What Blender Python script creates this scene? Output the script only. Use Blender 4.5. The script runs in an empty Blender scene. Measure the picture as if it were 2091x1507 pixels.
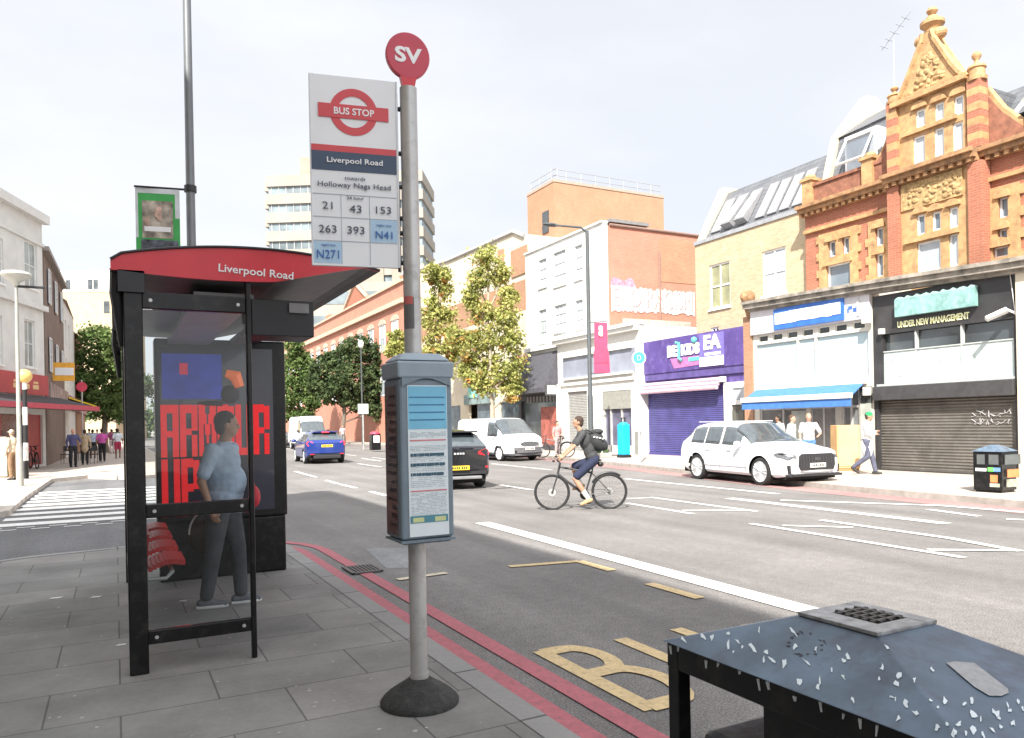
import bpy, bmesh, math, random
from math import sin, cos, pi, radians, sqrt, atan2
from mathutils import Vector, Matrix, noise
random.seed(7)
D = bpy.data
SC = bpy.context.scene
COL = SC.collection
# ------------------------------------------------------------------ camera
CF, CX, CY, CH = 1550.0, 1045.5, 864.0, 1.6          # focal (px of the 2091 px wide photo), principal point, eye height
YAW, ROLL = radians(27.6), radians(1.1)
cam_d = D.cameras.new('camera'); cam = D.objects.new('camera', cam_d); COL.objects.link(cam)
cam_d.sensor_fit = 'HORIZONTAL'; cam_d.sensor_width = 36.0
cam_d.lens = CF/2091*36.0
cam_d.clip_start = 0.05; cam_d.clip_end = 3000
FW = Vector((sin(YAW), cos(YAW), 0)); RT = Vector((cos(YAW), -sin(YAW), 0)); UP = Vector((0, 0, 1))
r2 = RT*cos(ROLL) - UP*sin(ROLL)*1.0
u2 = RT*sin(ROLL) + UP*cos(ROLL)
# a photo whose content leans left at the top: the camera is rolled the other way
r2 = RT*cos(ROLL) + UP*(-sin(ROLL)); u2 = UP*cos(ROLL) + RT*sin(ROLL)
cam.matrix_world = Matrix(((r2.x, u2.x, -FW.x, 0), (r2.y, u2.y, -FW.y, 0), (r2.z, u2.z, -FW.z, CH), (0, 0, 0, 1)))
# the principal point sits at the horizon: shift lens
cam_d.shift_x = 0.0
cam_d.shift_y = (CY-753.5)/2091.0
SC.camera = cam
SC.render.resolution_x = 1024; SC.render.resolution_y = 738
SC.view_settings.view_transform = 'Standard'; SC.view_settings.look = 'None'
SC.view_settings.exposure = 1.22; SC.view_settings.gamma = 1.0
# ------------------------------------------------------------------ light
SUN_EL, SUN_T = radians(44), Vector((0.65, 0.76, 0)).normalized()   # elevation, horizontal travel of the light
W = D.worlds.new('World'); SC.world = W; W.use_nodes = True
nt = W.node_tree; nt.nodes.clear()
N = nt.nodes.new; L = nt.links.new
out = N('ShaderNodeOutputWorld'); bg = N('ShaderNodeBackground'); L(bg.outputs[0], out.inputs[0])
sky = N('ShaderNodeTexSky'); sky.sky_type = 'NISHITA'; sky.sun_disc = False
sky.sun_elevation = SUN_EL; sky.sun_rotation = radians(220.5)
sky.air_density = 1.0; sky.dust_density = 3.0; sky.ozone_density = 1.0
tc = N('ShaderNodeTexCoord'); mp = N('ShaderNodeMapping'); mp.inputs['Scale'].default_value = (1.0, 1.0, 2.6)
nz = N('ShaderNodeTexNoise'); nz.inputs['Scale'].default_value = 2.2; nz.inputs['Detail'].default_value = 6; nz.inputs['Roughness'].default_value = .55
cr = N('ShaderNodeValToRGB'); cr.color_ramp.elements[0].position = .35; cr.color_ramp.elements[1].position = .7
cr.color_ramp.elements[0].color = (3.3, 3.38, 3.55, 1); cr.color_ramp.elements[1].color = (3.9, 3.92, 3.96, 1)
mx = N('ShaderNodeMixRGB'); mx.inputs[0].default_value = 0.9
L(tc.outputs['Generated'], mp.inputs[0]); L(mp.outputs[0], nz.inputs['Vector']); L(nz.outputs['Fac'], cr.inputs[0])
L(sky.outputs[0], mx.inputs[1]); L(cr.outputs[0], mx.inputs[2])
# thin cloud is brighter round the sun, which stands behind the camera
dt = N('ShaderNodeVectorMath'); dt.operation = 'DOT_PRODUCT'; dt.inputs[1].default_value = (-SUN_T.x*cos(SUN_EL), -SUN_T.y*cos(SUN_EL), sin(SUN_EL))
L(tc.outputs['Generated'], dt.inputs[0]); mr = N('ShaderNodeMapRange'); mr.inputs[1].default_value = -.1; mr.inputs[2].default_value = 1.0; mr.inputs[3].default_value = 1.0; mr.inputs[4].default_value = 1.9
L(dt.outputs['Value'], mr.inputs[0]); sl = N('ShaderNodeVectorMath'); sl.operation = 'SCALE'; L(mx.outputs[0], sl.inputs[0]); L(mr.outputs[0], sl.inputs['Scale']); L(sl.outputs[0], bg.inputs[0])
bg.inputs[1].default_value = 0.118
sd = D.lights.new('sun', 'SUN'); so = D.objects.new('sun', sd); COL.objects.link(so)
sd.energy = 4.4; sd.angle = radians(0.6); sd.color = (1.0, .955, .88)
so.rotation_euler = (Vector((SUN_T.x*cos(SUN_EL), SUN_T.y*cos(SUN_EL), -sin(SUN_EL)))).to_track_quat('-Z', 'Y').to_euler()

# ------------------------------------------------------------------ measuring the place from the photo
RZ = -0.12                                            # road level, pavements are at 0
def ray(x, y):
    u = (x-CX)/CF; v = -(y-CY)/CF
    c, s = cos(ROLL), sin(ROLL)
    return FW + RT*(c*u+s*v) + UP*(-s*u+c*v)
EYE = Vector((0, 0, CH))
def G(x, y, z=0.0):
    d = ray(x, y); return EYE + d*((z-CH)/d.z)
def AD(x, y, dist): return EYE + ray(x, y)*dist
# ------------------------------------------------------------------ materials
MATS = {}
def P(name, col, rough=.7, metal=0., var=.12, scale=6., bump=0., bscale=40., spec=.5, coat=0., dirt=None, emis=0.):
    if name in MATS: return MATS[name]
    m = D.materials.new(name); m.use_nodes = True; t = m.node_tree; b = t.nodes['Principled BSDF']
    b.inputs['Roughness'].default_value = rough; b.inputs['Metallic'].default_value = metal
    b.inputs['Specular IOR Level'].default_value = spec
    if coat: b.inputs['Coat Weight'].default_value = coat; b.inputs['Coat Roughness'].default_value = .03
    c = tuple(col)+(1,)
    b.inputs['Base Color'].default_value = c
    g = t.nodes.new('ShaderNodeNewGeometry')
    if var > 0:
        n = t.nodes.new('ShaderNodeTexNoise'); n.inputs['Scale'].default_value = scale; n.inputs['Detail'].default_value = 5
        t.links.new(g.outputs['Position'], n.inputs['Vector'])
        r = t.nodes.new('ShaderNodeValToRGB'); r.color_ramp.elements[0].position = .3; r.color_ramp.elements[1].position = .7
        r.color_ramp.elements[0].color = tuple(max(0, x*(1-var)) for x in col)+(1,)
        r.color_ramp.elements[1].color = tuple(min(1, x*(1+var)) for x in col)+(1,)
        t.links.new(n.outputs['Fac'], r.inputs[0]); last = r.outputs[0]
        if dirt:
            n2 = t.nodes.new('ShaderNodeTexNoise'); n2.inputs['Scale'].default_value = dirt[1]; n2.inputs['Detail'].default_value = 8; n2.inputs['Roughness'].default_value = .7
            t.links.new(g.outputs['Position'], n2.inputs['Vector'])
            r2_ = t.nodes.new('ShaderNodeValToRGB'); r2_.color_ramp.elements[0].position = .5; r2_.color_ramp.elements[1].position = .68
            r2_.color_ramp.elements[0].color = (0, 0, 0, 1); r2_.color_ramp.elements[1].color = (dirt[2],)*3+(1,)
            mm = t.nodes.new('ShaderNodeMixRGB'); mm.inputs[2].default_value = tuple(dirt[0])+(1,)
            t.links.new(n2.outputs['Fac'], r2_.inputs[0]); t.links.new(r2_.outputs[0], mm.inputs[0]); t.links.new(last, mm.inputs[1]); last = mm.outputs[0]
        t.links.new(last, b.inputs['Base Color'])
    if bump > 0:
        n = t.nodes.new('ShaderNodeTexNoise'); n.inputs['Scale'].default_value = bscale; n.inputs['Detail'].default_value = 6
        t.links.new(g.outputs['Position'], n.inputs['Vector'])
        bp = t.nodes.new('ShaderNodeBump'); bp.inputs['Strength'].default_value = bump; bp.inputs['Distance'].default_value = .02
        t.links.new(n.outputs['Fac'], bp.inputs['Height']); t.links.new(bp.outputs[0], b.inputs['Normal'])
    if emis: b.inputs['Emission Color'].default_value = c; b.inputs['Emission Strength'].default_value = emis
    MATS[name] = m; return m
def brick(name, c1, c2, mortar, bw=.225, bh=.075, ms=.01, rough=.85, stain=.25, bump=.3, horiz=False, swap=False, joff=.5, mfac=1.):
    """brick / slab pattern in world space; walls use (x+y, z), floors use (x, y)"""
    if name in MATS: return MATS[name]
    m = D.materials.new(name); m.use_nodes = True; t = m.node_tree; b = t.nodes['Principled BSDF']
    g = t.nodes.new('ShaderNodeNewGeometry'); s = t.nodes.new('ShaderNodeSeparateXYZ'); cb = t.nodes.new('ShaderNodeCombineXYZ')
    t.links.new(g.outputs['Position'], s.inputs[0])
    if horiz:
        t.links.new(s.outputs[1 if swap else 0], cb.inputs[0]); t.links.new(s.outputs[0 if swap else 1], cb.inputs[1])
    else:
        a = t.nodes.new('ShaderNodeMath'); t.links.new(s.outputs[0], a.inputs[0]); t.links.new(s.outputs[1], a.inputs[1])
        t.links.new(a.outputs[0], cb.inputs[0]); t.links.new(s.outputs[2], cb.inputs[1])
    k = t.nodes.new('ShaderNodeTexBrick'); t.links.new(cb.outputs[0], k.inputs['Vector'])
    k.inputs['Scale'].default_value = 1.0; k.inputs['Brick Width'].default_value = bw; k.inputs['Row Height'].default_value = bh
    k.inputs['Mortar Size'].default_value = ms; k.inputs['Mortar Smooth'].default_value = .2; k.inputs['Bias'].default_value = 0
    k.offset = joff
    k.inputs['Color1'].default_value = tuple(c1)+(1,); k.inputs['Color2'].default_value = tuple(c2)+(1,); k.inputs['Mortar'].default_value = tuple(mortar)+(1,)
    n = t.nodes.new('ShaderNodeTexNoise'); n.inputs['Scale'].default_value = .9; n.inputs['Detail'].default_value = 9; n.inputs['Roughness'].default_value = .65
    t.links.new(g.outputs['Position'], n.inputs['Vector'])
    r = t.nodes.new('ShaderNodeMapRange'); r.inputs[1].default_value = .3; r.inputs[2].default_value = .72; r.inputs[3].default_value = 1+stain*.4; r.inputs[4].default_value = 1-stain
    t.links.new(n.outputs['Fac'], r.inputs[0])
    n3 = t.nodes.new('ShaderNodeTexNoise'); n3.inputs['Scale'].default_value = 30; n3.inputs['Detail'].default_value = 4
    t.links.new(g.outputs['Position'], n3.inputs['Vector'])
    r3 = t.nodes.new('ShaderNodeMapRange'); r3.inputs[3].default_value = .85; r3.inputs[4].default_value = 1.15; t.links.new(n3.outputs['Fac'], r3.inputs[0])
    mu0 = t.nodes.new('ShaderNodeMath'); mu0.operation = 'MULTIPLY'; t.links.new(r.outputs[0], mu0.inputs[0]); t.links.new(r3.outputs[0], mu0.inputs[1])
    mu = t.nodes.new('ShaderNodeVectorMath'); mu.operation = 'SCALE'
    t.links.new(k.outputs['Color'], mu.inputs[0]); t.links.new(mu0.outputs[0], mu.inputs['Scale']); t.links.new(mu.outputs[0], b.inputs['Base Color'])
    b.inputs['Roughness'].default_value = rough
    if bump:
        bp = t.nodes.new('ShaderNodeBump'); bp.inputs['Strength'].default_value = bump; bp.inputs['Distance'].default_value = .01; bp.invert = True
        t.links.new(k.outputs['Fac'], bp.inputs['Height']); t.links.new(bp.outputs[0], b.inputs['Normal'])
    MATS[name] = m; return m
def asphalt(name, base, rscale=1.):
    if name in MATS: return MATS[name]
    m = D.materials.new(name); m.use_nodes = True; t = m.node_tree; b = t.nodes['Principled BSDF']; b.inputs['Roughness'].default_value = .85
    g = t.nodes.new('ShaderNodeNewGeometry')
    def no(sc, det, lo, hi, p0=.3, p1=.7, stretch=None):
        n = t.nodes.new('ShaderNodeTexNoise'); n.inputs['Scale'].default_value = sc; n.inputs['Detail'].default_value = det
        if stretch:
            q = t.nodes.new('ShaderNodeMapping'); q.inputs['Scale'].default_value = stretch; t.links.new(g.outputs['Position'], q.inputs[0]); t.links.new(q.outputs[0], n.inputs['Vector'])
        else: t.links.new(g.outputs['Position'], n.inputs['Vector'])
        r = t.nodes.new('ShaderNodeMapRange'); r.inputs[1].default_value = p0; r.inputs[2].default_value = p1; r.inputs[3].default_value = lo; r.inputs[4].default_value = hi
        t.links.new(n.outputs['Fac'], r.inputs[0]); return r.outputs[0], n
    a, _ = no(75, 3, .62, 1.4, .38, .64); c, _ = no(.5, 6, .82, 1.12); d, _ = no(1.6, 5, .78, 1.10, stretch=(1, .04, 1)); e, _ = no(11, 5, .88, 1.1)
    prev = None
    for x in (a, c, d, e):
        if prev is None: prev = x; continue
        q = t.nodes.new('ShaderNodeMath'); q.operation = 'MULTIPLY'; t.links.new(prev, q.inputs[0]); t.links.new(x, q.inputs[1]); prev = q.outputs[0]
    mu = t.nodes.new('ShaderNodeVectorMath'); mu.operation = 'SCALE'; mu.inputs[0].default_value = base
    t.links.new(prev, mu.inputs['Scale']); t.links.new(mu.outputs[0], b.inputs['Base Color'])
    bp = t.nodes.new('ShaderNodeBump'); bp.inputs['Strength'].default_value = .35; bp.inputs['Distance'].default_value = .01
    n = t.nodes.new('ShaderNodeTexNoise'); n.inputs['Scale'].default_value = 120; t.links.new(g.outputs['Position'], n.inputs['Vector']); t.links.new(n.outputs['Fac'], bp.inputs['Height'])
    t.links.new(bp.outputs[0], b.inputs['Normal'])
    MATS[name] = m; return m
def paint(name, col, wear=.35, rough=.7, holes=(.05, .05, .055)):
    """worn road paint"""
    return P(name, col, rough, var=.1, scale=14, dirt=(holes, 26, wear))
def glassmat(name, tint=(.8, .85, .85), refl=.10):
    if name in MATS: return MATS[name]
    m = D.materials.new(name); m.use_nodes = True; t = m.node_tree; t.nodes.clear()
    o = t.nodes.new('ShaderNodeOutputMaterial'); tr = t.nodes.new('ShaderNodeBsdfTransparent'); gl = t.nodes.new('ShaderNodeBsdfGlossy'); mi = t.nodes.new('ShaderNodeMixShader')
    tr.inputs[0].default_value = tuple(tint)+(1,); gl.inputs['Roughness'].default_value = .02
    fr = t.nodes.new('ShaderNodeFresnel'); fr.inputs[0].default_value = 1.5
    ad = t.nodes.new('ShaderNodeMath'); ad.operation = 'ADD'; ad.inputs[1].default_value = refl-.04; ad.use_clamp = True
    t.links.new(fr.outputs[0], ad.inputs[0]); t.links.new(ad.outputs[0], mi.inputs[0]); t.links.new(tr.outputs[0], mi.inputs[1]); t.links.new(gl.outputs[0], mi.inputs[2]); t.links.new(mi.outputs[0], o.inputs[0])
    MATS[name] = m; return m
def leafmat(name, ca, cb, cc):
    if name in MATS: return MATS[name]
    m = D.materials.new(name); m.use_nodes = True; t = m.node_tree; t.nodes.clear()
    o = t.nodes.new('ShaderNodeOutputMaterial'); g = t.nodes.new('ShaderNodeNewGeometry')
    n = t.nodes.new('ShaderNodeTexNoise'); n.inputs['Scale'].default_value = .9; n.inputs['Detail'].default_value = 3; t.links.new(g.outputs['Position'], n.inputs['Vector'])
    a = t.nodes.new('ShaderNodeMath'); a.operation = 'MULTIPLY_ADD'; a.inputs[1].default_value = .5; t.links.new(g.outputs['Random Per Island'], a.inputs[0]); 
    b_ = t.nodes.new('ShaderNodeMath'); b_.operation = 'SUBTRACT'; b_.inputs[1].default_value = .25; t.links.new(n.outputs['Fac'], b_.inputs[0]); t.links.new(b_.outputs[0], a.inputs[2])
    r = t.nodes.new('ShaderNodeValToRGB'); r.color_ramp.elements[0].position = .2; r.color_ramp.elements[1].position = .82
    r.color_ramp.elements[0].color = tuple(ca)+(1,); r.color_ramp.elements[1].color = tuple(cc)+(1,)
    e = r.color_ramp.elements.new(.5); e.color = tuple(cb)+(1,)
    t.links.new(a.outputs[0], r.inputs[0])
    df = t.nodes.new('ShaderNodeBsdfDiffuse'); tl = t.nodes.new('ShaderNodeBsdfTranslucent'); mi = t.nodes.new('ShaderNodeMixShader'); mi.inputs[0].default_value = .35
    t.links.new(r.outputs[0], df.inputs[0]); t.links.new(r.outputs[0], tl.inputs[0]); t.links.new(df.outputs[0], mi.inputs[1]); t.links.new(tl.outputs[0], mi.inputs[2]); t.links.new(mi.outputs[0], o.inputs[0])
    MATS[name] = m; return m
# ------------------------------------------------------------------ objects
ROOT = {}
def tag(o, label=None, cat=None, group=None, kind=None):
    if label: o['label'] = label
    if cat: o['category'] = cat
    if group: o['group'] = group
    if kind: o['kind'] = kind
    return o
def thing(name, label, cat, loc=(0, 0, 0), rz=0., group=None):
    o = D.objects.new(name, None); o.empty_display_size = .2; COL.objects.link(o)
    o.location = loc; o.rotation_euler = (0, 0, rz); ROOT[o] = Vector(loc)
    return tag(o, label, cat, group)
EACH = set('parapet shopfront pier window_hood shoulder shoulder_coping window glazing_bar door_glass frosted_window pilaster plinth picture night_tile photo face_patch notice aperture door_panel string_course pillar poster brick_panel blank_window printed_rule footer_icon roof_bracket header footer ledge arm brick_band door_frame stem socks strap crankset eyes front_lip carcass pipe window_frame'.split())
class MB:
    """collects geometry; .build() links it as ONE mesh object"""
    def __init__(s): s.v = []; s.f = []; s.mi = []; s.cur = 0; s.pc = []
    def add(s, vs, fs):
        n = len(s.v); s.pc.append((n, len(vs), len(s.f), len(fs))); s.v += [tuple(v) for v in vs]; s.f += [tuple(i+n for i in f) for f in fs]; s.mi += [s.cur]*len(fs); return s
    def box(s, x0, x1, y0, y1, z0, z1, M=None):
        vs = [Vector((x, y, z)) for z in (z0, z1) for y in (y0, y1) for x in (x0, x1)]
        if M: vs = [M @ v for v in vs]
        return s.add(vs, [(0, 2, 3, 1), (4, 5, 7, 6), (0, 1, 5, 4), (2, 6, 7, 3), (0, 4, 6, 2), (1, 3, 7, 5)])
    def hexa(s, b, t):      # two quads of four points
        return s.add(list(b)+list(t), [(3, 2, 1, 0), (4, 5, 6, 7), (0, 1, 5, 4), (1, 2, 6, 5), (2, 3, 7, 6), (3, 0, 4, 7)])
    def quad(s, *p): return s.add(p, [tuple(range(len(p)))])
    def ring(s, c, r, ax, n=12, r2=None, up=None):
        ax = Vector(ax).normalized(); a = up or (Vector((0, 0, 1)) if abs(ax.z) < .9 else Vector((1, 0, 0)))
        a = (a-ax*a.dot(ax)).normalized(); b = ax.cross(a)
        return [Vector(c)+(a*cos(2*pi*i/n)*(r2 or r)+b*sin(2*pi*i/n)*r) for i in range(n)]
    def tube(s, pts, r, n=10, caps=True, closed=False):
        pts = [Vector(p) for p in pts]; rs = r if isinstance(r, (list, tuple)) else [r]*len(pts)
        rings = []; k = len(pts); ref = None
        for i, p in enumerate(pts):
            if closed: t = (pts[(i+1) % k]-pts[i-1])
            else: t = pts[min(i+1, k-1)]-pts[max(i-1, 0)]
            t = t.normalized()
            if ref is None: ref = Vector((0, 0, 1)) if abs(t.z) < .9 else Vector((1, 0, 0))
            a = (ref-t*ref.dot(t)).normalized(); ref = a; b = t.cross(a)
            rings.append([p+(a*cos(2*pi*j/n)+b*sin(2*pi*j/n))*rs[i] for j in range(n)])
        vs = [v for q in rings for v in q]; fs = []
        for i in range(k if closed else k-1):
            for j in range(n):
                fs.append((i*n+j, i*n+(j+1) % n, ((i+1) % k)*n+(j+1) % n, ((i+1) % k)*n+j))
        if caps and not closed: fs += [tuple(range(n-1, -1, -1)), tuple((k-1)*n+j for j in range(n))]
        return s.add(vs, fs)
    def lathe(s, prof, c=(0, 0, 0), n=24, M=None):     # prof: (r, z)
        vs = []
        for r, z in prof:
            for j in range(n): 
                v = Vector((r*cos(2*pi*j/n), r*sin(2*pi*j/n), z)); v = (M @ v) if M else v
                vs.append(v+Vector(c))
        fs = [(i*n+j, i*n+(j+1) % n, (i+1)*n+(j+1) % n, (i+1)*n+j) for i in range(len(prof)-1) for j in range(n)]
        fs += [tuple(range(n-1, -1, -1)), tuple((len(prof)-1)*n+j for j in range(n))]
        return s.add(vs, fs)
    def sphere(s, c, r, n=14, m=8, M=None):
        rr = r if isinstance(r, (tuple, list)) else (r, r, r); vs = []
        for i in range(1, m):
            a = pi*i/m
            for j in range(n): vs.append(Vector((rr[0]*sin(a)*cos(2*pi*j/n), rr[1]*sin(a)*sin(2*pi*j/n), rr[2]*cos(a))))
        vs += [Vector((0, 0, rr[2])), Vector((0, 0, -rr[2]))]; k = len(vs)
        if M: vs = [M @ v for v in vs]
        vs = [v+Vector(c) for v in vs]
        fs = [(i*n+j, (i+1)*n+j, (i+1)*n+(j+1) % n, i*n+(j+1) % n) for i in range(m-2) for j in range(n)]
        fs += [(k-2, j, (j+1) % n) for j in range(n)] + [(k-1, (m-2)*n+(j+1) % n, (m-2)*n+j) for j in range(n)]
        return s.add(vs, fs)
    def prism(s, pts, off):      # planar polygon (3-D points) swept by off
        n = len(pts); a = [Vector(p) for p in pts]; b = [p+Vector(off) for p in a]
        return s.add(a+b, [tuple(range(n-1, -1, -1)), tuple(range(n, 2*n))]+[(i, (i+1) % n, n+(i+1) % n, n+i) for i in range(n)])
    # facade-space pieces
    def fb(s, F, s0, s1, z0, z1, d0, d1):
        p = [F.p(a, c, b) for c in (z0, z1) for b in (d0, d1) for a in (s0, s1)]
        return s.add(p, [(0, 2, 3, 1), (4, 5, 7, 6), (0, 1, 5, 4), (2, 6, 7, 3), (0, 4, 6, 2), (1, 3, 7, 5)])
    def fp(s, F, pts, d0, d1): return s.prism([F.p(a, z, d0) for a, z in pts], F.n*(d1-d0))
    def islands(s):
        bb = []
        for v0, nv, f0, nf in s.pc:
            p = s.v[v0:v0+nv]; bb.append(([min(q[k] for q in p)-.002 for k in range(3)], [max(q[k] for q in p)+.002 for k in range(3)]))
        n = len(bb); par = list(range(n))
        def fd(i):
            while par[i] != i: i = par[i]
            return i
        for i in range(n):
            for j in range(i):
                if all(bb[i][0][k] <= bb[j][1][k] and bb[j][0][k] <= bb[i][1][k] for k in range(3)): par[fd(i)] = fd(j)
        G_ = {}
        for i in range(n): G_.setdefault(fd(i), []).append(i)
        out = []
        for g in G_.values():
            m = MB()
            for i in g:
                v0, nv, f0, nf = s.pc[i]; m.add(s.v[v0:v0+nv], [tuple(a-v0 for a in f) for f in s.f[f0:f0+nf]]); m.mi[-nf:] = s.mi[f0:f0+nf] if nf else m.mi[-nf:]
            m.pc = m.pc[:1] if len(G_) > 1 else m.pc; out.append(m)
        return out
    def build(s, name, mat, parent=None, smooth=False, world=True, bevel=0, label=None, fix=True):
        if name in EACH and len(s.pc) > 1:
            parts = s.islands()
            if 1 < len(parts) <= 100:
                first = None
                for p_ in parts:
                    o = p_.build(name, mat, parent, smooth, world, bevel, label, fix); first = first or o
                return first
        me = D.meshes.new(name); off = Vector((0, 0, 0))
        if parent is not None and world: off = ROOT[parent]
        me.from_pydata([Vector(v)-off for v in s.v], [], s.f)
        for m in (mat if isinstance(mat, (list, tuple)) else [mat]): me.materials.append(m)
        if isinstance(mat, (list, tuple)): me.polygons.foreach_set('material_index', s.mi)
        if fix:
            bm = bmesh.new(); bm.from_mesh(me); bmesh.ops.recalc_face_normals(bm, faces=bm.faces); bm.to_mesh(me); bm.free()
        if smooth: me.polygons.foreach_set('use_smooth', [True]*len(me.polygons))
        o = D.objects.new(name, me); COL.objects.link(o)
        if parent is not None: o.parent = parent; ROOT[o] = off
        else: ROOT[o] = Vector((0, 0, 0))
        if smooth:
            try: me.set_sharp_from_angle(angle=radians(40))
            except Exception: pass
        if bevel:
            b = o.modifiers.new('bevel', 'BEVEL'); b.width = bevel; b.segments = 2; b.limit_method = 'ANGLE'
        if label: o['label'] = label
        return o
def struct(name, mb, mat, **k):
    o = mb.build(name, mat, None, **k); o['kind'] = 'structure'; return o
class Fac:
    """a vertical facade: s along u, z up, d outward along n"""
    def __init__(s, o, u, n): s.o = Vector((o[0], o[1], 0)); s.u = Vector((u[0], u[1], 0)).normalized(); s.n = Vector((n[0], n[1], 0)).normalized(); s.r = (-s.n).cross(UP)
    def p(s, a, z, d=0): return s.o+s.u*a+s.n*d+UP*z
    def m(s, px, py, d=0):
        r = ray(px, py); o = s.o+s.n*d; t = (o-EYE).dot(s.n)/r.dot(s.n); q = EYE+r*t
        return (q-s.o).dot(s.u), q.z
    def rect(s, x0, x1, yt, yb, d=0):
        ym = (yt+yb)/2; a = s.m(x0, ym, d)[0]; b = s.m(x1, ym, d)[0]; xm = (x0+x1)/2
        return min(a, b), max(a, b), s.m(xm, yb, d)[1], s.m(xm, yt, d)[1]
    def off(s, d): return Fac((s.o+s.n*d)[:2], s.u[:2], s.n[:2])
def text_mesh(txt, w, h, depth=.004, offset=0., res=3):
    """letters fitted to a w x h box, in the x-y plane, left bottom at the origin"""
    cu = D.curves.new('lettering', 'FONT'); cu.body = txt; cu.size = 1.; cu.extrude = .05; cu.offset = offset; cu.resolution_u = res
    ob = D.objects.new('lettering', cu); COL.objects.link(ob)
    me = D.meshes.new_from_object(ob.evaluated_get(bpy.context.evaluated_depsgraph_get()))
    D.objects.remove(ob); D.curves.remove(cu)
    xs = [v.co.x for v in me.vertices]; ys = [v.co.y for v in me.vertices]
    x0, x1, y0, y1 = min(xs), max(xs), min(ys), max(ys)
    if w is None: w = (x1-x0)*h/(y1-y0)
    vs = [((v.co.x-x0)*w/(x1-x0), (v.co.y-y0)*h/(y1-y0), v.co.z/.05*depth/2) for v in me.vertices]
    fs = [tuple(p.vertices) for p in me.polygons]; D.meshes.remove(me)
    return vs, fs, w
def put_text(mb, txt, org, right, up, w, h, depth=.004, offset=0., center=False):
    vs, fs, w = text_mesh(txt, w, h, depth, offset)
    right = Vector(right).normalized(); up = Vector(up).normalized(); n = right.cross(up); org = Vector(org)
    if center: org = org-right*w/2
    mb.add([org+right*a+up*b+n*c for a, b, c in vs], fs); return mb
def ftext(mb, F, txt, s0, s1, z0, z1, d, depth=.01, offset=0.):
    a, b = (s0, s1) if F.r.dot(F.u) > 0 else (s1, s0)
    return put_text(mb, txt, F.p(a, z0, d), F.r, UP, abs(s1-s0), z1-z0, depth, offset)
def wall(F, root, s0, s1, z0, z1, holes, mat, depth=8., rec=.2, name='wall', back=True, label=None):
    """front face with real openings and their reveals, plus side, back and top faces"""
    ss = sorted({s0, s1, *[h[0] for h in holes], *[h[1] for h in holes]}); zs = sorted({z0, z1, *[h[2] for h in holes], *[h[3] for h in holes]})
    ss = [a for a in ss if s0 <= a <= s1]; zs = [a for a in zs if z0 <= a <= z1]
    mb = MB()
    for i in range(len(ss)-1):
        for j in range(len(zs)-1):
            cx, cz = (ss[i]+ss[i+1])/2, (zs[j]+zs[j+1])/2
            if any(h[0] < cx < h[1] and h[2] < cz < h[3] for h in holes): continue
            mb.quad(F.p(ss[i], zs[j]), F.p(ss[i+1], zs[j]), F.p(ss[i+1], zs[j+1]), F.p(ss[i], zs[j+1]))
    for a, b, c, d in holes:
        a, b, c, d = max(a, s0), min(b, s1), max(c, z0), min(d, z1)
        mb.quad(F.p(a, c), F.p(a, d), F.p(a, d, -rec), F.p(a, c, -rec)); mb.quad(F.p(b, c), F.p(b, d), F.p(b, d, -rec), F.p(b, c, -rec))
        mb.quad(F.p(a, d), F.p(b, d), F.p(b, d, -rec), F.p(a, d, -rec)); mb.quad(F.p(a, c), F.p(b, c), F.p(b, c, -rec), F.p(a, c, -rec))
    if back:
        k = -depth
        mb.quad(F.p(s0, z0), F.p(s0, z1), F.p(s0, z1, k), F.p(s0, z0, k)); mb.quad(F.p(s1, z0), F.p(s1, z1), F.p(s1, z1, k), F.p(s1, z0, k))
        mb.quad(F.p(s0, z0, k), F.p(s1, z0, k), F.p(s1, z1, k), F.p(s0, z1, k)); mb.quad(F.p(s0, z1), F.p(s1, z1), F.p(s1, z1, k), F.p(s0, z1, k))
    return mb.build(name, mat, root, fix=False, label=label)
def window(F, root, h, nx=1, nz=1, fm=None, gm=None, rec=.12, fw=.06, bar=.035, tilt=None, sill=None):
    a, b, c, d = h; fm = fm or M_white; gm = gm or M_glass
    mb = MB(); t0, t1 = -rec, -rec+.05
    mb.fb(F, a, b, c, c+fw, t0, t1); mb.fb(F, a, b, d-fw, d, t0, t1); mb.fb(F, a, a+fw, c+fw, d-fw, t0, t1); mb.fb(F, b-fw, b, c+fw, d-fw, t0, t1)
    for i in range(1, nx):
        x = a+(b-a)*i/nx; mb.fb(F, x-bar/2, x+bar/2, c+fw, d-fw, t0+.003, t1-.006)
    for j in range(1, nz):
        z = c+(d-c)*j/nz; mb.fb(F, a+fw, b-fw, z-bar/2, z+bar/2, t0+.006, t1-.003)
    if sill: mb.fb(F, a-.06, b+.06, c-.09, c-.002, t0, .07)
    fr = mb.build('window', fm, root)
    g = MB(); g.fb(F, a+.01, b-.01, c+.01, d-.01, t0-.03, t0+.015); g.build('pane', gm, fr)
    return fr
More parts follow.
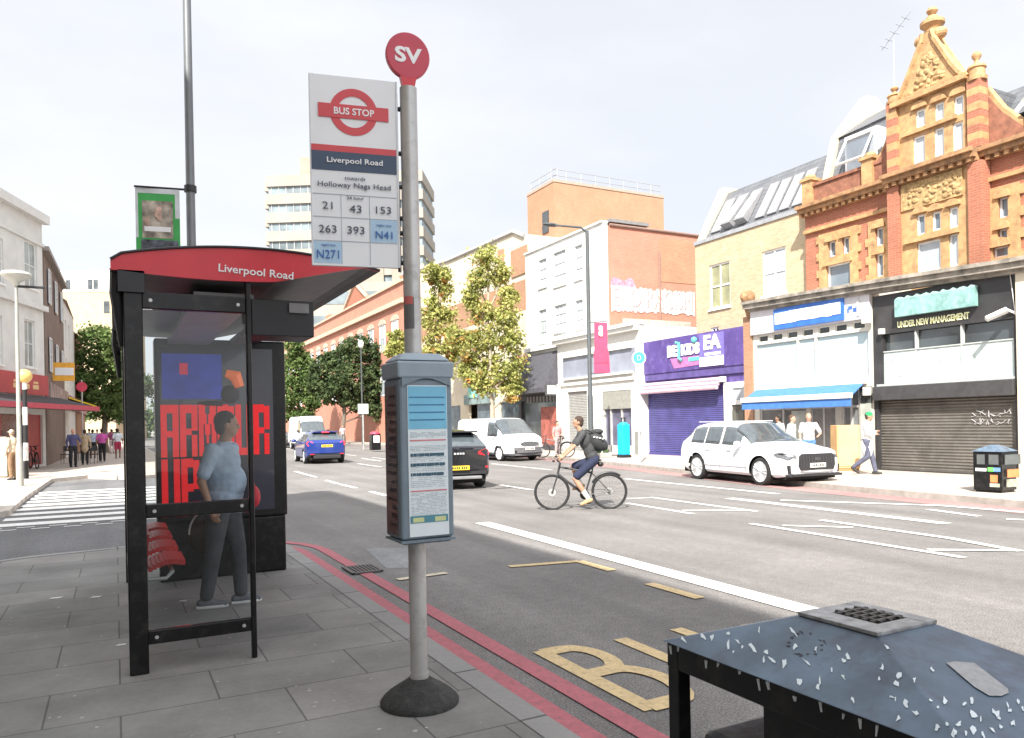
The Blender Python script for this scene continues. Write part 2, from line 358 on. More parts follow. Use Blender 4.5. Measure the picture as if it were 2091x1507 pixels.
# ------------------------------------------------------------------ shared materials
M_white = P('white_frame', (.78, .78, .76), .5, var=.05)
M_glass = P('window_glass', (.16, .2, .24), .06, var=.35, scale=.8, spec=.9)
M_curtain = P('curtained_glass', (.40, .44, .48), .12, var=.15, scale=1.5, spec=.7)
M_black = P('black_paint', (.006, .006, .007), .3, var=.4, scale=9, spec=.35, dirt=((.06, .057, .05), 11, .35))
M_dark = P('dark_metal', (.016, .017, .02), .45, var=.2)
M_steel = P('grey_steel', (.50, .50, .49), .36, metal=.35, var=.12, scale=3, dirt=((.2, .19, .17), 14, .4))
M_red = P('shelter_red', (.60, .035, .05), .4, var=.06)
M_signw = P('sign_white', (.84, .85, .86), .45, var=.03)
M_blackplastic = P('black_plastic', (.015, .015, .016), .5, var=.1)
M_concrete = P('concrete', (.36, .34, .31), .9, var=.12, scale=2)
M_asphalt = asphalt('asphalt', (.19, .18, .173))
M_asphalt2 = asphalt('side_asphalt', (.15, .15, .153))
M_slab = brick('paving_slabs', (.225, .222, .212), (.28, .27, .255), (.12, .117, .11), .9, .6, .006, .88, .42, .5, horiz=True, joff=.42)
M_slabfar = brick('far_paving', (.44, .375, .325), (.48, .42, .365), (.3, .26, .23), .75, .6, .01, .88, .15, .3, horiz=True, joff=.5)
M_kerb = brick('kerb_granite', (.30, .295, .285), (.26, .255, .25), (.1, .1, .1), .9, 20, .012, .8, .2, .3, horiz=True, swap=True, joff=0)
M_yellow = paint('road_yellow', (.62, .47, .25), .45)
M_wline = paint('road_white', (.72, .71, .68), .35)
M_redline = paint('road_red', (.42, .12, .145), .75, holes=(.2, .09, .1))
M_redroad = asphalt('faded_red_asphalt', (.33, .2, .19))
# ------------------------------------------------------------------ ground
struct('ground', MB().quad((-400, -60, -.2), (700, -60, -.2), (700, 1400, -.2), (-400, 1400, -.2)), P('ground_earth', (.3, .28, .25), .95))
KX = 2.06                                                # near pavement edge
kR = [G(2300, 1042), G(2091, 1024), G(1700, 990), G(1360, 955), G(1120, 931)]     # far kerb top edge, measured
kR = [(p.x, p.y) for p in kR]
dx = (kR[-1][0]-kR[-2][0])/(kR[-1][1]-kR[-2][1])
kR = [(kR[0][0]-.2, -40.)]+kR+[(20.0, 60.), (20.2, 260.)]
def kx(y):
    for (a, b), (c, d) in zip(kR, kR[1:]):
        if b <= y <= d: return a+(c-a)*(y-b)/(d-b)
    return kR[-1][0]
# main road
mb = MB(); ys = [-40+6*i for i in range(52)]
for a, b in zip(ys, ys[1:]): mb.quad((KX-.5 if b < 9 else -30, a, RZ), (kx(a)+.3, a, RZ), (kx(b)+.3, b, RZ), (KX-.5 if b < 9 else -30, b, RZ))
struct('road', mb, M_asphalt)
# near pavement with a rounded corner at the side road
corner = [(KX, -40), (KX, 10.6)]+[(KX-1.3+1.3*cos(t), 10.6+1.3*sin(t)) for t in [i*pi/16 for i in range(1, 9)]]+[(-1.0, 11.6), (-3.0, 10.6), (-40, 10.4)]
inner = [(x-.16 if i < 2 else x-.16*cos((min(i-1, 8))*pi/16), y if i < 2 else y-.16*sin(min(i-1, 8)*pi/16)) for i, (x, y) in enumerate(corner)]
def strip(mb, A, B, z):
    for i in range(len(A)-1): mb.quad((*A[i], z), (*B[i], z), (*B[i+1], z), (*A[i+1], z))
mb = MB(); pts = [(-40, -40)]+inner
mb.prism([(x, y, -.18) for x, y in pts], (0, 0, .18)); struct('pavement', mb, M_slab)
mb = MB(); strip(mb, inner, corner, .004)
for i in range(len(corner)-1): mb.quad((*corner[i], .004), (*corner[i+1], .004), (*corner[i+1], -.18), (*corner[i], -.18))
struct('kerb', mb, M_kerb)
# far pavement (right side) with its kerb
mb = MB(); A = [(x+.18, y) for x, y in kR]; B = [(60, y) for x, y in kR]; strip(mb, A, B, 0.0); struct('pavement', mb, M_slabfar)
mb = MB(); strip(mb, kR, A, .004)
for i in range(len(kR)-1): mb.quad((*kR[i], .004), (*kR[i+1], .004), (*kR[i+1], -.18), (*kR[i], -.18))
struct('kerb', mb, P('far_kerb', (.34, .31, .28), .85, var=.2, scale=5))
# pavement beyond the side road on the left, with the crowd
kl = [G(0, 1056, RZ), G(40, 1022, RZ), G(96, 985, RZ)]
lp = [(-40, 16.0), (-4.5, 16.6), (kl[0].x, kl[0].y), (kl[1].x, kl[1].y), (kl[2].x, kl[2].y), (kl[2].x+1.2, kl[2].y+1.4), (.6, 29.6), (1.9, 31), (2.3, 33), (2.3, 260), (-40, 260)]
mb = MB(); mb.prism([(x, y, -.18) for x, y in lp], (0, 0, .178)); struct('pavement', mb, M_slabfar)
lk = lp[1:10]; mb = MB()
for i in range(len(lk)-1):
    a, b = Vector(lk[i]), Vector(lk[i+1]); n = Vector((b.y-a.y, a.x-b.x)).normalized()*.16
    mb.prism([(*a, .006), (*b, .006), (*(b+n), .006), (*(a+n), .006)], (0, 0, -.17))
struct('kerb', mb, P('left_kerb', (.5, .45, .4), .85, var=.15, scale=5))
# asphalt of the side road (slightly lighter, laid on top)
mb = MB(); mb.quad((-30, 10.2, RZ+.004), (.8, 11.7, RZ+.004), (1.9, 13.5, RZ+.004), (1.9, 30, RZ+.004), (-30, 30, RZ+.004)); struct('side_road', mb, M_asphalt2)
Z4 = RZ+.008; Z8 = RZ+.012
# ------------------------------------------------------------------ road markings
LC = [0]
def line(name, pts, w, mat, z=Z4, label=None):
    LC[0] += 1; z = z+(LC[0] % 9)*.0004
    pts = [Vector((p[0], p[1])) for p in pts]; mb = MB(); n = len(pts); Ls = []; Rs = []
    for i, p in enumerate(pts):
        t = (pts[min(i+1, n-1)]-pts[max(i-1, 0)]).normalized(); q = Vector((-t.y, t.x))*w/2; Ls.append(p+q); Rs.append(p-q)
    for i in range(n-1): mb.quad((*Rs[i], z), (*Rs[i+1], z), (*Ls[i+1], z), (*Ls[i], z))
    return struct(name, mb, mat)
def gl(*px): return [tuple(G(x, y, RZ)[:2]) for x, y in px]
# double red lines along the near kerb
for X, w in ((2.26, .145), (2.55, .145)):
    off = X-KX
    path = [(X, -12), (X, 4), (X, 10.6)]+[(KX-1.3+(1.3+off)*cos(t), 10.6+(1.3+off)*sin(t)) for t in [i*pi/16 for i in range(1, 8)]]
    line('red_line', path, w, M_redline)
line('bus_lane_line', gl((985, 1068), (1640, 1245))+[(5.42, -14)], .27, M_wline)
# bus stop cage
a = G(1180, 1147, RZ); bx, by = 5.02, a.y
line('yellow_marking', gl((1040, 1158), (1182, 1147)), .12, M_yellow)
line('yellow_marking', [tuple(G(1182, 1147, RZ)[:2]), tuple(G(1250, 1166, RZ)[:2])], .13, M_yellow)
line('yellow_marking', gl((1325, 1193), (1430, 1223)), .13, M_yellow)
line('yellow_marking', [tuple((Vector(gl((1325, 1193))[0])-Vector((0, 2.4)))[:]), tuple((Vector(gl((1430, 1223))[0])-Vector((0, 2.4)))[:])], .13, M_yellow)
line('yellow_marking', gl((812, 1185), (912, 1171)), .11, P('pale_road_yellow', (.6, .53, .4), .8, dirt=((.1, .1, .1), 20, .5)))
# BUS, stretched along the road
b0 = G(1095, 1337, RZ); b1 = G(1302, 1450, RZ); h = b0.y-b1.y
mb = MB(); x = b0.x
wd = .74
def glyph(mb, ch, x0, w, h=h):   # road letters drawn as strokes on a unit cell, stroke .13
    arc = lambda cx, cy, rx, ry, a0, a1, n=9: [(cx+rx*cos(radians(a0+(a1-a0)*i/n)), cy+ry*sin(radians(a0+(a1-a0)*i/n))) for i in range(n+1)]
    st = {'B': [[(0, -.04), (0, 1.04)], [(0, 1)]+arc(.42, .77, .38, .23, 90, -90)+[(0, .54)], [(.3, .54)]+arc(.5, .27, .45, .27, 90, -90)+[(0, 0)]],
          'U': [[(0, 1), (0, .3)]+arc(.45, .3, .45, .3, 180, 360)+[(.9, 1)]],
          'S': [[(.88, .86), (.65, .98), (.3, 1), (.06, .86), (.06, .68), (.25, .56), (.65, .46), (.88, .32), (.86, .14), (.62, 0), (.28, 0), (.02, .14)]]}[ch]
    for k, s_ in enumerate(st):
        p = [Vector((x0+a*w, b1.y+b*h)) for a, b in s_]; n = len(p); Ls = []; Rs = []
        for i, q in enumerate(p):
            t = (p[min(i+1, n-1)]-p[max(i-1, 0)]).normalized(); o = Vector((-t.y*.062, t.x*.082)); Ls.append(q+o); Rs.append(q-o)
        for i in range(n-1): mb.quad((*Rs[i], Z4+k*.001), (*Rs[i+1], Z4+k*.001), (*Ls[i+1], Z4+k*.001), (*Ls[i], Z4+k*.001))
glyph(mb, 'B', b0.x+.06, .43); glyph(mb, 'U', G(1238, 1303, RZ).x+.07, .62); glyph(mb, 'S', G(1238, 1303, RZ).x+.98, .62, h*.78)
struct('bus_lettering', mb, M_yellow)
# white lane lines, zigzags and dashes beyond the bus lane
for w, *p in [(.16, (1276, 978), (1590, 1009)), (.24, (1489, 1018), (1934, 1070)), (.16, (1594, 1022), (1921, 1033), (2120, 1049)), (.15, (1895, 1041), (2000, 1055)),
              (.15, (2055, 1061), (2130, 1064)), (.12, (1533, 1070), (1969, 1140)), (.12, (1598, 1074), (1742, 1078)), (.14, (1677, 1063), (1938, 1100), (2085, 1127)),
              (.12, (1895, 1124), (2086, 1125.6)), (.12, (1328, 1016), (1546, 1045)), (.12, (1280, 1028), (1415, 1050)), (.12, (1393, 1043), (1529, 1043)), (.12, (1280, 1019), (1330, 1017)),
              (.13, (1003, 947), (1127, 960)), (.13, (1022, 991), (1087, 1001)), (.13, (738, 936), (778, 942)), (.12, (730, 947), (779, 954)),
              (.14, (602, 963), (646, 975)), (.14, (666, 981), (689, 988)), (.14, (694, 989), (727, 997)), (.14, (756, 1004), (790, 1013))]:
    line('white_marking', gl(*p), w, M_wline)
for y0 in (37, 43, 49, 55, 61, 67): line('white_marking', [(6.1, y0), (6.1, y0+2)], .12, M_wline); line('white_marking', [(12.3, y0), (12.3, y0+3)], .12, M_wline)
# faded red strip along the far kerb
kk = [(x-.45, y) for x, y in kR[1:7]]; line('faded_red_strip', kk, .8, M_redroad, RZ+.003)
# zebra crossing across the side road
ZB = []
for i in range(9):
    y0 = G(100, 1071, RZ).y+i*1.04
    f = (y0-kl[0].y)/(kl[2].y-kl[0].y); xl = kl[0].x+(kl[2].x-kl[0].x)*min(max(f, 0), 1)+.15
    struct('zebra_stripe', MB().quad((xl, y0, Z8), (1.1, y0, Z8), (1.1, y0+.52, Z8), (xl, y0+.52, Z8)), M_wline)
for k in (0, 1):
    mb = MB()
    for i in range(10):
        x0 = -3.6+i*.5+k*.25; y0 = G(100, 1071, RZ).y-.35-k*.32
        mb.quad((x0, y0, Z8), (x0+.28, y0, Z8), (x0+.28, y0+.09, Z8), (x0, y0+.09, Z8))
    struct('give_way_dashes', mb, M_wline)
# drain grate and repair patch by the near kerb
g0 = G(737, 1165, RZ)
t = thing('drain_grate', 'small dark iron drain grate set between the red lines by the kerb', 'drain', (g0.x, g0.y, RZ))
mb = MB()
for i in range(7): mb.box(g0.x-.14+i*.045, g0.x-.14+i*.045+.024, g0.y-.2, g0.y+.2, Z8, Z8+.012)
mb.box(g0.x-.17, g0.x-.14, g0.y-.24, g0.y+.24, Z8, Z8+.014); mb.box(g0.x+.17, g0.x+.20, g0.y-.24, g0.y+.24, Z8, Z8+.014); mb.box(g0.x-.17, g0.x+.2, g0.y-.24, g0.y-.2, Z8, Z8+.013); mb.box(g0.x-.17, g0.x+.2, g0.y+.2, g0.y+.24, Z8, Z8+.013); mb.build('grate', P('iron', (.12, .11, .11), .6, metal=.4), t)
pp = gl((745, 1120), (840, 1118), (842, 1160), (790, 1162)); mb = MB(); mb.quad(*[(x, y, RZ+.003) for x, y in pp]); struct('road_patch', mb, asphalt('patch', (.24, .245, .25)))
# specks of litter and gum on the near paving
rnd = random.Random(3); mb = MB()
for i in range(260):
    x = rnd.uniform(-3.5, 1.9); y = rnd.uniform(2.2, 10); r = rnd.uniform(.004, .015)
    mb.add([(x+r*cos(a)*rnd.uniform(.7, 1.2), y+r*sin(a)*rnd.uniform(.7, 1.2), .0015) for a in [k*pi/4 for k in range(8)]], [tuple(range(8))])
o = mb.build('gum_spots', P('gum', (.42, .41, .38), .8), None); tag(o, 'pale flattened gum spots scattered over the shaded near paving slabs', 'gum spots', kind='stuff')
for i, (px, py, s_, lb) in enumerate([(247, 1318, .035, 'white scrap of paper on the paving left of the shelter post'), (196, 1220, .05, 'pale scrap of paper on the paving left of the red seat'), (115, 1222, .06, 'pale scrap of litter farthest left on the shaded paving'), (373, 1228, .035, 'white scrap of paper on the paving under the shelter glass')]):
    p = G(px, py); mb = MB(); mb.prism([(p.x-s_, p.y-s_*.4, .002), (p.x+s_*.6, p.y-s_*.6, .002), (p.x+s_, p.y+s_*.3, .002), (p.x-s_*.5, p.y+s_*.5, .002)], (0, .0, .006))
    o = mb.build('paper_scrap', P('paper', (.7, .7, .68), .8), None); tag(o, lb, 'litter', 'scraps of paper on the paving')

# ------------------------------------------------------------------ bus shelter
SX0, SX1, SY0, SY1 = .06, 1.78, 5.5, 9.15
sh = thing('bus_shelter', 'black framed glass bus shelter with curved red roof and advertising panel', 'bus shelter', (.9, 7.2, 0))
NX = 28
def roof_top(x): t = (x-SX0)/(SX1-SX0); return 2.745+.10*(1-(2*t-1)**2)*.95+.015*t
def roof_bot(x):
    t = (x-SX0)/(SX1-SX0); return roof_top(x)-max(.004, .11+.12*sin(pi*min(1, t*1.05)**.9)-.13*max(0, t-.55)/.45)
mb = MB(); xs = [SX0-.07+(SX1-SX0+.07)*i/NX for i in range(NX+1)]
def outline(y, inset=0):
    top = [(x, y, roof_top(max(x, SX0-.05))-(.035 if x < SX0-.03 else 0)) for x in xs]; bot = [(x, y, roof_bot(max(x, SX0))) for x in xs][::-1]
    return top+bot
oa, ob_ = outline(SY0+.03), outline(SY1)
mb.add(oa+ob_, [tuple(range(len(oa)-1, -1, -1)), tuple(range(len(oa), 2*len(oa)))]+[(i, (i+1) % len(oa), len(oa)+(i+1) % len(oa), len(oa)+i) for i in range(len(oa))])
mb.build('roof', P('roof_grey', (.10, .10, .105), .5, var=.2), sh)
mb = MB(); oa = [Vector((p[0], SY0, p[2]-(0 if i <= NX else 0))) for i, p in enumerate(outline(0))]
mb.prism(oa, (0, .028, 0)); fas = mb.build('roof_fascia', M_red, sh)
mb = MB(); put_text(mb, 'Liverpool Road', (.64, SY0-.004, 2.655), (1, 0, -.045), (0.045, 0, 1), .50, .07, .004, .012); mb.build('lettering', M_signw, fas)
mb = MB(); mb.tube([p+Vector((0, -.006, .004)) for p in oa[:NX+1]], .009, 6); mb.build('edge_trim', M_dark, fas)
# red fascia on the far end and the street-side edge
mb = MB(); mb.prism([Vector((p.x, SY1+.003, p.z)) for p in oa], (0, .025, 0)); mb.build('roof_fascia', M_red, sh)
# posts
def post(x, y, w, d, z1, nm='post', z0=0):
    m = MB(); m.box(x-w/2, x+w/2, y-d/2, y+d/2, z0, z1); return m.build(nm, M_black, sh, bevel=.008)
PX = .105
post(PX+.01, 5.58, .115, .10, 2.63); post(.125, 9.0, .10, .10, 2.63)
post(.835, 5.545, .035, .05, 2.62)
m = MB(); m.box(.03, .185, 5.50, 9.1, 2.5, 2.64); m.build('roof_beam', M_dark, sh)
m = MB(); m.tube([(.03, 5.60, 2.66), (.02, 5.60, 2.5), (.05, 5.60, 2.15)], [.045, .04, .02], 8); m.tube([(.03, 8.9, 2.66), (.02, 8.9, 2.5), (.05, 8.9, 2.15)], [.045, .04, .02], 8); m.build('roof_bracket', M_dark, sh)
def rail(x0, x1, z0, z1, y=5.545, d=.035):
    m = MB(); m.box(x0, x1, y-d/2, y+d/2, z0, z1); r = m.build('rail', M_black, sh, bevel=.006)
    b = MB()
    for x in (x0+.05, x1-.05): b.lathe([(.012, 0), (.012, .006)], (x, y-d/2-.006, (z0+z1)/2), 10, Matrix.Rotation(pi/2, 3, 'X')@Matrix.Scale(-1, 3) if False else Matrix.Rotation(-pi/2, 3, 'X'))
    b.build('bolt', M_steel, r); return r
rail(.17, .818, 1.02, 1.11); rail(.17, .818, .19, .28); rail(.17, .818, 2.40, 2.51)
G_sh = glassmat('shelter_glass', (.90, .92, .92), .03)
for z0, z1 in ((1.11, 2.40), (.28, 1.02)):
    m = MB(); m.box(.165, .82, 5.54, 5.55, z0+.004, z1-.004); m.build('end_pane', G_sh, sh)
# rear wall: glazing bars and panes
for y in (6.75, 7.9): post(.105, y, .05, .05, 2.5)
for a, b in ((5.64, 6.72), (6.78, 7.87), (7.93, 8.94)):
    m = MB(); m.box(.10, .11, a, b, .3, 2.35); m.build('rear_pane', glassmat('rear_glass', (.62, .66, .66), .2), sh)
for z in (.26, 2.37):
    m = MB(); m.box(.085, .125, 5.64, 8.94, z, z+.06); m.build('rail', M_black, sh)
m = MB(); m.box(.115, .17, 5.75, 8.9, .93, 1.03); m.build('rail', P('grey_rail', (.45, .47, .48), .4), sh)
# display box hanging from the roof at the street side
m = MB(); m.box(.87, 1.31, 5.62, 6.0, 2.26, 2.52); db = m.build('display_box', M_dark, sh, bevel=.006)
m = MB(); m.box(1.13, 1.27, 5.60, 5.619, 2.43, 2.5); m.build('display_window', P('display_grey', (.2, .2, .2), .3), db)
m = MB(); m.box(.5, .9, 5.7, 8.9, 2.50, 2.56); m.build('light_strip', P('strip', (.25, .25, .26), .4), sh)
m = MB(); m.box(1.1, 1.36, 5.9, 8.6, 2.50, 2.55); m.build('cable_duct', M_dark, sh)
# advertising panel at the far end
ad = MB(); ax0, ax1, ay = .37, 1.70, 8.72
ad.box(ax0, ax1, ay, ay+.22, .62, 2.56); ad.box(ax0+.02, ax1-.02, ay+.02, ay+.20, 0, .62); ap = ad.build('advertising_case', M_black, sh, bevel=.02)
m = MB(); m.box(ax0+.05, ax1-.14, ay-.006, ay, .70, 2.47); po = m.build('poster', P('poster_dark', (.02, .022, .045), .25, var=.3, scale=3, coat=.5), ap)
m = MB(); m.box(ax0+.07, ax0+.66, ay-.012, ay-.006, 1.92, 2.40); m.build('picture', P('poster_blue', (.03, .055, .40), .3, var=.5, scale=4, emis=.12), po)  # printed picture, its colours given a faint added glow
m = MB(); m.tube([(ax0+.7, ay-.016, 2.20), (ax0+.80, ay-.016, 2.17), (ax0+.84, ay-.016, 2.05)], [.04, .07, .05], 8); m.build('picture', P('poster_orange', (.8, .18, .06), .4, emis=.2), po)
m = MB(); m.sphere((ax0+.74, ay-.01, 1.97), (.10, .012, .10)); m.sphere((ax0+.55, ay-.012, 1.87), (.14, .01, .03)); m.build('picture', P('poster_shadow', (.03, .02, .03), .4), po)  # dark figure printed in the poster picture
m = MB(); m.box(ax0+.24, ax0+.32, ay-.016, ay-.011, 2.18, 2.3); m.box(ax0+.27, ax0+.56, ay-.016, ay-.011, 1.84, 1.86); m.build('picture', P('poster_crimson', (.6, .02, .06), .4, emis=.2), po)
M_adred = P('poster_red', (.66, .010, .014), .4, var=.12, scale=12, emis=.3)  # printed letters, weak glow added so the red stays vivid in shade
m = MB()
BL = {'A': [(0, .34, 0, 1), (.66, 1, 0, 1), (.34, .66, .84, 1), (.34, .66, .38, .50)], 'R': [(0, .34, 0, 1), (.66, 1, .5, .97), (.66, .97, 0, .42), (.34, .66, .84, 1), (.34, .66, .42, .54)], 'M': [(0, .27, 0, 1), (.73, 1, 0, 1), (.27, .37, .62, 1), (.63, .73, .62, 1), (.35, .45, .42, .82), (.55, .65, .42, .82), (.43, .57, .25, .62)],
      'O': [(0, .34, .03, .97), (.66, 1, .03, .97), (.34, .66, .86, 1), (.34, .66, 0, .14)], 'U': [(0, .34, .05, 1), (.66, 1, .05, 1), (.34, .66, 0, .14), (.08, .34, 0, .05), (.66, .92, 0, .05)], 'P': [(0, .34, 0, 1), (.66, 1, .44, .97), (.34, .66, .84, 1), (.34, .66, .40, .54)]}
def blocks(txt, x0, w, z0, h):
    cw = w/len(txt)
    for i, ch in enumerate(txt):
        for a, b, c, d in BL[ch]: m.box(x0+i*cw+a*cw*.93, x0+i*cw+b*cw*.93, ay-.018, ay-.010, z0+c*h, z0+d*h)
blocks('ARMOUR', ax0+.05, ax1-ax0-.22, 1.31, .55); blocks('UP', ax0+.05, .38, .71, .58); m.build('lettering', M_adred, po)
# flip-up seats with their tube frame
M_seat = P('seat_red', (.62, .04, .035), .4, var=.12, scale=30, dirt=((.25, .02, .02), 60, .6))
for k, y in enumerate((6.15, 6.85, 7.55, 8.2)):
    m = MB()
    for i in range(9):
        a, b = i/9, (i+1)/9
        m.box(.19+.24*a, .19+.24*b+.001, y-.22, y+.22, .60+.03*sin(a*pi)+.02*a, .635+.03*sin(a*pi)+.02*a)
    seat = m.build('seat', M_seat, sh)
    m = MB()
    for i in range(6):
        a = i/6; m.box(.17+.02*a, .185+.02*a, y-.22+.03*a, y+.22-.03*a, .66+.20*a, .66+.20*(a+1/6)+.002)
    m.build('seat_back', M_seat, sh)
m = MB(); m.tube([(.16, 5.85, .56), (.30, 5.85, .56), (.34, 5.85, .60), (.34, 8.5, .60), (.16, 8.5, .56)], .014, 8); m.tube([(.15, 5.9, .56), (.15, 8.5, .56)], .02, 8); m.build('seat_frame', M_steel, sh)

# ------------------------------------------------------------------ bus stop post
bs = thing('bus_stop', 'tall grey bus stop post with roundel flag and timetable case', 'bus stop', (1.53, 4.14, 0))
px_, py_ = 1.53, 4.14
m = MB(); m.tube([(px_, py_, .06), (px_, py_, 1.25), (px_, py_, 3.54)], [.050, .050, .0495], 28); m.build('pole', M_steel, bs, smooth=True)
m = MB()
prof = [(.225, 0), (.226, .018), (.212, .038), (.18, .066), (.13, .10), (.085, .128), (.066, .142), (.06, .146)]
m.lathe(prof, (px_, py_, 0), 36); m.build('base', P('rubber_base', (.035, .035, .034), .85, var=.25, scale=30, bump=.5, bscale=90, dirt=((.15, .145, .13), 20, .25)), bs, smooth=True)
m = MB(); m.lathe([(.054, 0), (.054, .03)], (px_, py_, .145), 28); m.build('collar', M_steel, bs, smooth=True)
# sticker on the pole
def patch(z0, z1, a0, a1, r):
    q = MB(); n = 8
    for i in range(n):
        t0, t1 = a0+(a1-a0)*i/n, a0+(a1-a0)*(i+1)/n; q.quad((px_+r*cos(t0), py_+r*sin(t0), z0), (px_+r*cos(t1), py_+r*sin(t1), z0), (px_+r*cos(t1), py_+r*sin(t1), z1), (px_+r*cos(t0), py_+r*sin(t0), z1))
    return q
m = patch(2.15, 2.33, radians(185), radians(262), .0508); m.build('sticker_band', P('sticker_grey', (.13, .13, .13), .6), bs)
m = patch(2.29, 2.335, radians(190), radians(255), .0514); m.build('sticker', P('sticker_red', (.5, .12, .11), .6), bs)
# flag plate : measured corners
fd = Vector((-.98, .198, 0)).normalized()         # away from the pole
fl0 = Vector((px_, py_, 0))+fd*.075; fw_, fz0, fz1 = .475, 2.50, 3.565
fn = Vector((fd.y, -fd.x, 0)); fn = fn if fn.y < 0 else -fn
R_ = -fd                                            # reading direction
fo = fl0+fd*fw_+fn*.0
fh = fz1-fz0
def fq(m, a0, a1, b0, b1, d0, d1):                   # a across 0..1, b up 0..1
    p = [fo+R_*(fw_*a)+UP*(fz0+fh*b)+fn*d for b in (b0, b1) for d in (d0, d1) for a in (a0, a1)]
    m.add(p, [(0, 2, 3, 1), (4, 5, 7, 6), (0, 1, 5, 4), (2, 6, 7, 3), (0, 4, 6, 2), (1, 3, 7, 5)])
m = MB(); fq(m, 0, 1, 0, 1, -.012, .012); flag = m.build('flag_plate', P('flag_white', (.80, .82, .84), .45, var=.02), bs)
m = MB(); fq(m, -.012, 0, 0, 1, -.016, .016); fq(m, 1, 1.02, 0, 1, -.016, .016); m.build('flag_edge', P('edge_alu', (.5, .51, .52), .4, metal=.5), flag)
m = MB(); fq(m, 0.005, .995, .60, .633, .012, .0145); 
cx_, cz_ = .5, .815; Rr, rr = .132, .088
c0 = fo+R_*(fw_*cx_)+UP*(fz0+fh*cz_)
vs = []; n = 48
for r in (Rr, rr):
    for d in (.012, .0150):
        for i in range(n): vs.append(c0+R_*(r*cos(2*pi*i/n))+UP*(r*sin(2*pi*i/n))+fn*d)
fs = [(n+i, n+(i+1) % n, 3*n+(i+1) % n, 3*n+i) for i in range(n)]+[(i, (i+1) % n, n+(i+1) % n, n+i) for i in range(n)]
m.add(vs, fs); fq(m, .09, .91, cz_-.036, cz_+.036, .012, .018); m.build('roundel', P('roundel_red', (.62, .07, .085), .45, var=.03), flag)
m = MB(); fq(m, .005, .995, .50, .60, .012, .0148); m.build('name_band', P('name_blue', (.045, .075, .13), .45, var=.03), flag)
def ft(m, t, a0, a1, b0, hgt, off=.0):
    put_text(m, t, fo+R_*(fw_*a0)+UP*(fz0+fh*b0)+fn*.0195, R_, UP, fw_*(a1-a0), hgt*fh, .002, off)
m = MB(); ft(m, 'BUS STOP', .27, .74, cz_-.018, .037, .02); ft(m, 'Liverpool Road', .18, .83, .532, .037, .014); m.build('lettering', M_signw, flag)
m = MB(); fq(m, .67, .99, .13, .255, .012, .0135); fq(m, .01, .335, .012, .125, .012, .0135); m.build('night_tile', P('night_tile', (.42, .60, .76), .5, var=.02), flag)
m = MB()
for b in (.13, .255, .375): fq(m, .01, .99, b-.002, b+.002, .012, .0142)
for a in (.335, .665): fq(m, a-.004, a+.004, .01, .375, .012, .014)
m.build('tile_edge', P('tile_line', (.42, .46, .5), .6), flag)
m = MB()
ft(m, 'towards', .38, .62, .455, .018); ft(m, 'Holloway Nags Head', .07, .92, .405, .034, .003); ft(m, '24 hour', .40, .60, .352, .016, .005)
ft(m, '21', .12, .235, .295, .038); ft(m, '43', .43, .57, .282, .04); ft(m, '153', .74, .92, .285, .038)
ft(m, '263', .075, .275, .17, .04); ft(m, '393', .40, .60, .17, .04); m.build('lettering', P('ink', (.07, .08, .12), .6), flag)
m = MB(); ft(m, 'N41', .73, .93, .152, .04, .004); ft(m, 'N271', .045, .30, .035, .045, .004); ft(m, 'night bus', .74, .92, .215, .014); ft(m, 'night bus', .1, .26, .098, .014); m.build('lettering', P('ink_blue', (.05, .14, .4), .6), flag)
m = MB()
for b in (.03, .19, .27, .44, .62, .86):
    p = fo+R_*(fw_*1.02)+UP*(fz0+fh*b); m.tube([p, Vector((px_, py_, p.z))], .009, 8); m.sphere(p+R_*.012, .014, 8, 6)
m.tube([fl0+UP*(fz0-.02)+R_*.005, fl0+UP*(fz1-.06)+R_*.005], .008, 8); m.build('bracket', M_dark, bs)
# disc on top
dc = Vector((px_-.0, py_-.0, 3.725)); dn = (Vector((-.12, -1, 0))).normalized(); dr = Vector((-dn.y, dn.x, 0)); dr = dr if dr.x > 0 else -dr
m = MB(); n = 40; ring_ = [dc+dr*(.128*cos(2*pi*i/n))+UP*(.133*sin(2*pi*i/n))+dn*.018 for i in range(n)]
m.prism(ring_, -dn*.036); ds = m.build('disc', P('disc_red', (.52, .05, .085), .42, var=.04), bs, bevel=.006)
m = MB(); m.hexa([dc+dr*a+dn*b+UP*(-.20) for a, b in ((-.03, .02), (.03, .02), (.03, -.02), (-.03, -.02))], [dc+dr*a+dn*b+UP*(-.11) for a, b in ((-.05, .017), (.05, .017), (.05, -.017), (-.05, -.017))]); m.build('stem', M_red, ds)
m = MB(); put_text(m, 'SV', dc+dn*.0195-dr*.078-UP*.045, dr, UP, .158, .09, .002, .035); m.build('lettering', M_signw, ds)
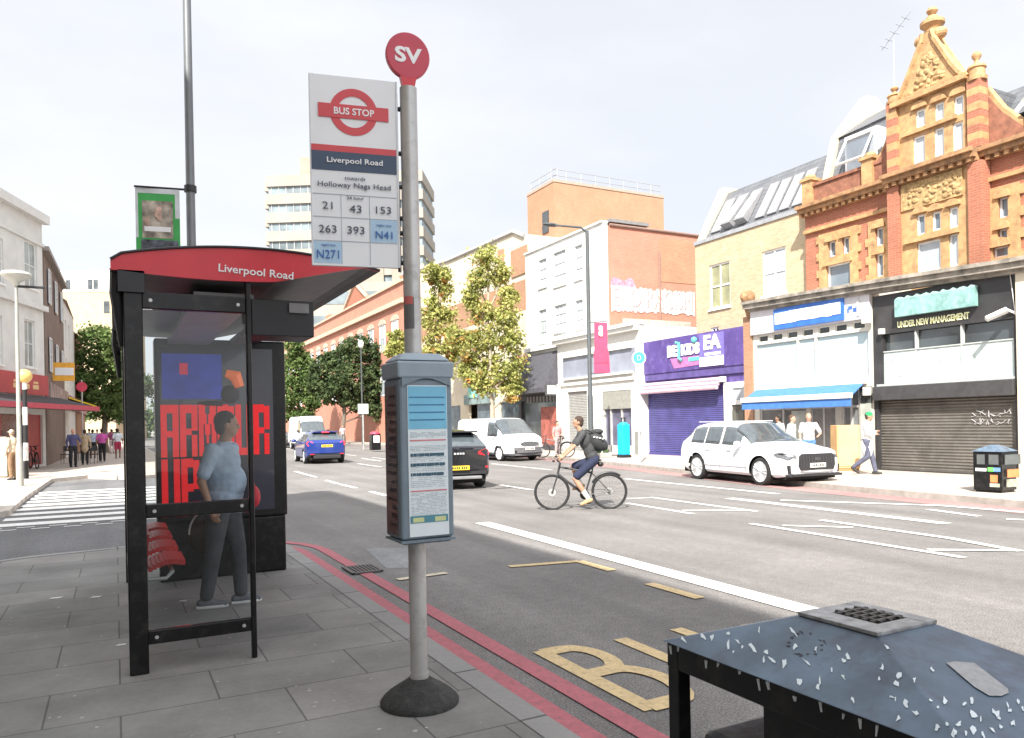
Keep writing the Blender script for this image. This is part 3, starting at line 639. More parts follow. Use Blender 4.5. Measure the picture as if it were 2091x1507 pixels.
# timetable case
M_case = P('case_grey', (.17, .225, .27), .35, var=.1, scale=8, dirt=((.25, .27, .28), 30, .25))
cx0, cx1, cy0, cy1, cz0, cz1 = 1.385, 1.70, 3.98, 4.25, .935, 1.99
m = MB(); m.box(cx0, cx1, cy0, cy1, cz0+.03, cz1-.13); m.box(cx0+.01, cx1-.01, cy0+.01, cy1-.01, cz0, cz0+.03)
case = m.build('timetable_case', M_case, bs, bevel=.014)
m = MB(); m.hexa([(cx0-.008, cy0-.008, cz1-.13), (cx1+.008, cy0-.008, cz1-.13), (cx1+.008, cy1+.008, cz1-.13), (cx0-.008, cy1+.008, cz1-.13)],
                 [(cx0-.014, cy0-.014, cz1-.035), (cx1+.014, cy0-.014, cz1-.035), (cx1+.014, cy1+.014, cz1-.035), (cx0-.014, cy1+.014, cz1-.035)])
m.hexa([(cx0-.0, cy0-.0, cz1-.03), (cx1+.0, cy0-.0, cz1-.03), (cx1+.0, cy1+.0, cz1-.03), (cx0-.0, cy1+.0, cz1-.03)],
       [(cx0+.05, cy0+.05, cz1+.015), (cx1-.05, cy0+.05, cz1+.015), (cx1-.05, cy1-.05, cz1+.015), (cx0+.05, cy1-.05, cz1+.015)])
m.build('case_cap', P('cap_grey', (.30, .37, .43), .4, var=.08), case, bevel=.012)
# arched hood edge above the front sheet
m = MB(); pts = [(cx0+.02, cy0-.012, cz1-.13)]+[(cx0+.03+(cx1-cx0-.06)*i/14, cy0-.012, cz1-.155+.05*sin(pi*i/14)) for i in range(15)]+[(cx1-.02, cy0-.012, cz1-.13)]
m.prism([(cx0+.012, cy0-.012, cz1-.175), (cx0+.035, cy0-.012, cz1-.165)]+[(cx0+.04+(cx1-cx0-.08)*i/12, cy0-.012, cz1-.165+.034*sin(pi*i/12)) for i in range(13)]+[(cx1-.035, cy0-.012, cz1-.165), (cx1-.012, cy0-.012, cz1-.175), (cx1-.012, cy0-.012, cz1-.128), (cx0+.012, cy0-.012, cz1-.128)], (0, .013, 0))
m.build('hood_edge', M_case, case)
sx0, sx1, sz0, sz1 = cx0+.045, cx1-.035, cz0+.045, cz1-.17
m = MB(); m.box(sx0, sx1, cy0-.004, cy0-.001, sz0, sz1); sheet = m.build('timetable', P('timetable_paper', (.74, .82, .85), .35, var=.03), case)
H_ = sz1-sz0
m = MB(); m.box(sx0+.003, sx1-.003, cy0-.0055, cy0-.004, sz1-.29*H_, sz1-.005); m.build('header', P('header_blue', (.18, .50, .70), .4, var=.12, scale=5), sheet)
m = MB(); rnd = random.Random(5)
for k, f in enumerate((.075, .125, .175, .225)):
    m.box(sx0+.01, sx1-.015, cy0-.0068, cy0-.0055, sz1-(f+.008)*H_, sz1-f*H_)
m.build('printed_rule', P('rule_blue', (.04, .18, .34), .5), sheet)
m = MB()
for f in (.36, .695): m.box(sx0+.01, sx1-.01, cy0-.006, cy0-.004, sz1-(f+.009)*H_, sz1-f*H_)
m.build('printed_rule', P('rule_red', (.6, .2, .22), .5), sheet)
m = MB()
for f in (.45, .515, .58):
    x = sx0+.012
    while x < sx1-.03:
        w = rnd.uniform(.008, .02); m.box(x, x+w, cy0-.006, cy0-.004, sz1-(f+.019+rnd.uniform(0, .003))*H_, sz1-f*H_); x += w+rnd.uniform(.0005, .003)
m.build('printed_line', P('ink_teal', (.05, .12, .17), .6), sheet)
m = MB()
for f in [.31+.008*i for i in range(5)]+[.40+.01*i for i in range(4)]+[.475+.012*i for i in range(3)]+[.54+.012*i for i in range(3)]+[.61+.012*i for i in range(6)]+[.715+.0095*i for i in range(18)]:
    x = sx0+.012
    while x < sx1-.02:
        w = rnd.uniform(.006, .03); 
        if rnd.random() < .85: m.box(x, min(x+w, sx1-.01), cy0-.0056, cy0-.004, sz1-(f+.003)*H_, sz1-f*H_)
        x += w+rnd.uniform(.002, .007)
m.build('small_print', P('ink_pale', (.38, .45, .48), .6), sheet)
m = MB(); m.box(sx0+.005, sx1-.005, cy0-.006, cy0-.004, sz0+.075, sz0+.115); fb_ = m.build('footer', P('footer_teal', (.08, .25, .31), .5, var=.1), sheet)
m = MB(); m.box(sx0+.02, sx0+.085, cy0-.0075, cy0-.006, sz0+.08, sz0+.105); m.box(sx1-.085, sx1-.02, cy0-.0075, cy0-.006, sz0+.08, sz0+.105); m.build('footer_icon', P('icon_yellow', (.55, .6, .3), .5), fb_)
# side sheet (dark, reflective)
m = MB(); m.box(cx0-.004, cx0-.001, cy0+.05, cy1-.03, cz0+.05, cz1-.17); sd_ = m.build('side_timetable', P('side_sheet', (.15, .125, .12), .18, var=.45, scale=6, spec=.8), case)
m = MB(); rnd = random.Random(9)
for i in range(16):
    z = cz0+.1+i*.048; m.box(cx0-.006, cx0-.004, cy0+.06, cy0+.06+rnd.uniform(.08, .16), z, z+.012+rnd.uniform(0, .012))
m.build('printed_line', P('side_ink', (.03, .03, .035), .3), sd_)
m = MB(); m.box(cx0-.003, cx1+.003, cy0-.003, cy1+.003, cz0+.012, cz0+.026); m.build('case_sill', M_case, case)

# ------------------------------------------------------------------ near litter bin (double, hipped lid)
X0, X1, Y0, Y1 = 1.352, 1.93, .826, 1.68
zr, zt = .985, 1.10
tb = thing('litter_bin', 'black street litter bin with paint spattered blue grey hipped lid, nearest the camera', 'litter bin', (1.64, 1.25, 0))
M_lid = P('lid_slate', (.10, .145, .20), .40, var=.3, scale=7, dirt=((.055, .05, .07), 6, .7), bump=.12, bscale=25)
px0, px1, py0, py1 = 1.545, 1.74, 1.165, 1.37
m = MB(); e = .012
rim = [(X0-e, Y0-e, zr), (X1+e, Y0-e, zr), (X1+e, Y1+e, zr), (X0-e, Y1+e, zr)]; plat = [(px0, py0, zt), (px1, py0, zt), (px1, py1, zt), (px0, py1, zt)]
m.hexa(rim, plat); lid = m.build('lid', M_lid, tb, bevel=.004)
# platform with a stubber grid
m = MB(); M_pl = P('worn_plate', (.36, .37, .38), .5, metal=.2, var=.25, scale=22, dirt=((.12, .12, .12), 30, .7))
z1_ = zt+.006
m.box(px0-.012, px0+.055, py0-.012, py1+.012, zt-.004, z1_); m.box(px1-.03, px1+.012, py0-.012, py1+.012, zt-.004, z1_); m.box(px0+.055, px1-.03, py1-.035, py1+.012, zt-.004, z1_-.001); m.box(px0+.055, px1-.03, py0-.012, py0+.04, zt-.004, z1_-.001)
pl = m.build('stubbing_plate', M_pl, lid, bevel=.002)
m = MB(); m.box(px0+.055, px1-.03, py0+.04, py1-.035, zt+.0005, zt+.002); m.build('grid_base', P('soot', (.01, .01, .01), .9), pl)
m = MB()
for i in range(5): y = py0+.05+i*.024; m.box(px0+.055, px1-.03, y, y+.009, zt+.003, zt+.009)
for i in range(3): x = px0+.07+i*.035; m.box(x, x+.007, py0+.04, py1-.035, zt+.0035, zt+.0095)
m.build('grid', P('sooty', (.09, .085, .08), .7, var=.5, scale=60), pl)
# plaque on the near hip face (facing -Y side) and spatter
def lidz(x, y):
    e = .012; a = min((x-X0+e)/(px0-X0+e), (X1+e-x)/(X1+e-px1), (y-Y0+e)/(py0-Y0+e), (Y1+e-y)/(Y1+e-py1), 1.); return zr+(zt-zr)*max(a, 0)
def onlid(px, py):      # photo ray against the lid
    d = ray(px, py); t = .8
    for _ in range(400):
        q = EYE+d*t
        if q.z <= lidz(q.x, q.y): break
        t += .005
    return q
def decal(m, pts, dz=.0018):
    q = [onlid(*p) for p in pts]
    if any(not (X0-.01 < v.x < X1+.01 and Y0-.01 < v.y < Y1+.01 and v.z > zr-.01) or (px0-.012 < v.x < px1+.012 and py0-.012 < v.y < py1+.012) for v in q): return
    m.add([(v.x, v.y, lidz(v.x, v.y)+dz) for v in q], [tuple(range(len(q)))])
m = MB(); pq = [(1932, 1358), (1950, 1355), (1990, 1357), (2058, 1410), (2060, 1418), (2045, 1426), (2020, 1424), (1990, 1408)]
decal(m, pq, .003); m.build('plaque', P('plaque_grey', (.36, .37, .38), .4, metal=.2, var=.15, scale=60), lid)
m = MB(); rnd = random.Random(11)
spots = [(206,263),(120,268),(155,300),(270,290),(318,292),(385,200,),(405,267),(408,330),(462,312),(440,368),(490,345),(552,352),(585,250),(625,372),(612,425),(655,420),(728,435),(782,262),(790,338),(855,432),(908,360),(1040,350),(1065,420),(1090,400),(812,540),(930,535),(920,575),(998,475),(1062,515),(1115,645),(1310,345),(1285,465),(1268,530),(1380,505),(1365,555),(1468,537),(1570,470),(1335,632),(1360,645),(1420,670),(1475,722),(1375,755),(1595,810),(1650,785),(1720,780),(1560,650),(1600,690),(1640,650),(1750,670),(1795,650),(1805,725),(1845,760),(1930,720),(1945,750),(2010,705),(2000,680),(1700,835),(1760,835),(1805,820),(1860,850),(1910,810),(1965,800),(2030,780),(2060,655),(2085,700),(1690,840)]
for s_ in spots:
    x, y = 1340+s_[0]/2.784, 1200+s_[1]/2.784; rx = rnd.choice((3.2, 4.5, 6.5, 9)); ry = rnd.uniform(6, 16); an = rnd.uniform(-.2, 1.0); k = 7
    pts = []
    for i in range(k):
        a = 2*pi*i/k; q = rnd.uniform(.35, 1.3); u, v = rx*.75*cos(a)*q, ry*.75*sin(a)*q; pts.append((x+u*cos(an)+v*sin(an), y-u*sin(an)+v*cos(an)))
    decal(m, pts)
o = m.build('paint_spatter', P('spatter_white', (.68, .76, .80), .6, var=.08), lid); o['kind'] = 'stuff'
# scratched ring on the lid
m = MB(); rnd = random.Random(2)
for i in range(22):
    a = rnd.uniform(0, 2*pi); x, y = 1340+(850+rnd.uniform(.8, 1.05)*105*cos(a))/2.784, 1200+(325+rnd.uniform(.8, 1.1)*70*sin(a))/2.784; pts = [(x+rnd.uniform(2, 6)*cos(b), y+rnd.uniform(.6, 2)*sin(b)) for b in [k*pi/3 for k in range(6)]]; decal(m, pts, .0012)
o = m.build('scratch_mark', P('scratch', (.06, .055, .07), .7), lid); o['kind'] = 'stuff'
# body: posts, beams, closed half and the open aperture
m = MB(); t_ = .045
m.box(X0, X1, Y0, Y0+t_, zr-.07, zr-.002); m.box(X0, X1, Y1-t_, Y1, zr-.07, zr-.002); m.box(X0, X0+t_, Y0+t_, Y1-t_, zr-.07, zr-.002); m.box(X1-t_, X1, Y0+t_, Y1-t_, zr-.07, zr-.002)
m.build('top_rail', M_black, tb, bevel=.003)
for x, y in ((X0, Y0), (X1-t_, Y0), (X0, Y1-t_), (X1-t_, Y1-t_)):
    m = MB(); m.box(x+.001, x+t_-.001, y+.001, y+t_-.001, 0, zr-.07); m.build('post', M_black, tb, bevel=.003)
m = MB(); m.box(X0+.004, X0+.02, Y0+t_, 1.33, .02, zr-.07); m.build('side_panel', M_black, tb)
m = MB(); m.box(X0+.02, X1-.02, 1.31, 1.33, .02, zr-.08); m.build('divider', M_black, tb)
m = MB(); m.box(X0+.004, X0+.02, 1.33, Y1-t_, .02, .62); m.box(X1-.02, X1-.004, Y0+t_, Y1-t_, .02, .62); m.box(X0+t_, X1-t_, Y1-.02, Y1-.004, .02, .66); m.box(X0+t_, X1-t_, Y0+.004, Y0+.02, .02, .9); m.box(X0+.02, X1-.02, Y0+.02, Y1-.02, .02, .04); m.build('door_panel', M_black, tb)
m = MB(); m.box(X0+.04, X1-.06, 1.36, 1.6, .60, .76); m.build('hood', P('hood_slate', (.09, .10, .12), .6, var=.5, scale=18, dirt=((.3, .3, .3), 12, .5)), tb, bevel=.03)
m = MB()
rnd = random.Random(12)
for y in (1.664, 1.63, 1.52, 1.475, 1.40, 1.34, 1.31, 1.23, 1.16, 1.10, 1.06, 1.02):
    z = zr-.003-rnd.uniform(0, .012); w = rnd.uniform(.003, .006); h_ = rnd.uniform(.008, .03); m.tube([(X0-.001, y, z), (X0-.001, y+rnd.uniform(-.004, .004), z-h_)], [w, w*.5], 6)
o = m.build('paint_drip', P('spatter_white', (.68, .76, .80)), tb); o['kind'] = 'stuff'
# ================================================================== BUILDINGS
B_red = brick('red_brick', (.34, .115, .065), (.40, .145, .085), (.36, .2, .14), rough=.9, stain=.18)
B_orange = brick('orange_brick', (.345, .185, .105), (.40, .22, .135), (.38, .25, .17), rough=.9, stain=.15)
B_yellow = brick('yellow_brick', (.43, .33, .205), (.52, .41, .27), (.5, .42, .31), rough=.9, stain=.12)
B_fadered = brick('faded_red_brick', (.46, .19, .13), (.50, .22, .15), (.46, .24, .18), rough=.9, stain=.15)
B_dkbrick = brick('brown_brick', (.17, .11, .085), (.22, .15, .12), (.2, .17, .15), rough=.9)
M_terra = P('ochre_terracotta', (.46, .275, .13), .7, var=.22, scale=4, bump=.3, bscale=18, dirt=((.15, .09, .05), 4.5, .65))
M_carv = P('carved_terracotta', (.42, .28, .13), .8, var=.45, scale=9, bump=1., bscale=7, dirt=((.16, .1, .05), 12, .7))
M_cream = P('cream_render', (.58, .52, .41), .85, var=.08, scale=1.2)
M_render = P('white_render', (.66, .66, .64), .85, var=.07, scale=1.5, dirt=((.5, .5, .48), 1.2, .35))
M_slate = brick('slate', (.12, .13, .145), (.16, .165, .18), (.06, .06, .065), .3, .2, .008, .6, .2, .3)
M_cornice = P('stained_cornice', (.30, .27, .23), .9, var=.4, scale=3, dirt=((.08, .075, .07), 2.5, .8))
M_frost = P('frosted_pane', (.42, .52, .54), .35, var=.08, scale=1.2)
M_dglass = P('dark_glass', (.05, .06, .065), .06, var=.5, scale=1, spec=.9)
M_shut = P('shutter_paint', (.05, .05, .05), .55)
XA, XB = 20.1, 22.3
FA = Fac((XA, 0), (0, 1), (-1, 0)); FB = Fac((XB, 0), (0, 1), (-1, 0))
def zc(F, x, y, d=0): return F.m(x, y, d)[1]
def sc(F, x, d=0): return F.m(x, 864, d)[0]
def shutter(F, par, s0, s1, z0, z1, mat, d=-.12, pitch=.085):
    mb = MB(); z = z0; k = 0
    while z < z1-.01:
        t = min(z+pitch, z1); a, b, c, e = F.p(s0, z, d), F.p(s1, z, d), F.p(s1, (z+t)/2, d+.022), F.p(s0, (z+t)/2, d+.022)
        mb.quad(a, b, c, e); mb.quad(e, c, F.p(s1, t, d), F.p(s0, t, d)); z = t
    mb.fb(F, s0, s1, z0, z0+.06, d+.0, d+.04)
    return mb.build('shutter', mat, par, fix=False)
# ---------------- shop with the black shutter
a0, a1 = sc(FA, 2084), sc(FA, 1787)
t = thing('closed_shop', 'black fronted closed shop with brown roller shutter, teal sign and frosted window band', 'shop', FA.p((a0+a1)/2, 0))
zg0, zg1, zf1, zs1, zb1, zcb, zct = zc(FA, 1977, 710), zc(FA, 1977, 661), zc(FA, 1977, 778), zc(FA, 1977, 811), zc(FA, 1977, 778), zc(FA, 1977, 572), zc(FA, 1977, 543)
M_blk = P('black_fascia', (.035, .034, .036), .5, var=.3, scale=2)
wall(FA, t, a0, a1, 0, zcb, [(a0+.12, a1-.12, .03, zs1), (a0+.12, a1-.3, zf1+.01, zg1)], M_blk, depth=2.18, rec=.25)
M_bshut = P('shutter_brown', (.115, .105, .092), .6, metal=.2, var=.25, scale=1.5, dirt=((.2, .19, .18), 4, .4))
sh1 = shutter(FA, t, a0+.12, a1-.12, .03, zs1, M_bshut)
mb = MB(); mb.fb(FA, a0+.06, a1-.06, zs1, zf1-.02, 0.005, .18); mb.build('shutter_box', P('box_dark', (.05, .048, .05), .5, var=.2), t, bevel=.02)
gr = [FA.m(1700+x/2.69, 500+y/2.69) for x, y in ((750, 900), (970, 1000))]
mb = MB(); rnd = random.Random(4); gs0, gs1 = gr[1][0], gr[0][0]; gz0, gz1 = gr[1][1], gr[0][1]
for j in range(2):
    n = 8
    for i in range(n):
        s_ = gs1-(gs1-gs0)*(i+.5)/n; zz = gz0+(gz1-gz0)*(.3+.42*(j)); p = [(s_+rnd.uniform(-.07, .07), zz+rnd.uniform(-.1, .1)) for _ in range(4)]
        mb.tube([FA.p(x, z, -.088) for x, z in p], .012, 5)
mb.build('graffiti', P('graffiti_grey', (.38, .38, .38), .7), sh1)
mb = MB(); mb.fb(FA, a0+.13, a1-.31, zg0, zg1-.005, -.2, -.17); mb.build('window', M_dglass, t)
mb = MB(); mb.fb(FA, a0+.12, a1-.10, zf1, zg0+.10, -.15, -.05); fw1 = mb.build('frosted_window', P('frost_pale', (.46, .53, .52), .4, var=.18, scale=5), t)
mb = MB(); 
for k in (.36, .68): s_ = a0+(a1-a0)*k; mb.fb(FA, s_-.02, s_+.02, zf1, zg1, -.16, -.03)
mb.fb(FA, a0+.12, a1-.3, zg0+.10, zg0+.13, -.15, -.02); mb.fb(FA, a0+.1, a1-.1, zf1-.01, zf1+.05, -.05, .03); mb.build('glazing_bar', P('bar_grey', (.45, .47, .46), .5), t)
mb = MB(); rnd = random.Random(8)
for i in range(70):
    s_ = rnd.uniform(a0+.3, a1-.3); z = rnd.uniform(zf1+.1, zg0-.05); mb.fb(FA, s_, s_+rnd.uniform(.03, .12), z, z+rnd.uniform(.01, .05), -.051, -.046)
mb.build('window_pattern', P('frost_dark', (.42, .5, .49), .5), fw1)
r = [FA.m(1700+x/2.69, 500+y/2.69, .2) for x, y in ((335, 305), (345, 395), (775, 230), (780, 335))]
q0, q1 = (r[2][0]+r[3][0])/2, (r[0][0]+r[1][0])/2; zA, zB = (r[1][1]+r[3][1])/2, (r[0][1]+r[2][1])/2
mb = MB(); mb.fb(FA, q0, q1, zA, zB, .03, .2); sg = mb.build('sign', P('sign_teal', (.22, .40, .38), .6, var=.25, scale=4, dirt=((.4, .55, .53), 8, .5)), t)
mb = MB(); n = 24
pts = [(q0, zB)]+[(q0+(q1-q0)*i/n, zB+.05+.035*sin(i*2.3)) for i in range(n+1)]+[(q1, zB)]
mb.fp(FA, pts, .03, .18); mb.build('torn_edge', P('torn_teal', (.33, .5, .48), .8), sg)
mb = MB(); ftext(mb, FA, 'UNDER NEW MANAGEMENT', sc(FA, 1700+765/2.69), sc(FA, 1700+370/2.69), zc(FA, 1910, 660)+.0, zc(FA, 1910, 650)+.05, .02, .02, .02); mb.build('lettering', P('pale_yellow_ink', (.72, .70, .42), .5, emis=.1), t)
# camera
cz_ = zc(FA, 2050, 640, .4)
mb = MB(); c_ = FA.p(sc(FA, 2062, .1), zc(FA, 2062, 632, .1), .12); e_ = c_+Vector((-.42, .28, -.22)); dr_ = (e_-c_).normalized()
mb.tube([c_, e_], [.085, .08], 4); cm = mb.build('security_camera', P('camera_white', (.7, .7, .68), .4), t, bevel=.01)
mb = MB(); mb.tube([c_+Vector((.02, 0, 0)), FA.p(sc(FA, 2080), zc(FA, 2080, 640), 0)], .03, 8); mb.tube([FA.p(sc(FA, 2079), zc(FA, 2079, 640), .03), FA.p(sc(FA, 2070), zc(FA, 2070, 560), .03)], .012, 6); mb.build('arm', P('camera_white', (.7, .7, .68)), cm)
mb = MB(); mb.fb(FA, sc(FA, 1812), sc(FA, 1804), zc(FA, 1808, 682), zc(FA, 1808, 671), .02, .16); mb.build('alarm_box', P('alarm_cream', (.75, .72, .62), .5), t)
# shared cornice, one per shop
def scornice(F, par, s0, s1, za, zb, h, d=.42):
    mb = MB()
    for f0, f1, dd in ((0, .28, .45), (.28, .72, .8), (.72, 1, 1.)):
        mb.hexa([F.p(s0, za-h+h*f0, -.1), F.p(s1, zb-h+h*f0, -.1), F.p(s1, zb-h+h*f0, d*dd), F.p(s0, za-h+h*f0, d*dd)], [F.p(s0, za-h+h*f1, -.1), F.p(s1, zb-h+h*f1, -.1), F.p(s1, zb-h+h*f1, d*dd), F.p(s0, za-h+h*f1, d*dd)])
    return mb.build('cornice', M_cornice, par)
def cornice(F, par, s0, s1, z0, z1, mat, d=.42, name='cornice'):
    mb = MB(); h = z1-z0
    mb.fb(F, s0, s1, z0, z0+h*.28, -.1, d*.45); mb.fb(F, s0, s1, z0+h*.28, z0+h*.72, -.1, d*.8); mb.fb(F, s0, s1, z0+h*.72, z1, -.1, d)
    return mb.build(name, mat, par)
scornice(FA, t, a0, a1+.015, zc(FA, 2084, 522, .42), zc(FA, 1787, 569, .42), .36)
# ---------------- the shop past the right edge of the photo (a sliver)
t = thing('corner_shop', 'pale fronted shop, only a sliver in view beside the black fronted shop', 'shop', FA.p(8, 0))
wall(FA, t, 4.5, a0-.28, 0, zcb, [(5, a0-.45, .4, 2.4), (5, a0-.45, 2.7, 4.1)], P('pale_front', (.6, .6, .58), .8), depth=2.18)
mb = MB(); mb.fb(FA, 5.01, a0-.46, .41, 2.39, -.2, -.15); mb.fb(FA, 5.01, a0-.46, 2.71, 4.09, -.2, -.15); mb.build('window', M_glass, t)
mb = MB(); mb.fb(FA, a0-.277, a0-.003, 0, zcb+.2, -.3, .12); mb.build('pilaster', M_cream, t); scornice(FA, t, 4.5, a0-.003, zc(FA, 2084, 522, .42)-.12, zc(FA, 2084, 522, .42), .36)
# ---------------- shop with the blue awning
b0_, b1_ = a1+.03, sc(FA, 1541)
t = thing('awning_shop', 'white fronted takeaway shop with blue sign, frosted panes and striped blue awning', 'shop', FA.p((b0_+b1_)/2, 0))
col = 1660; Z = lambda y: zc(FA, col, y)
zcb_k, zct_k = zcb, zct; zcb = Z(601); zct = zcb
zfa0, zfa1, zw0, zw1, zp0, zp1 = Z(667), zcb, Z(685), Z(670), Z(775), Z(690)
nW = 7; Wd = (b1_-b0_-.3)/nW
holes = [(b0_+.15+i*Wd+.1, b0_+.15+(i+1)*Wd-.1, zw0, zw1) for i in range(nW)]
pan = [(b0_+.15, b0_+.15+2.95*Wd), (b0_+.15+3.08*Wd, b0_+.15+4.1*Wd), (b0_+.15+4.22*Wd, b1_-.15)]
holes += [(p, q, zp0, zp1) for p, q in pan]
zaw = Z(800); ex = [(b0_+.5, b0_+1.15, .05, zaw), (b0_+1.35, b0_+2.35, .05, zaw), (b0_+2.5, b1_-.25, .45, zaw)]
holes += ex
wall(FA, t, b0_, b1_, 0, zcb, holes, P('shop_cream', (.58, .55, .48), .7, var=.06), depth=2.18, rec=.15)
for h in holes[:nW]: window(FA, t, h, gm=M_dglass, fm=P('frame_cream', (.7, .68, .6), .6), rec=.08, fw=.03)
mb = MB()
for h in holes[nW:nW+3]: mb.fb(FA, h[0]+.002, h[1]-.002, h[2]+.002, h[3]-.002, -.12, -.08)
mb.build('frosted_window', M_frost, t)
mb = MB(); mb.fb(FA, b0_-.0, b1_+.0, zfa0, zcb-.02, .0, .12); fa_ = mb.build('fascia', P('fascia_white', (.58, .56, .58), .6, var=.05), t)
r = [FA.m(1280+x/3.767, 560+y/3.767, .16) for x, y in ((1130, 265), (1135, 420), (1665, 182), (1668, 360))]
q0, q1 = r[2][0], r[0][0]; zA, zB = (r[1][1]+r[3][1])/2, (r[0][1]+r[2][1])/2
mb = MB(); mb.fb(FA, q0, q1, zA, zB, .12, .18); sg = mb.build('sign', P('sign_blue', (.04, .15, .50), .45, var=.15, scale=3), fa_)
# bleached block letters: unreadable in the photo, kept as close set white glyph blocks
mb = MB(); rnd = random.Random(6); x = q0+.1; h_ = zB-zA
while x < q1-.12:
    w = min(rnd.uniform(.24, .34), q1-.06-x); z0_ = zA+h_*(.26+rnd.uniform(-.02, .03)); z1__ = zA+h_*(.80+rnd.uniform(-.015, .015))
    mb.fb(FA, x, x+w, z0_, z1__, .18, .195); x += w+rnd.choice((.0, .0, .018))
mb.build('lettering', P('bleached_white', (.86, .86, .86), .5), sg)
# two small marks right of it
mb = MB(); c1 = FA.m(1743, 634, .13); c2 = FA.m(1752, 640, .13)
for k, (dx_, dz_, w, h2) in enumerate(((.12, .1, .14, .1), (.2, .02, .05, .14), (-.04, .02, .12, .12), (-.14, .06, .12, .08))):
    mb.fb(FA, c1[0]+dx_-w/2, c1[0]+dx_+w/2, c1[1]+dz_-h2/2, c1[1]+dz_+h2/2, .12, .13+k*.001)
mb.build('emblem', P('sign_blue2', (.05, .14, .5), .5), fa_)
mb = MB(); mb.fb(FA, b0_+.35, b0_+.42, zfa0+.1, zcb-.1, .12, .15); mb.build('cable', P('cable_grey', (.5, .5, .5), .5), fa_)
# end bracket of the fascia and ball ornament
mb = MB(); c_ = FA.p(b1_+.02, zc(FA, 1528, 612)+.05, .2); mb.sphere(c_, (.3, .22, .26), 14, 10); mb.tube([c_+Vector((0, .05, -.1)), c_+Vector((.15, .1, -.7))], [.16, .08], 10); mb.build('console', P('console_brown', (.32, .18, .09), .8, var=.4, scale=9, bump=.8, bscale=20), t, smooth=True)
mb = MB(); mb.fb(FA, sc(FA, 1790), sc(FA, 1777), zc(FA, 1784, 660), zc(FA, 1784, 642), .1, .3); mb.build('alarm_box', P('alarm_cream', (.75, .72, .62), .5), t)
mb = MB(); mb.fb(FA, b0_+.05, b0_+.22, zp0-.6, zp0-.35, .02, .2); mb.build('bracket_box', P('alarm_cream', (.75, .72, .62)), t)
mb = MB(); mb.fb(FA, b1_+.01, b1_+.42, 0, zcb-.35, -1.5, .05); mb.build('pier', B_orange, t)
# awning
w0, w1 = sc(FA, 1766, .1), sc(FA, 1548, .1); zw = Z(786); zf_ = zc(FA, 1640, 813, 1.0); dd = 1.0
s0f, s1f = sc(FA, 1280+1735/3.767, dd), sc(FA, 1280+895/3.767, dd)
aw = MB(); aw.hexa([FA.p(s0f, zf_, dd), FA.p(s1f, zf_, dd), FA.p(w1, zw-.03, .06), FA.p(w0, zw-.03, .06)], [FA.p(s0f, zf_+.02, dd), FA.p(s1f, zf_+.02, dd), FA.p(w1, zw, .06), FA.p(w0, zw, .06)])
M_awn = P('awning_blue', (.06, .18, .52), .75, var=.12, scale=6)
an = aw.build('awning', M_awn, t)
mb = MB(); mb.fb(FA, s0f-.02, s1f+.02, zf_-.06, zf_+.10, dd, dd+.09); mb.build('front_bar', P('bar_cream', (.8, .72, .6), .5), an)
mb = MB(); mb.fb(FA, s0f, s1f, zf_-.30, zf_-.06, dd+.03, dd+.045); mb.build('valance', M_awn, an)
mb = MB(); mb.fb(FA, w0-.05, w1+.05, zw-.06, zw+.07, .02, .2); mb.build('cassette', P('bar_cream', (.8, .72, .6)), an)
# shopfront under the awning
mb = MB(); M_alu = P('aluminium', (.55, .55, .53), .4, metal=.3)
for h in ex:
    mb.fb(FA, h[0]+.002, h[1]-.002, h[2]+.002, h[3]-.002, -.14, -.10)
mb.build('door_glass', P('shop_glass', (.20, .21, .21), .1, var=.3, scale=1.2, spec=.8), t)
mb = MB()
for h in ex:
    for s_ in (h[0]+.03, (h[0]+h[1])/2, h[1]-.03): mb.fb(FA, s_-.03, s_+.03, h[2]+.003, h[3]-.003, -.1, -.04)
    mb.fb(FA, h[0]+.06, h[1]-.06, zaw-.55, zaw-.48, -.1, -.05)
mb.build('door_frame', M_alu, t)
mb = MB(); mb.fb(FA, b0_+1.42, b0_+2.3, .06, 2.0, -.099, -.06); mb.build('door', P('door_grey', (.22, .21, .2), .5), t)
mb = MB(); mb.fb(FA, b0_+2.6, b1_-1.6, .5, zaw-.6, -.099, -.07); mb.fb(FA, b0_+.05, b0_+.45, .9, 2.1, .003, .03); mb.build('poster', P('window_sheet', (.5, .53, .48), .5, var=.25, scale=2), t)
mb = MB(); mb.fb(FA, b0_+.04, b0_+.47, 2.0, 2.5, .003, .035); mb.build('menu_board', P('menu_dark', (.06, .065, .06), .4, var=.6, scale=12), t)
scornice(FA, t, b0_-.014, b1_+.15, zc(FA, 1787, 569, .42), zc(FA, 1541, 611, .42), .36)
# ---------------- purple shop
p0, p1 = sc(FB, 1528), sc(FB, 1312)
t = thing('purple_shop', 'single storey purple shop with purple roller shutter and rolled up pink awning', 'shop', FB.p((p0+p1)/2, 0))
Z = lambda y, x=1420: zc(FB, x, y)
M_pur = P('purple_paint', (.085, .055, .22), .5, var=.18, scale=1.5, dirt=((.22, .16, .40), 3, .4))
zt_ = (zc(FB, 1315, 698)+zc(FB, 1527, 668))/2; zf0 = (zc(FB, 1315, 765)+zc(FB, 1527, 744))/2
sd0, sd1 = sc(FB, 1280+765/3.767), p1; dr0, dr1 = sc(FB, 1533), sc(FB, 1480)
zsh = Z(796)
wall(FB, t, p0, p1, 0, zt_-.05, [(sd0+.05, sd1-.12, .03, zsh)], M_pur, depth=6)
shutter(FB, t, sd0+.05, sd1-.12, .03, zsh, P('shutter_purple', (.07, .065, .22), .45, var=.2, scale=2, metal=.1))
mb = MB(); mb.fb(FB, p0, p1, zf0, zt_, .003, .12); fa_ = mb.build('fascia', M_pur, t)
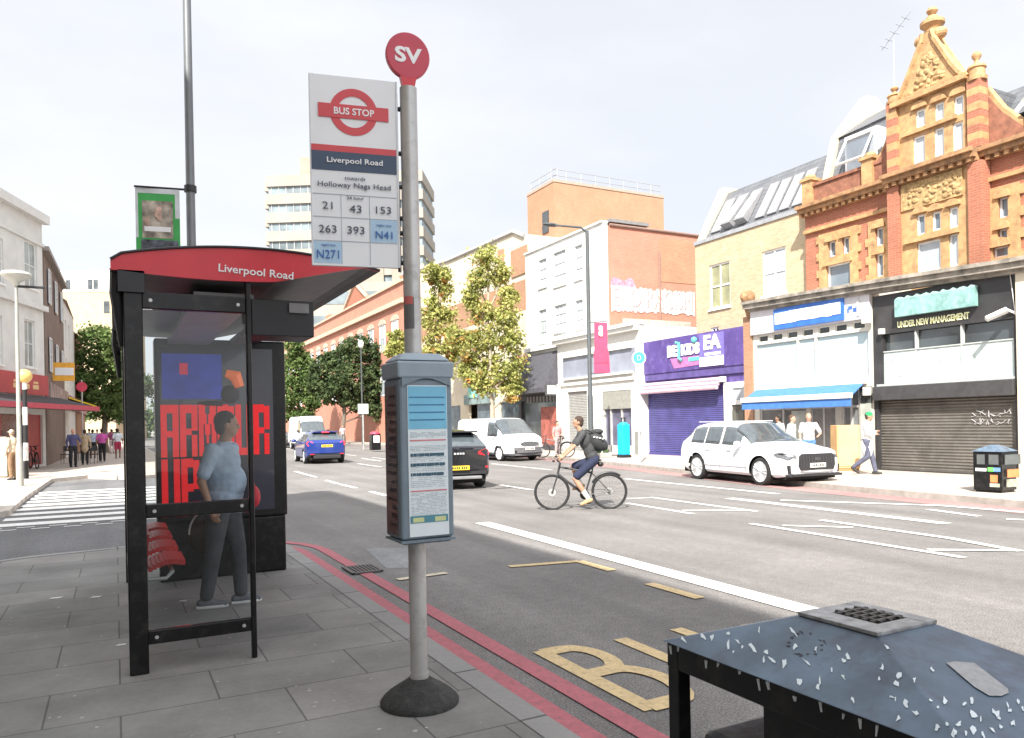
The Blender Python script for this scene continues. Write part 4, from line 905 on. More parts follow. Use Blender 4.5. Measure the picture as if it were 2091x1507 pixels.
mb = MB(); mb.fb(FB, p0, p1, zf0-.32, zf0-.003, .003, .08); mb.build('lower_fascia', P('purple_dull', (.10, .075, .24), .6, var=.25, scale=3), t)
def q(F, x0, x1, y0, y1, ox, oy, k, d=0):
    return F.rect(ox+x0/k, ox+x1/k, oy+y0/k, oy+y1/k, d)
k2 = (1340, 670, 13.07)
s0, s1, z0, z1 = q(FB, 1150, 1800, 130, 1010, *k2, .15); mb = MB(); mb.fb(FB, s0, s1, z0, z1, .12, .15); pn = mb.build('letting_board', P('letting_purple', (.17, .14, .40), .5), fa_)
s0, s1, z0, z1 = q(FB, 1150, 1800, 750, 1010, *k2, .16); mb = MB(); mb.fb(FB, s0+.01, s1-.01, z0+.01, z1, .15, .16); mb.build('white_strip', P('board_white', (.82, .82, .82), .5), pn)
s0, s1, z0, z1 = q(FB, 1270, 1715, 165, 560, *k2, .16); mb = MB(); ftext(mb, FB, 'EA', s0, s1, z0, z1, .165, .03, .04); s0, s1, z0, z1 = q(FB, 1280, 1720, 640, 715, *k2, .16)
n = 8
for i in range(n): mb.fb(FB, s0+(s1-s0)*i/n, s0+(s1-s0)*(i+.72)/n, z0, z1, .15, .165)
mb.build('lettering', P('letter_white', (.85, .85, .85), .5), pn)
s0, s1, z0, z1 = q(FB, 300, 570, 460, 770, *k2, .15); mb = MB(); ftext(mb, FB, 'BE', s0, s1, z0, z1, .15, .04, .05)
s0, s1, z0, z1 = q(FB, 665, 1150, 400, 710, *k2, .15); ftext(mb, FB, 'KIDS', s0, s1, z0, z1, .15, .04, .05); mb.build('lettering', P('letter_white', (.85, .85, .85)), fa_)
mb = MB(); mb.tube([FB.p(*FB.m(1340+x/13.07, 670+y/13.07, .2), .2) for x, y in ((520, 390), (600, 400), (600, 650), (600, 800), (670, 860))], .06, 8)
mb.sphere(FB.p(*FB.m(1340+990/13.07, 670+310/13.07, .2), .16), .13, 10, 8)
s0, s1, z0, z1 = q(FB, 860, 1140, 770, 870, *k2, .15); mb.fb(FB, s0, s1, z0, z1, .135, .15); mb.build('motif', P('motif_teal', (.12, .55, .52), .5), fa_)
s0, s1, z0, z1 = q(FB, 370, 1150, 770, 1050, *k2, .13); mb = MB(); mb.fp(FB, [(s0, z0+.05), (s1-.25, z0), (s1, z1), (s0, z1)], .12, .134); mb.build('pink_panel', P('panel_pink', (.42, .16, .36), .5, var=.2), fa_)
# rolled awning
w0, w1 = sc(FB, 1280+700/3.767, .3), sc(FB, 1280+95/3.767, .3)
mb = MB(); zz = zc(FB, 1390, 781, .2)
for dz, dd_, r_ in ((0, .14, .10), (-.17, .22, .09), (-.33, .32, .09)): mb.tube([FB.p(w0-.1*(dz > -.1), zz+dz, dd_), FB.p(w1, zz+dz, dd_)], r_, 8)
mb.build('awning', P('awning_pink', (.60, .42, .50), .7, var=.2, scale=8), t)
mb = MB(); mb.fb(FB, w0-.3, w0-.08, zz-.12, zz+.10, .08, .26); mb.build('awning_bracket', M_white, t)
# ---------------- house door between the purple shop and the awning shop
t = thing('house_entrance', 'white painted doorway with dark door between the purple shop and the blue awning shop', 'doorway', FB.p((dr0+dr1)/2, 0, .05))
F1 = FB.off(.13); s0, s1, z0, z1 = dr0-1.6, p0+.62, 0, zc(F1, 1508, 779)
wall(F1, t, s0, sd0-.01, 0, z1, [(sc(F1, 1522), sc(F1, 1494), .05, zc(F1, 1508, 826)), (sc(F1, 1520), sc(F1, 1497), zc(F1, 1508, 816), zc(F1, 1508, 792))], M_render, depth=.12, rec=.1)
mb = MB(); mb.fb(F1, sc(F1, 1522)+.01, sc(F1, 1494)-.01, .06, zc(F1, 1508, 826)-.01, -.09, -.05); dd_ = mb.build('door', P('door_dark', (.08, .08, .07), .4), t)
mb = MB()
for i in range(2):
    for j in range(3):
        a = sc(F1, 1522)+.12+i*.42; mb.fb(F1, a, a+.26, .3+j*.6, .75+j*.6, -.05, -.035)
mb.build('door_panel', P('door_dark2', (.12, .12, .10), .4), dd_)
mb = MB(); mb.fb(F1, sc(F1, 1520)+.01, sc(F1, 1497)-.01, zc(F1, 1508, 816)+.01, zc(F1, 1508, 792)-.01, -.09, -.05); mb.build('transom', M_curtain, t)
# ---------------- yellow brick house with mansard
y0_, y1_ = sc(FB, 1652), sc(FB, 1424)
FY = FB.off(-.35)
y0_, y1_ = sc(FY, 1652), sc(FY, 1426)
t = thing('yellow_brick_building', 'yellow brick building with slate mansard and a row of rooflights', 'building', FY.p((y0_+y1_)/2, 0))
ze = (zc(FY, 1428, 497)+zc(FY, 1640, 432))/2; zm = (zc(FY, 1465, 392, -1.5)+zc(FY, 1672, 327, -1.5))/2
w1 = FY.rect(1449, 1491, 537, 628); w2 = FY.rect(1557, 1605, 508, 601)
w3 = FY.rect(1452, 1468, 668, 700); w4 = FY.rect(1473, 1490, 662, 695)
wall(FY, t, y0_, y1_, 0, ze, [w1, w2, w3], B_yellow, depth=9)
for w, g in ((w1, P('olive_glass', (.30, .30, .18), .15, var=.3, scale=2)), (w2, M_curtain), (w3, M_dglass)): window(FY, t, w, 2, 2 if w is not w3 else 1, gm=g, rec=.1, fw=.07, bar=.06, sill=True)
mb = MB(); zi = zm
mb.hexa([FY.p(y0_, ze+.12, -.25), FY.p(y1_-.3, ze+.12, -.25), FY.p(y1_-.3, ze+.12, -9), FY.p(y0_, ze+.12, -9)], [FY.p(y0_, zm, -1.7), FY.p(y1_-.3, zm, -1.7), FY.p(y1_-.3, zm, -8), FY.p(y0_, zm, -8)]); rf = mb.build('roof', M_slate, t)
def onslope(s, k, h=0.):    # k 0..1 up the mansard
    d = -.25-1.45*k; z = ze+.12+(zm-ze-.12)*k; n = Vector((-(zm-ze-.12), 0, 1.45)).normalized(); return FY.p(s, z, d)+Vector((-abs(n.x), 0, abs(n.z)))*h
ss = [(y1_-.3-(y1_-.3-y0_)*f0, y1_-.3-(y1_-.3-y0_)*f1) for f0, f1 in ((.05, .15), (.19, .29), (.33, .43), (.50, .585), (.61, .695), (.72, .805), (.83, .915))]
for i, (p, q_) in enumerate(ss):
    mb = MB(); lift = .25 if i in (1, 2) else 0
    mb.hexa([onslope(p, .12, .02), onslope(q_, .12, .02), onslope(q_, .78, .02), onslope(p, .78, .02)], [onslope(p, .12, .08+lift), onslope(q_, .12, .08+lift), onslope(q_, .78, .08), onslope(p, .78, .08)])
    r_ = mb.build('rooflight', P('rooflight_frame', (.25, .25, .26), .5), rf)
    mb = MB(); e = .05*(1 if q_ > p else -1); mb.quad(onslope(p+e, .15, .085+lift), onslope(q_-e, .15, .085+lift), onslope(q_-e, .75, .085), onslope(p+e, .75, .085)); 
    ROOT[r_] = ROOT[t]; mb.build('pane', P('rooflight_glass', (.5, .55, .6), .1, spec=.8), r_)
mb = MB(); mb.fb(FY, y0_, y1_+.02, ze-.02, ze+.14, -.3, .06); mb.build('gutter', P('lead_grey', (.3, .31, .33), .6), t)
mb = MB(); mb.fp(FY.__class__((FY.p(y1_-.3, 0))[:2], (1, 0), (0, 1)), [(0.02, ze), (1.5, zm+.25), (8.5, zm+.25), (9, ze)], 0, .32); mb.build('party_wall', P('pale_coping', (.62, .52, .36), .9, var=.1), t)
# ---------------- red and ochre terracotta building
FT = FB.off(.05)
T = (1400, 0, 2.512)
def tx(x): return T[0]+x/T[2]
def ty(y): return y/T[2]
def TR(x0, x1, y0, y1, F=FT): return F.rect(tx(x0), tx(x1), ty(y0), ty(y1))
e0, e1 = 4.0, sc(FT, 1652)
zcor = (zc(FT, 1660, 425)+zc(FT, 2088, 282))/2      # top of main cornice
zsub = (zc(FT, 1660, 476)+zc(FT, 2088, 344))/2
t = thing('terracotta_building', 'red brick building dressed in ochre terracotta with tall ornate gable', 'building', FT.p(14, 0))
bs0, bs1 = sc(FT, 1998), sc(FT, 1838)
ow = [TR(735, 775, 1235, 1318), TR(808, 845, 1215, 1302), TR(728, 850, 1350, 1470), TR(978, 1020, 1165, 1262), TR(980, 1020, 1300, 1420)]
rw_ = [TR(1608, 1660, 1010, 1118), TR(1606, 1656, 1172, 1250), TR(1580, 1660, 1262, 1320)]
ow2 = [(max(a, e0), b, c, d) for a, b, c, d in rw_]
cz0 = zcor-.3
wall(FT, t, e0, e1, 0, zcor, ow+ow2, B_red, depth=10, rec=.22)
FC = FT.off(.3)
cw = [TR(1185, 1228, 1100, 1205, FC), TR(1265, 1308, 1085, 1182, FC), TR(1352, 1398, 1062, 1168, FC), TR(1188, 1308, 1235, 1392, FC), TR(1352, 1398, 1200, 1365, FC)]
up = [TR(1180, 1228, 560, 652, FC), TR(1278, 1325, 525, 618, FC), TR(1376, 1426, 490, 588, FC), TR(1168, 1228, 695, 862, FC), TR(1276, 1326, 655, 830, FC), TR(1370, 1424, 625, 808, FC)]
bc0, bc1 = sc(FC, 1985), sc(FC, 1843)
zg = (zc(FC, 1845, 208)+zc(FC, 1985, 158))/2
wall(FC, t, bc0, bc1, 4.5, zg, cw+up, M_terra, depth=.29, rec=.2, name='bay', back=True)
mb = MB(); mb.fb(FC, bc0+.02, bc1-.02, zcor+.02, zg-.02, -3.0, -.31); mb.build('gable_wall', M_slate, t)
for w in ow+ow2+cw+up:
    big = (w[1]-w[0]) > 1.0; window(FT if w in ow+ow2 else FC, t, w, 2 if big else 1, 1 if not big else 2, rec=.1, fw=.055, gm=M_curtain if (w in up or w in cw[2:]) else M_glass)
# surrounds of the outer windows
def surround(F, par, ws, pad, d=.07, foot=True):
    a, b, c, e = min(w[0] for w in ws)-pad, max(w[1] for w in ws)+pad, min(w[2] for w in ws)-pad*.6, max(w[3] for w in ws)+pad
    ss = sorted({a, b, *[w[0] for w in ws], *[w[1] for w in ws]}); zs = sorted({c, e, *[w[2] for w in ws], *[w[3] for w in ws]}); mb = MB()
    for i in range(len(ss)-1):
        for j in range(len(zs)-1):
            x, z = (ss[i]+ss[i+1])/2, (zs[j]+zs[j+1])/2
            if any(w[0] < x < w[1] and w[2] < z < w[3] for w in ws): continue
            mb.fb(F, ss[i], ss[i+1], zs[j], zs[j+1], .002, d)
    for w in ws:     # little arched heads
        n = 8; m_, r_ = (w[0]+w[1])/2, (w[1]-w[0])/2+.06
        mb.fp(F, [(m_+r_*1.1, w[3]-.02)]+[(m_+r_*1.1*cos(pi*i/n), w[3]+.02+.22*sin(pi*i/n)) for i in range(n+1)]+[(m_-r_*1.1, w[3]-.02)], d, d+.07)
    k = 0; z = c
    while z < e-.3:      # toothed edges
        for s_, g in ((a, -.12), (b, .12)): mb.fb(F, min(s_, s_+g), max(s_, s_+g), z+.02, z+.28, .002, d-.012)
        z += .6
    return mb.build('window_surround', M_terra, par)
surround(FT, t, ow[:3], .3); surround(FT, t, ow[3:], .25); surround(FT, t, ow2, .3)
# string courses, cornice with dentils, carved panel
mb = MB(); mb.fb(FT, e0, bc0-.3, zsub-.06, zsub+.06, .003, .12); mb.fb(FT, bc1+.3, e1, zsub-.06, zsub+.06, .003, .12); mb.build('string_course', M_terra, t)
M_cor2 = P('weathered_terracotta', (.36, .20, .10), .85, var=.3, scale=5, dirt=((.10, .07, .05), 4, .7))
mb = MB()
for a, b, F_ in ((e0, bc0-.35, FT), (bc1+.35, e1+.1, FT), (bc0-.35, bc1+.35, FC)):
    mb.fb(F_, a, b, zcor-.3, zcor-.2, -.28, .14); mb.fb(F_, a, b, zcor-.2, zcor-.06, -.28, .3); mb.fb(F_, a, b, zcor-.06, zcor+.06, -.28, .42)
    s_ = a+.1
    while s_ < b-.1: mb.fb(F_, s_, s_+.12, zcor-.32, zcor-.203, .14, .26); s_ += .26
mb.build('cornice', M_cor2, t)
mb = MB(); c_ = TR(1135, 1440, 880, 1010, FC); mb.fb(FC, bc0+.12, bc1-.12, zcor-1.15, zcor-.36, .003, .05); mb.build('carved_panel', M_carv, t)
rnd = random.Random(21); mb = MB()
for i in range(44):
    s_ = rnd.uniform(bc0+.2, bc1-.2); z = rnd.uniform(zcor-1.05, zcor-.45); mb.sphere(FC.p(s_, z, .05), (.04, rnd.uniform(.05, .12), rnd.uniform(.05, .1)), 8, 6)
mb.build('carved_panel', M_carv, t, smooth=True)
# transoms of the upper windows
mb = MB(); mb.fb(FC, bc0+.25, bc1-.2, up[0][2]-.15, up[0][2]-.03, .003, .1); mb.fb(FC, bc0+.25, bc1-.25, cw[0][2]-.2, cw[0][2]-.05, .003, .12)
for w in up[:3]+cw[:3]+cw[3:4]:
    n = 8; m_, r_ = (w[0]+w[1])/2, (w[1]-w[0])/2+.1; mb.fp(FC, [(m_+r_*cos(pi*i/n), w[3]+.04+.2*sin(pi*i/n)) for i in range(n+1)], .003, .09)
mb.build('window_hood', M_terra, t)
# brick piers flanking the bay
for x0, x1, ytop, yfin in ((1820, 1843, 205, 168), (1985, 2015, 158, 95)):
    F2 = FT.off(.42); s0, s1 = sc(F2, x1), sc(F2, x0); mb = MB()
    mb.fb(F2, s0, s1, 4.5, zcor-.32, -.4, 0); mb.build('pier', B_red, t)
    zt2 = zc(F2, (x0+x1)/2, ytop); z = zcor+.08; k = 0; m1, m2 = MB(), MB()
    hgt = (zt2-z)/9
    for k in range(9): (m1 if k % 2 else m2).fb(F2, s0+.02, s1-.02, z+k*hgt, z+(k+1)*hgt-.002, -.4, 0)
    m1.build('pier', M_terra, t); m2.build('pier', B_red, t)
    zf = zc(F2, (x0+x1)/2, yfin); H2 = zf-zt2; c_ = F2.p((s0+s1)/2, zt2, -.2)
    mb = MB(); w_ = (s1-s0)/2; mb.lathe([(w_*1.25, 0), (w_*1.3, H2*.12), (w_*1.05, H2*.16), (w_*1.0, H2*.38), (w_*1.2, H2*.42), (w_*1.1, H2*.5), (w_*.5, H2*.56), (w_*.3, H2*.66), (w_*.3, H2*.7), (w_*.55, H2*.78), (w_*.62, H2*.86), (w_*.45, H2*.95), (.02, H2)], c_, 16); mb.build('finial', M_terra, t, smooth=True)
# gable
sm = (bc0+bc1)/2; zap = zc(FC, 1925, 52); hw = (bc1-bc0)/2+.1; Hh = zap-zg
prof = [(1, 0), (.80, .12), (.62, .3), (.46, .5), (.30, .7), (.17, .86), (.12, 1.0)]
mb = MB(); pts = [(sm-hw*a, zg+Hh*b) for a, b in prof]+[(sm+hw*a, zg+Hh*b) for a, b in prof[::-1]]; mb.fp(FC, pts, -.5, .06); gb = mb.build('gable', M_terra, t)
mb = MB()
for sg_ in (-1, 1):
    for (a, b), (c, d) in zip(prof, prof[1:]): mb.tube([FC.p(sm+sg_*hw*a, zg+Hh*b, .06), FC.p(sm+sg_*hw*c, zg+Hh*d, .06)], .09, 6)
mb.fb(FC, sm-hw, sm+hw, zg-.06, zg+.1, -.4, .2)
for sg_ in (-1, 1): mb.sphere(FC.p(sm+sg_*hw*.24, zg+Hh*.93, -.1), (.2, .22, .18), 10, 8)
mb.build('coping', M_terra, gb)
mb = MB(); rnd = random.Random(22)
for i in range(46):
    b = rnd.uniform(.08, .62); a = rnd.uniform(-1, 1)*(.62-.85*b); mb.sphere(FC.p(sm+hw*a, zg+Hh*b, .06), (.05, rnd.uniform(.05, .12), rnd.uniform(.05, .12)), 8, 6)
mb.build('carving', M_carv, gb, smooth=True)
c_ = FC.p(sm, zap, -.2); mb = MB(); q_ = (zc(FC, 1925, 2)-zap)
mb.lathe([(.22, 0), (.24, q_*.1), (.2, q_*.14), (.26, q_*.3), (.34, q_*.36), (.34, q_*.5), (.2, q_*.56), (.16, q_*.72), (.07, q_*.78), (.12, q_*.86), (.16, q_*.95), (.12, q_*1.08), (.01, q_*1.14)], c_, 14); mb.build('finial', M_terra, gb, smooth=True)
# parapet with capped dies, sloping shoulders
mb = MB(); zpp = zc(FT, 1720, 362); 
for a, b in ((bc1+.75, e1-.35), (e0, bc0-1.6)):
    mb.fb(FT, a, b, zcor+.06, zcor+.72, -.25, -.02); mb.fb(FT, a, b, zcor+.72, zcor+.82, -.3, .04)
mb.build('parapet', P('brown_parapet', (.25, .11, .07), .85, var=.3, scale=6), t)
for s_ in (e1-.18, bc1+1.25, bc0-1.75):
    mb = MB(); mb.fb(FT, s_-.2, s_+.2, zcor+.06, zcor+.95, -.35, .12); mb.fb(FT, s_-.26, s_+.26, zcor+.95, zcor+1.05, -.4, .18); mb.sphere(FT.p(s_, zcor+1.1, -.1), (.2, .2, .14), 10, 6); mb.build('parapet_die', M_terra, t)
mb = MB()
for sg_, s_ in ((1, bc1+.35), (-1, bc0-.35)): mb.fp(FT, [(s_, zcor+.06), (s_+sg_*1.15, zcor+.06), (s_+sg_*1.0, zcor+.4), (s_+sg_*.45, zcor+1.0), (s_, zcor+1.7)], -.3, .0)
mb.build('shoulder', P('brown_parapet', (.25, .11, .07)), t)
mb = MB()
for sg_, s_ in ((1, bc1+.35), (-1, bc0-.35)): mb.tube([FT.p(s_+sg_*1.15, zcor+.2, -.15), FT.p(s_+sg_*1.0, zcor+.45, -.15), FT.p(s_+sg_*.45, zcor+1.05, -.15), FT.p(s_, zcor+1.8, -.15)], .12, 6)
mb.build('shoulder_coping', M_terra, t)
# roofs behind
mb = MB(); zr2 = zcor+3.6
mb.hexa([FT.p(e0, zcor+.1, -.6), FT.p(e1-.5, zcor+.1, -.6), FT.p(e1-.5, zcor+.1, -10), FT.p(e0, zcor+.1, -10)], [FT.p(e0, zr2-1.1, -2.6), FT.p(e1-.5, zr2-1.1, -2.6), FT.p(e1-.5, zr2-1.1, -9), FT.p(e0, zr2-1.1, -9)])
mb.fp(Fac((FT.p(e0, 0))[:2], (1, 0), (0, 1)), [(1.6, zcor+1.5), (3.4, zr2+.6), (5.5, zr2+.6), (8, zcor+1.5)], 0, -(bc0-.6-e0)) if False else None
rf = mb.build('roof', M_slate, t)
mb = MB(); s_ = bc0-.5
mb.hexa([FT.p(e0-2, zcor+1.2, -1.2), FT.p(s_, zcor+1.2, -1.2), FT.p(s_, zcor+1.2, -7), FT.p(e0-2, zcor+1.2, -7)], [FT.p(e0-2, zcor+4.6, -3.6), FT.p(s_-1.2, zcor+4.6, -3.6), FT.p(s_-1.2, zcor+4.6, -4.4), FT.p(e0-2, zcor+4.6, -4.4)])
mb.build('roof', M_slate, t); mb = MB(); mb.tube([FT.p(s_, zcor+1.22, -1.2), FT.p(s_-1.2, zcor+4.62, -3.6)], .07, 6); mb.build('ridge', P('lead_pale', (.5, .5, .52), .6), t)
# left dormer: yellow cheek wall, slate, tilted white window
s0, s1 = bc1+.1, e1-.35
mb = MB(); FD = Fac(FT.p(s1, 0)[:2], (1, 0), (0, 1))
zL = zc(FT, 1690, 285, -1.0); zH = zc(FT, 1762, 188, -2.2)
mb.fp(FD, [(.35, zcor+.06), (.35, zcor+.5), (1.0, zL), (2.6, zH), (3.2, zH+.05), (4.6, zH-1.), (4.6, zcor)], -.3, 0); mb.build('party_wall', P('pale_coping', (.62, .52, .36)), t)
mb = MB(); mb.hexa([FT.p(s0, zcor+.4, -.5), FT.p(s1-.31, zcor+.4, -.5), FT.p(s1-.31, zcor+.4, -5), FT.p(s0, zcor+.4, -5)], [FT.p(s0, zL+.1, -1.1), FT.p(s1-.31, zL-.05, -1.1), FT.p(s1-.31, zL, -5), FT.p(s0, zL+.1, -5)]); dm = mb.build('mansard', M_slate, t)
mb = MB(); mb.hexa([FT.p(s0, zL+.05, -1.0), FT.p(s1-.31, zL-.1, -1.0), FT.p(s1-.31, zL, -5), FT.p(s0, zL+.1, -5)], [FT.p(s0, zL+1.2, -2.6), FT.p(s1-.31, zL+.9, -2.6), FT.p(s1-.31, zL+.9, -5), FT.p(s0, zL+1.2, -5)]); mb.build('upper_roof', M_slate, t)
wd_ = FT.rect(tx(845), tx(985), ty(700), ty(880), -.6)
mb = MB(); Fd = FT.off(-.45); mb.fb(Fd, wd_[0]-.1, wd_[1]+.1, wd_[2]-.2, wd_[3]+.15, -.8, 0); mb.build('dormer', P('dormer_white', (.7, .7, .7), .6), t)
fr = MB(); fr.fb(Fd, wd_[0], wd_[1], wd_[2], wd_[3], .003, .03); fo_ = fr.build('window', M_curtain, t)
mb = MB(); a_ = Fd.p(wd_[0], wd_[3], .06); b_ = Fd.p(wd_[1], wd_[3], .06); c_ = Fd.p(wd_[1], wd_[2]+.25, .62); d_ = Fd.p(wd_[0], wd_[2]+.25, .62)
for p, q_ in ((a_, b_), (b_, c_), (c_, d_), (d_, a_)): mb.tube([p, q_], .045, 4)
sa = mb.build('open_sash', M_white, fo_); 
ROOT[sa] = ROOT[t]; mb = MB(); mb.quad(a_, b_, c_, d_); mb.build('pane', glassmat('sash_glass', (.75, .8, .85), .25), sa)
mb = MB(); a_ = FT.p(e1-1.5, zH-.4, -3); mb.tube([a_, a_+Vector((0, 0, 2.2))], .016, 5); mb.tube([a_+Vector((0, .5, 2.0)), a_+Vector((0, -.7, 2.9))], .02, 5)
for k in range(5): c_ = a_+Vector((0, .4-.22*k, 2.08+.16*k)); mb.tube([c_-Vector((.25, 0, 0)), c_+Vector((.25, 0, 0))], .012, 4)
mb.build('aerial', P('aerial_grey', (.4, .42, .45), .5), t)
# ---------------- white rendered building with the painted side wall
wy0 = sc(FB, 1238); wy1 = sc(FB, 1079)
t = thing('white_building', 'three storey white rendered building with red side wall and white graffiti', 'building', FB.p((wy0+wy1)/2, 0))
ztp = (zc(FB, 1237, 452)+zc(FB, 1087, 513))/2; zlg = (zc(FB, 1240, 676)+zc(FB, 1092, 722))/2
K8 = (860, 340, 2.43)
ws = [q(FB, *v, *K8) for v in ((583, 622, 460, 600), (656, 718, 420, 590), (762, 800, 390, 560), (585, 622, 710, 875), (660, 720, 685, 820), (765, 803, 662, 805))]
wall(FB, t, wy0, wy1, 0, ztp, ws, M_render, depth=.3, rec=.18)
for i, w in enumerate(ws): window(FB, t, w, 3 if i in (1, 4) else 2, 3, rec=.12, fm=P('window_grey', (.45, .47, .48), .5), gm=P('pale_pane', (.45, .5, .52), .12, var=.3, scale=1.5), sill=True)
FS = Fac((XB+.3, wy0), (1, 0), (0, -1))
mb = MB(); dpth = 9.
mb.quad(FS.p(0, 0), FS.p(dpth, 0), FS.p(dpth, ztp-.15), FS.p(0, ztp-.15)); mb.quad(FS.p(0, ztp-.15), FS.p(dpth, ztp-.15), FS.p(dpth, ztp-.15, wy0-wy1), FS.p(0, ztp-.15, wy0-wy1)); mb.build('side_wall', B_fadered, t, fix=False)
def hs(x, y, d=0): return FS.m(x, y, d)
sx_a = hs(1346, 500)[0]
mb = MB(); mb.fb(FS, sx_a, dpth-.01, hs(1346, 575)[1], ztp-.5, .003, .02); mb.build('brick_patch', B_orange, t)
K3 = (1235, 570, 10.72)
z0g, z1g = hs(1330, 570+730/10.72)[1], hs(1330, 570+230/10.72)[1]; s0g, s1g = hs(1235+130/10.72, 600)[0], hs(1235+1960/10.72, 600)[0]
mb = MB(); n = 60; rnd = random.Random(31)
lo = [(s0g+(s1g-s0g)*i/n, z0g+rnd.uniform(-.10, .06)) for i in range(n+1)]; hi = [(s0g+(s1g-s0g)*i/n, z1g+rnd.uniform(-.08, .12)) for i in range(n+1)]
for i in range(n): mb.quad(FS.p(*lo[i], .03), FS.p(*lo[i+1], .03), FS.p(*hi[i+1], .03), FS.p(*hi[i], .03))
gf = mb.build('graffiti', P('graffiti_white', (.56, .47, .46), .8, var=.22, scale=5), t)
mb = MB(); put_text(mb, 'END RACISM', FS.p(s0g+.15, z0g+.22, .034), (1, 0, 0), UP, s1g-s0g-.3, (z1g-z0g)*.80, .006, .0); mb.build('lettering', P('graffiti_line', (.24, .19, .19), .8), gf)
mb = MB(); put_text(mb, 'END RACISM', FS.p(s0g+.09, z0g+.26, .040), (1, 0, 0), UP, s1g-s0g-.3, (z1g-z0g)*.80, .006, .0); mb.build('lettering', P('graffiti_white2', (.8, .8, .79), .8), gf)
mb = MB(); pts = [(s0g-.05, z1g-.1)]+[(s0g+.05+.22*i, z1g+.42+rnd.uniform(-.1, .15)) for i in range(7)]+[(s0g+1.7, z1g-.1)]; mb.fp(FS, pts, .021, .027); mb.build('pink_graffiti', P('graffiti_pink', (.68, .25, .32), .8, var=.3, scale=6), t)
mb = MB(); mb.tube([FS.p(sx_a-.05, 6.5, .07), FS.p(sx_a-.05, ztp-1.2, .07)], .05, 8); mb.tube([FS.p(.1, ztp-.1, .05), FS.p(dpth, ztp-.1, .05)], .07, 8); mb.build('pipe', P('pipe_brown', (.25, .16, .13), .6), t)
mb = MB(); mb.fb(FB, wy0-.02, wy1+.02, ztp-.02, ztp+.08, -.32, .1); mb.fb(FB, wy0, wy1, zlg-.12, zlg+.12, .003, .2); mb.build('ledge', M_render, t)
mb = MB(); mb.fb(FB, wy0+.01, wy1, ztp+.08, ztp+.25, -3, -.5); mb.build('roof', P('roof_felt', (.2, .2, .2), .9), t)
# ---------------- white single-storey shop in front of it
FWs = FB.off(.35); v0, v1 = sc(FWs, 1309), sc(FWs, 1141)
t = thing('white_shop', 'white fronted shop with grey blank sign and classical parapet beside the purple shop', 'shop', FWs.p((v0+v1)/2, 0))
zps = (zc(FWs, 1145, 693)+zc(FWs, 1310, 663))/2; ZZ = lambda y: zc(FWs, 1225, 640+y/5.02)
hd, hw_ = (sc(FWs, 1130+350/5.02), sc(FWs, 1130+145/5.02)), (sc(FWs, 1130+800/5.02), sc(FWs, 1130+505/5.02))
zo = zc(FWs, 1165, 640+805/5.02); zo2 = zc(FWs, 1260, 640+790/5.02)
wall(FWs, t, v0, v1, 0, zps, [(*hd, .03, zo), (*hw_, .03, zo2)], P('shop_white', (.62, .61, .58), .8, var=.06), depth=4)
shutter(FWs, t, *hd, .03, zo, P('shutter_grey', (.28, .28, .27), .6))
mb = MB(); mb.fb(FWs, hw_[0], hw_[1], zo2-.9, zo2, -.15, -.02); mb.build('shutter_box', P('shutter_olive', (.27, .27, .24), .6), t)
mb = MB(); mb.fb(FWs, hw_[0]+.01, hw_[1]-.01, .4, zo2-.9, -.2, -.16); gl_ = mb.build('window', P('shop_glass2', (.12, .12, .17), .1, var=.5, scale=1.5), t)
mb = MB()
for s_ in (hw_[0]+.05, hw_[0]+.9, hw_[1]-.6, hw_[1]-.05): mb.fb(FWs, s_-.04, s_+.04, .05, zo2-.9, -.16, -.08)
mb.fb(FWs, hw_[0], hw_[1], .03, .4, -.2, -.08); mb.build('window_frame', M_alu, t)
zr0, zr1 = zc(FWs, 1225, 640+640/5.02), zc(FWs, 1225, 640+400/5.02)
mb = MB(); mb.fb(FWs, v0+.35, v1-.6, zr0, zr1, .003, .03); sg = mb.build('sign', P('sign_grey', (.26, .28, .34), .6, var=.2, scale=1), t)
mb = MB(); mb.fb(FWs, v0+.5, v1-.7, zr1-.02, zr1+.05, .03, .16); mb.fb(FWs, v0+.5, v1-.7, zr0-.05, zr0+.05, .03, .18); mb.build('sign_frame', P('frame_cream', (.7, .68, .6)), sg)
mb = MB(); mb.fb(FWs, v0-.0, v1+.1, zps-.25, zps-.05, .0, .3); mb.fb(FWs, v0, v1+.1, zps-.05, zps+.12, -.3, .42); mb.fb(FWs, v0, v1, zr0-.35, zr0-.2, .003, .1); mb.build('cornice', M_render, t)
mb = MB(); mb.fb(FWs, v1-.35, v1, .9, zr0-.36, .003, .14); mb.fb(FWs, v0, v0+.28, .9, zr0-.36, .003, .14); mb.build('pilaster', M_render, t)
mb = MB(); mb.fb(FWs, v1-.36, v1, 0, .9, .003, .16); mb.fb(FWs, v0, v0+.3, 0, 1.1, .003, .17); mb.build('plinth', P('plinth_grey', (.22, .22, .2), .8), t)
# low timber screen on the roof behind the purple shop
t = thing('roof_screen', 'pale upright boarded screen on the flat roof above the purple shop', 'screen', (XB+1.5, 28, 5))
mb = MB(); s_ = XB+.5; zb_ = FS.m(1360, 690, .9)[1]; zt3 = FS.m(1360, 655, .9)[1]
for i in range(44): mb.fb(FS, s_-XB-.3+i*.1, s_-XB-.3+i*.1+.09, 4.6, zt3, .9, .93)
mb.fb(FS, 0, 4.6, 4.6, 5, .8, .86); mb.build('boards', P('boards_grey', (.42, .38, .33), .9, var=.2), t)
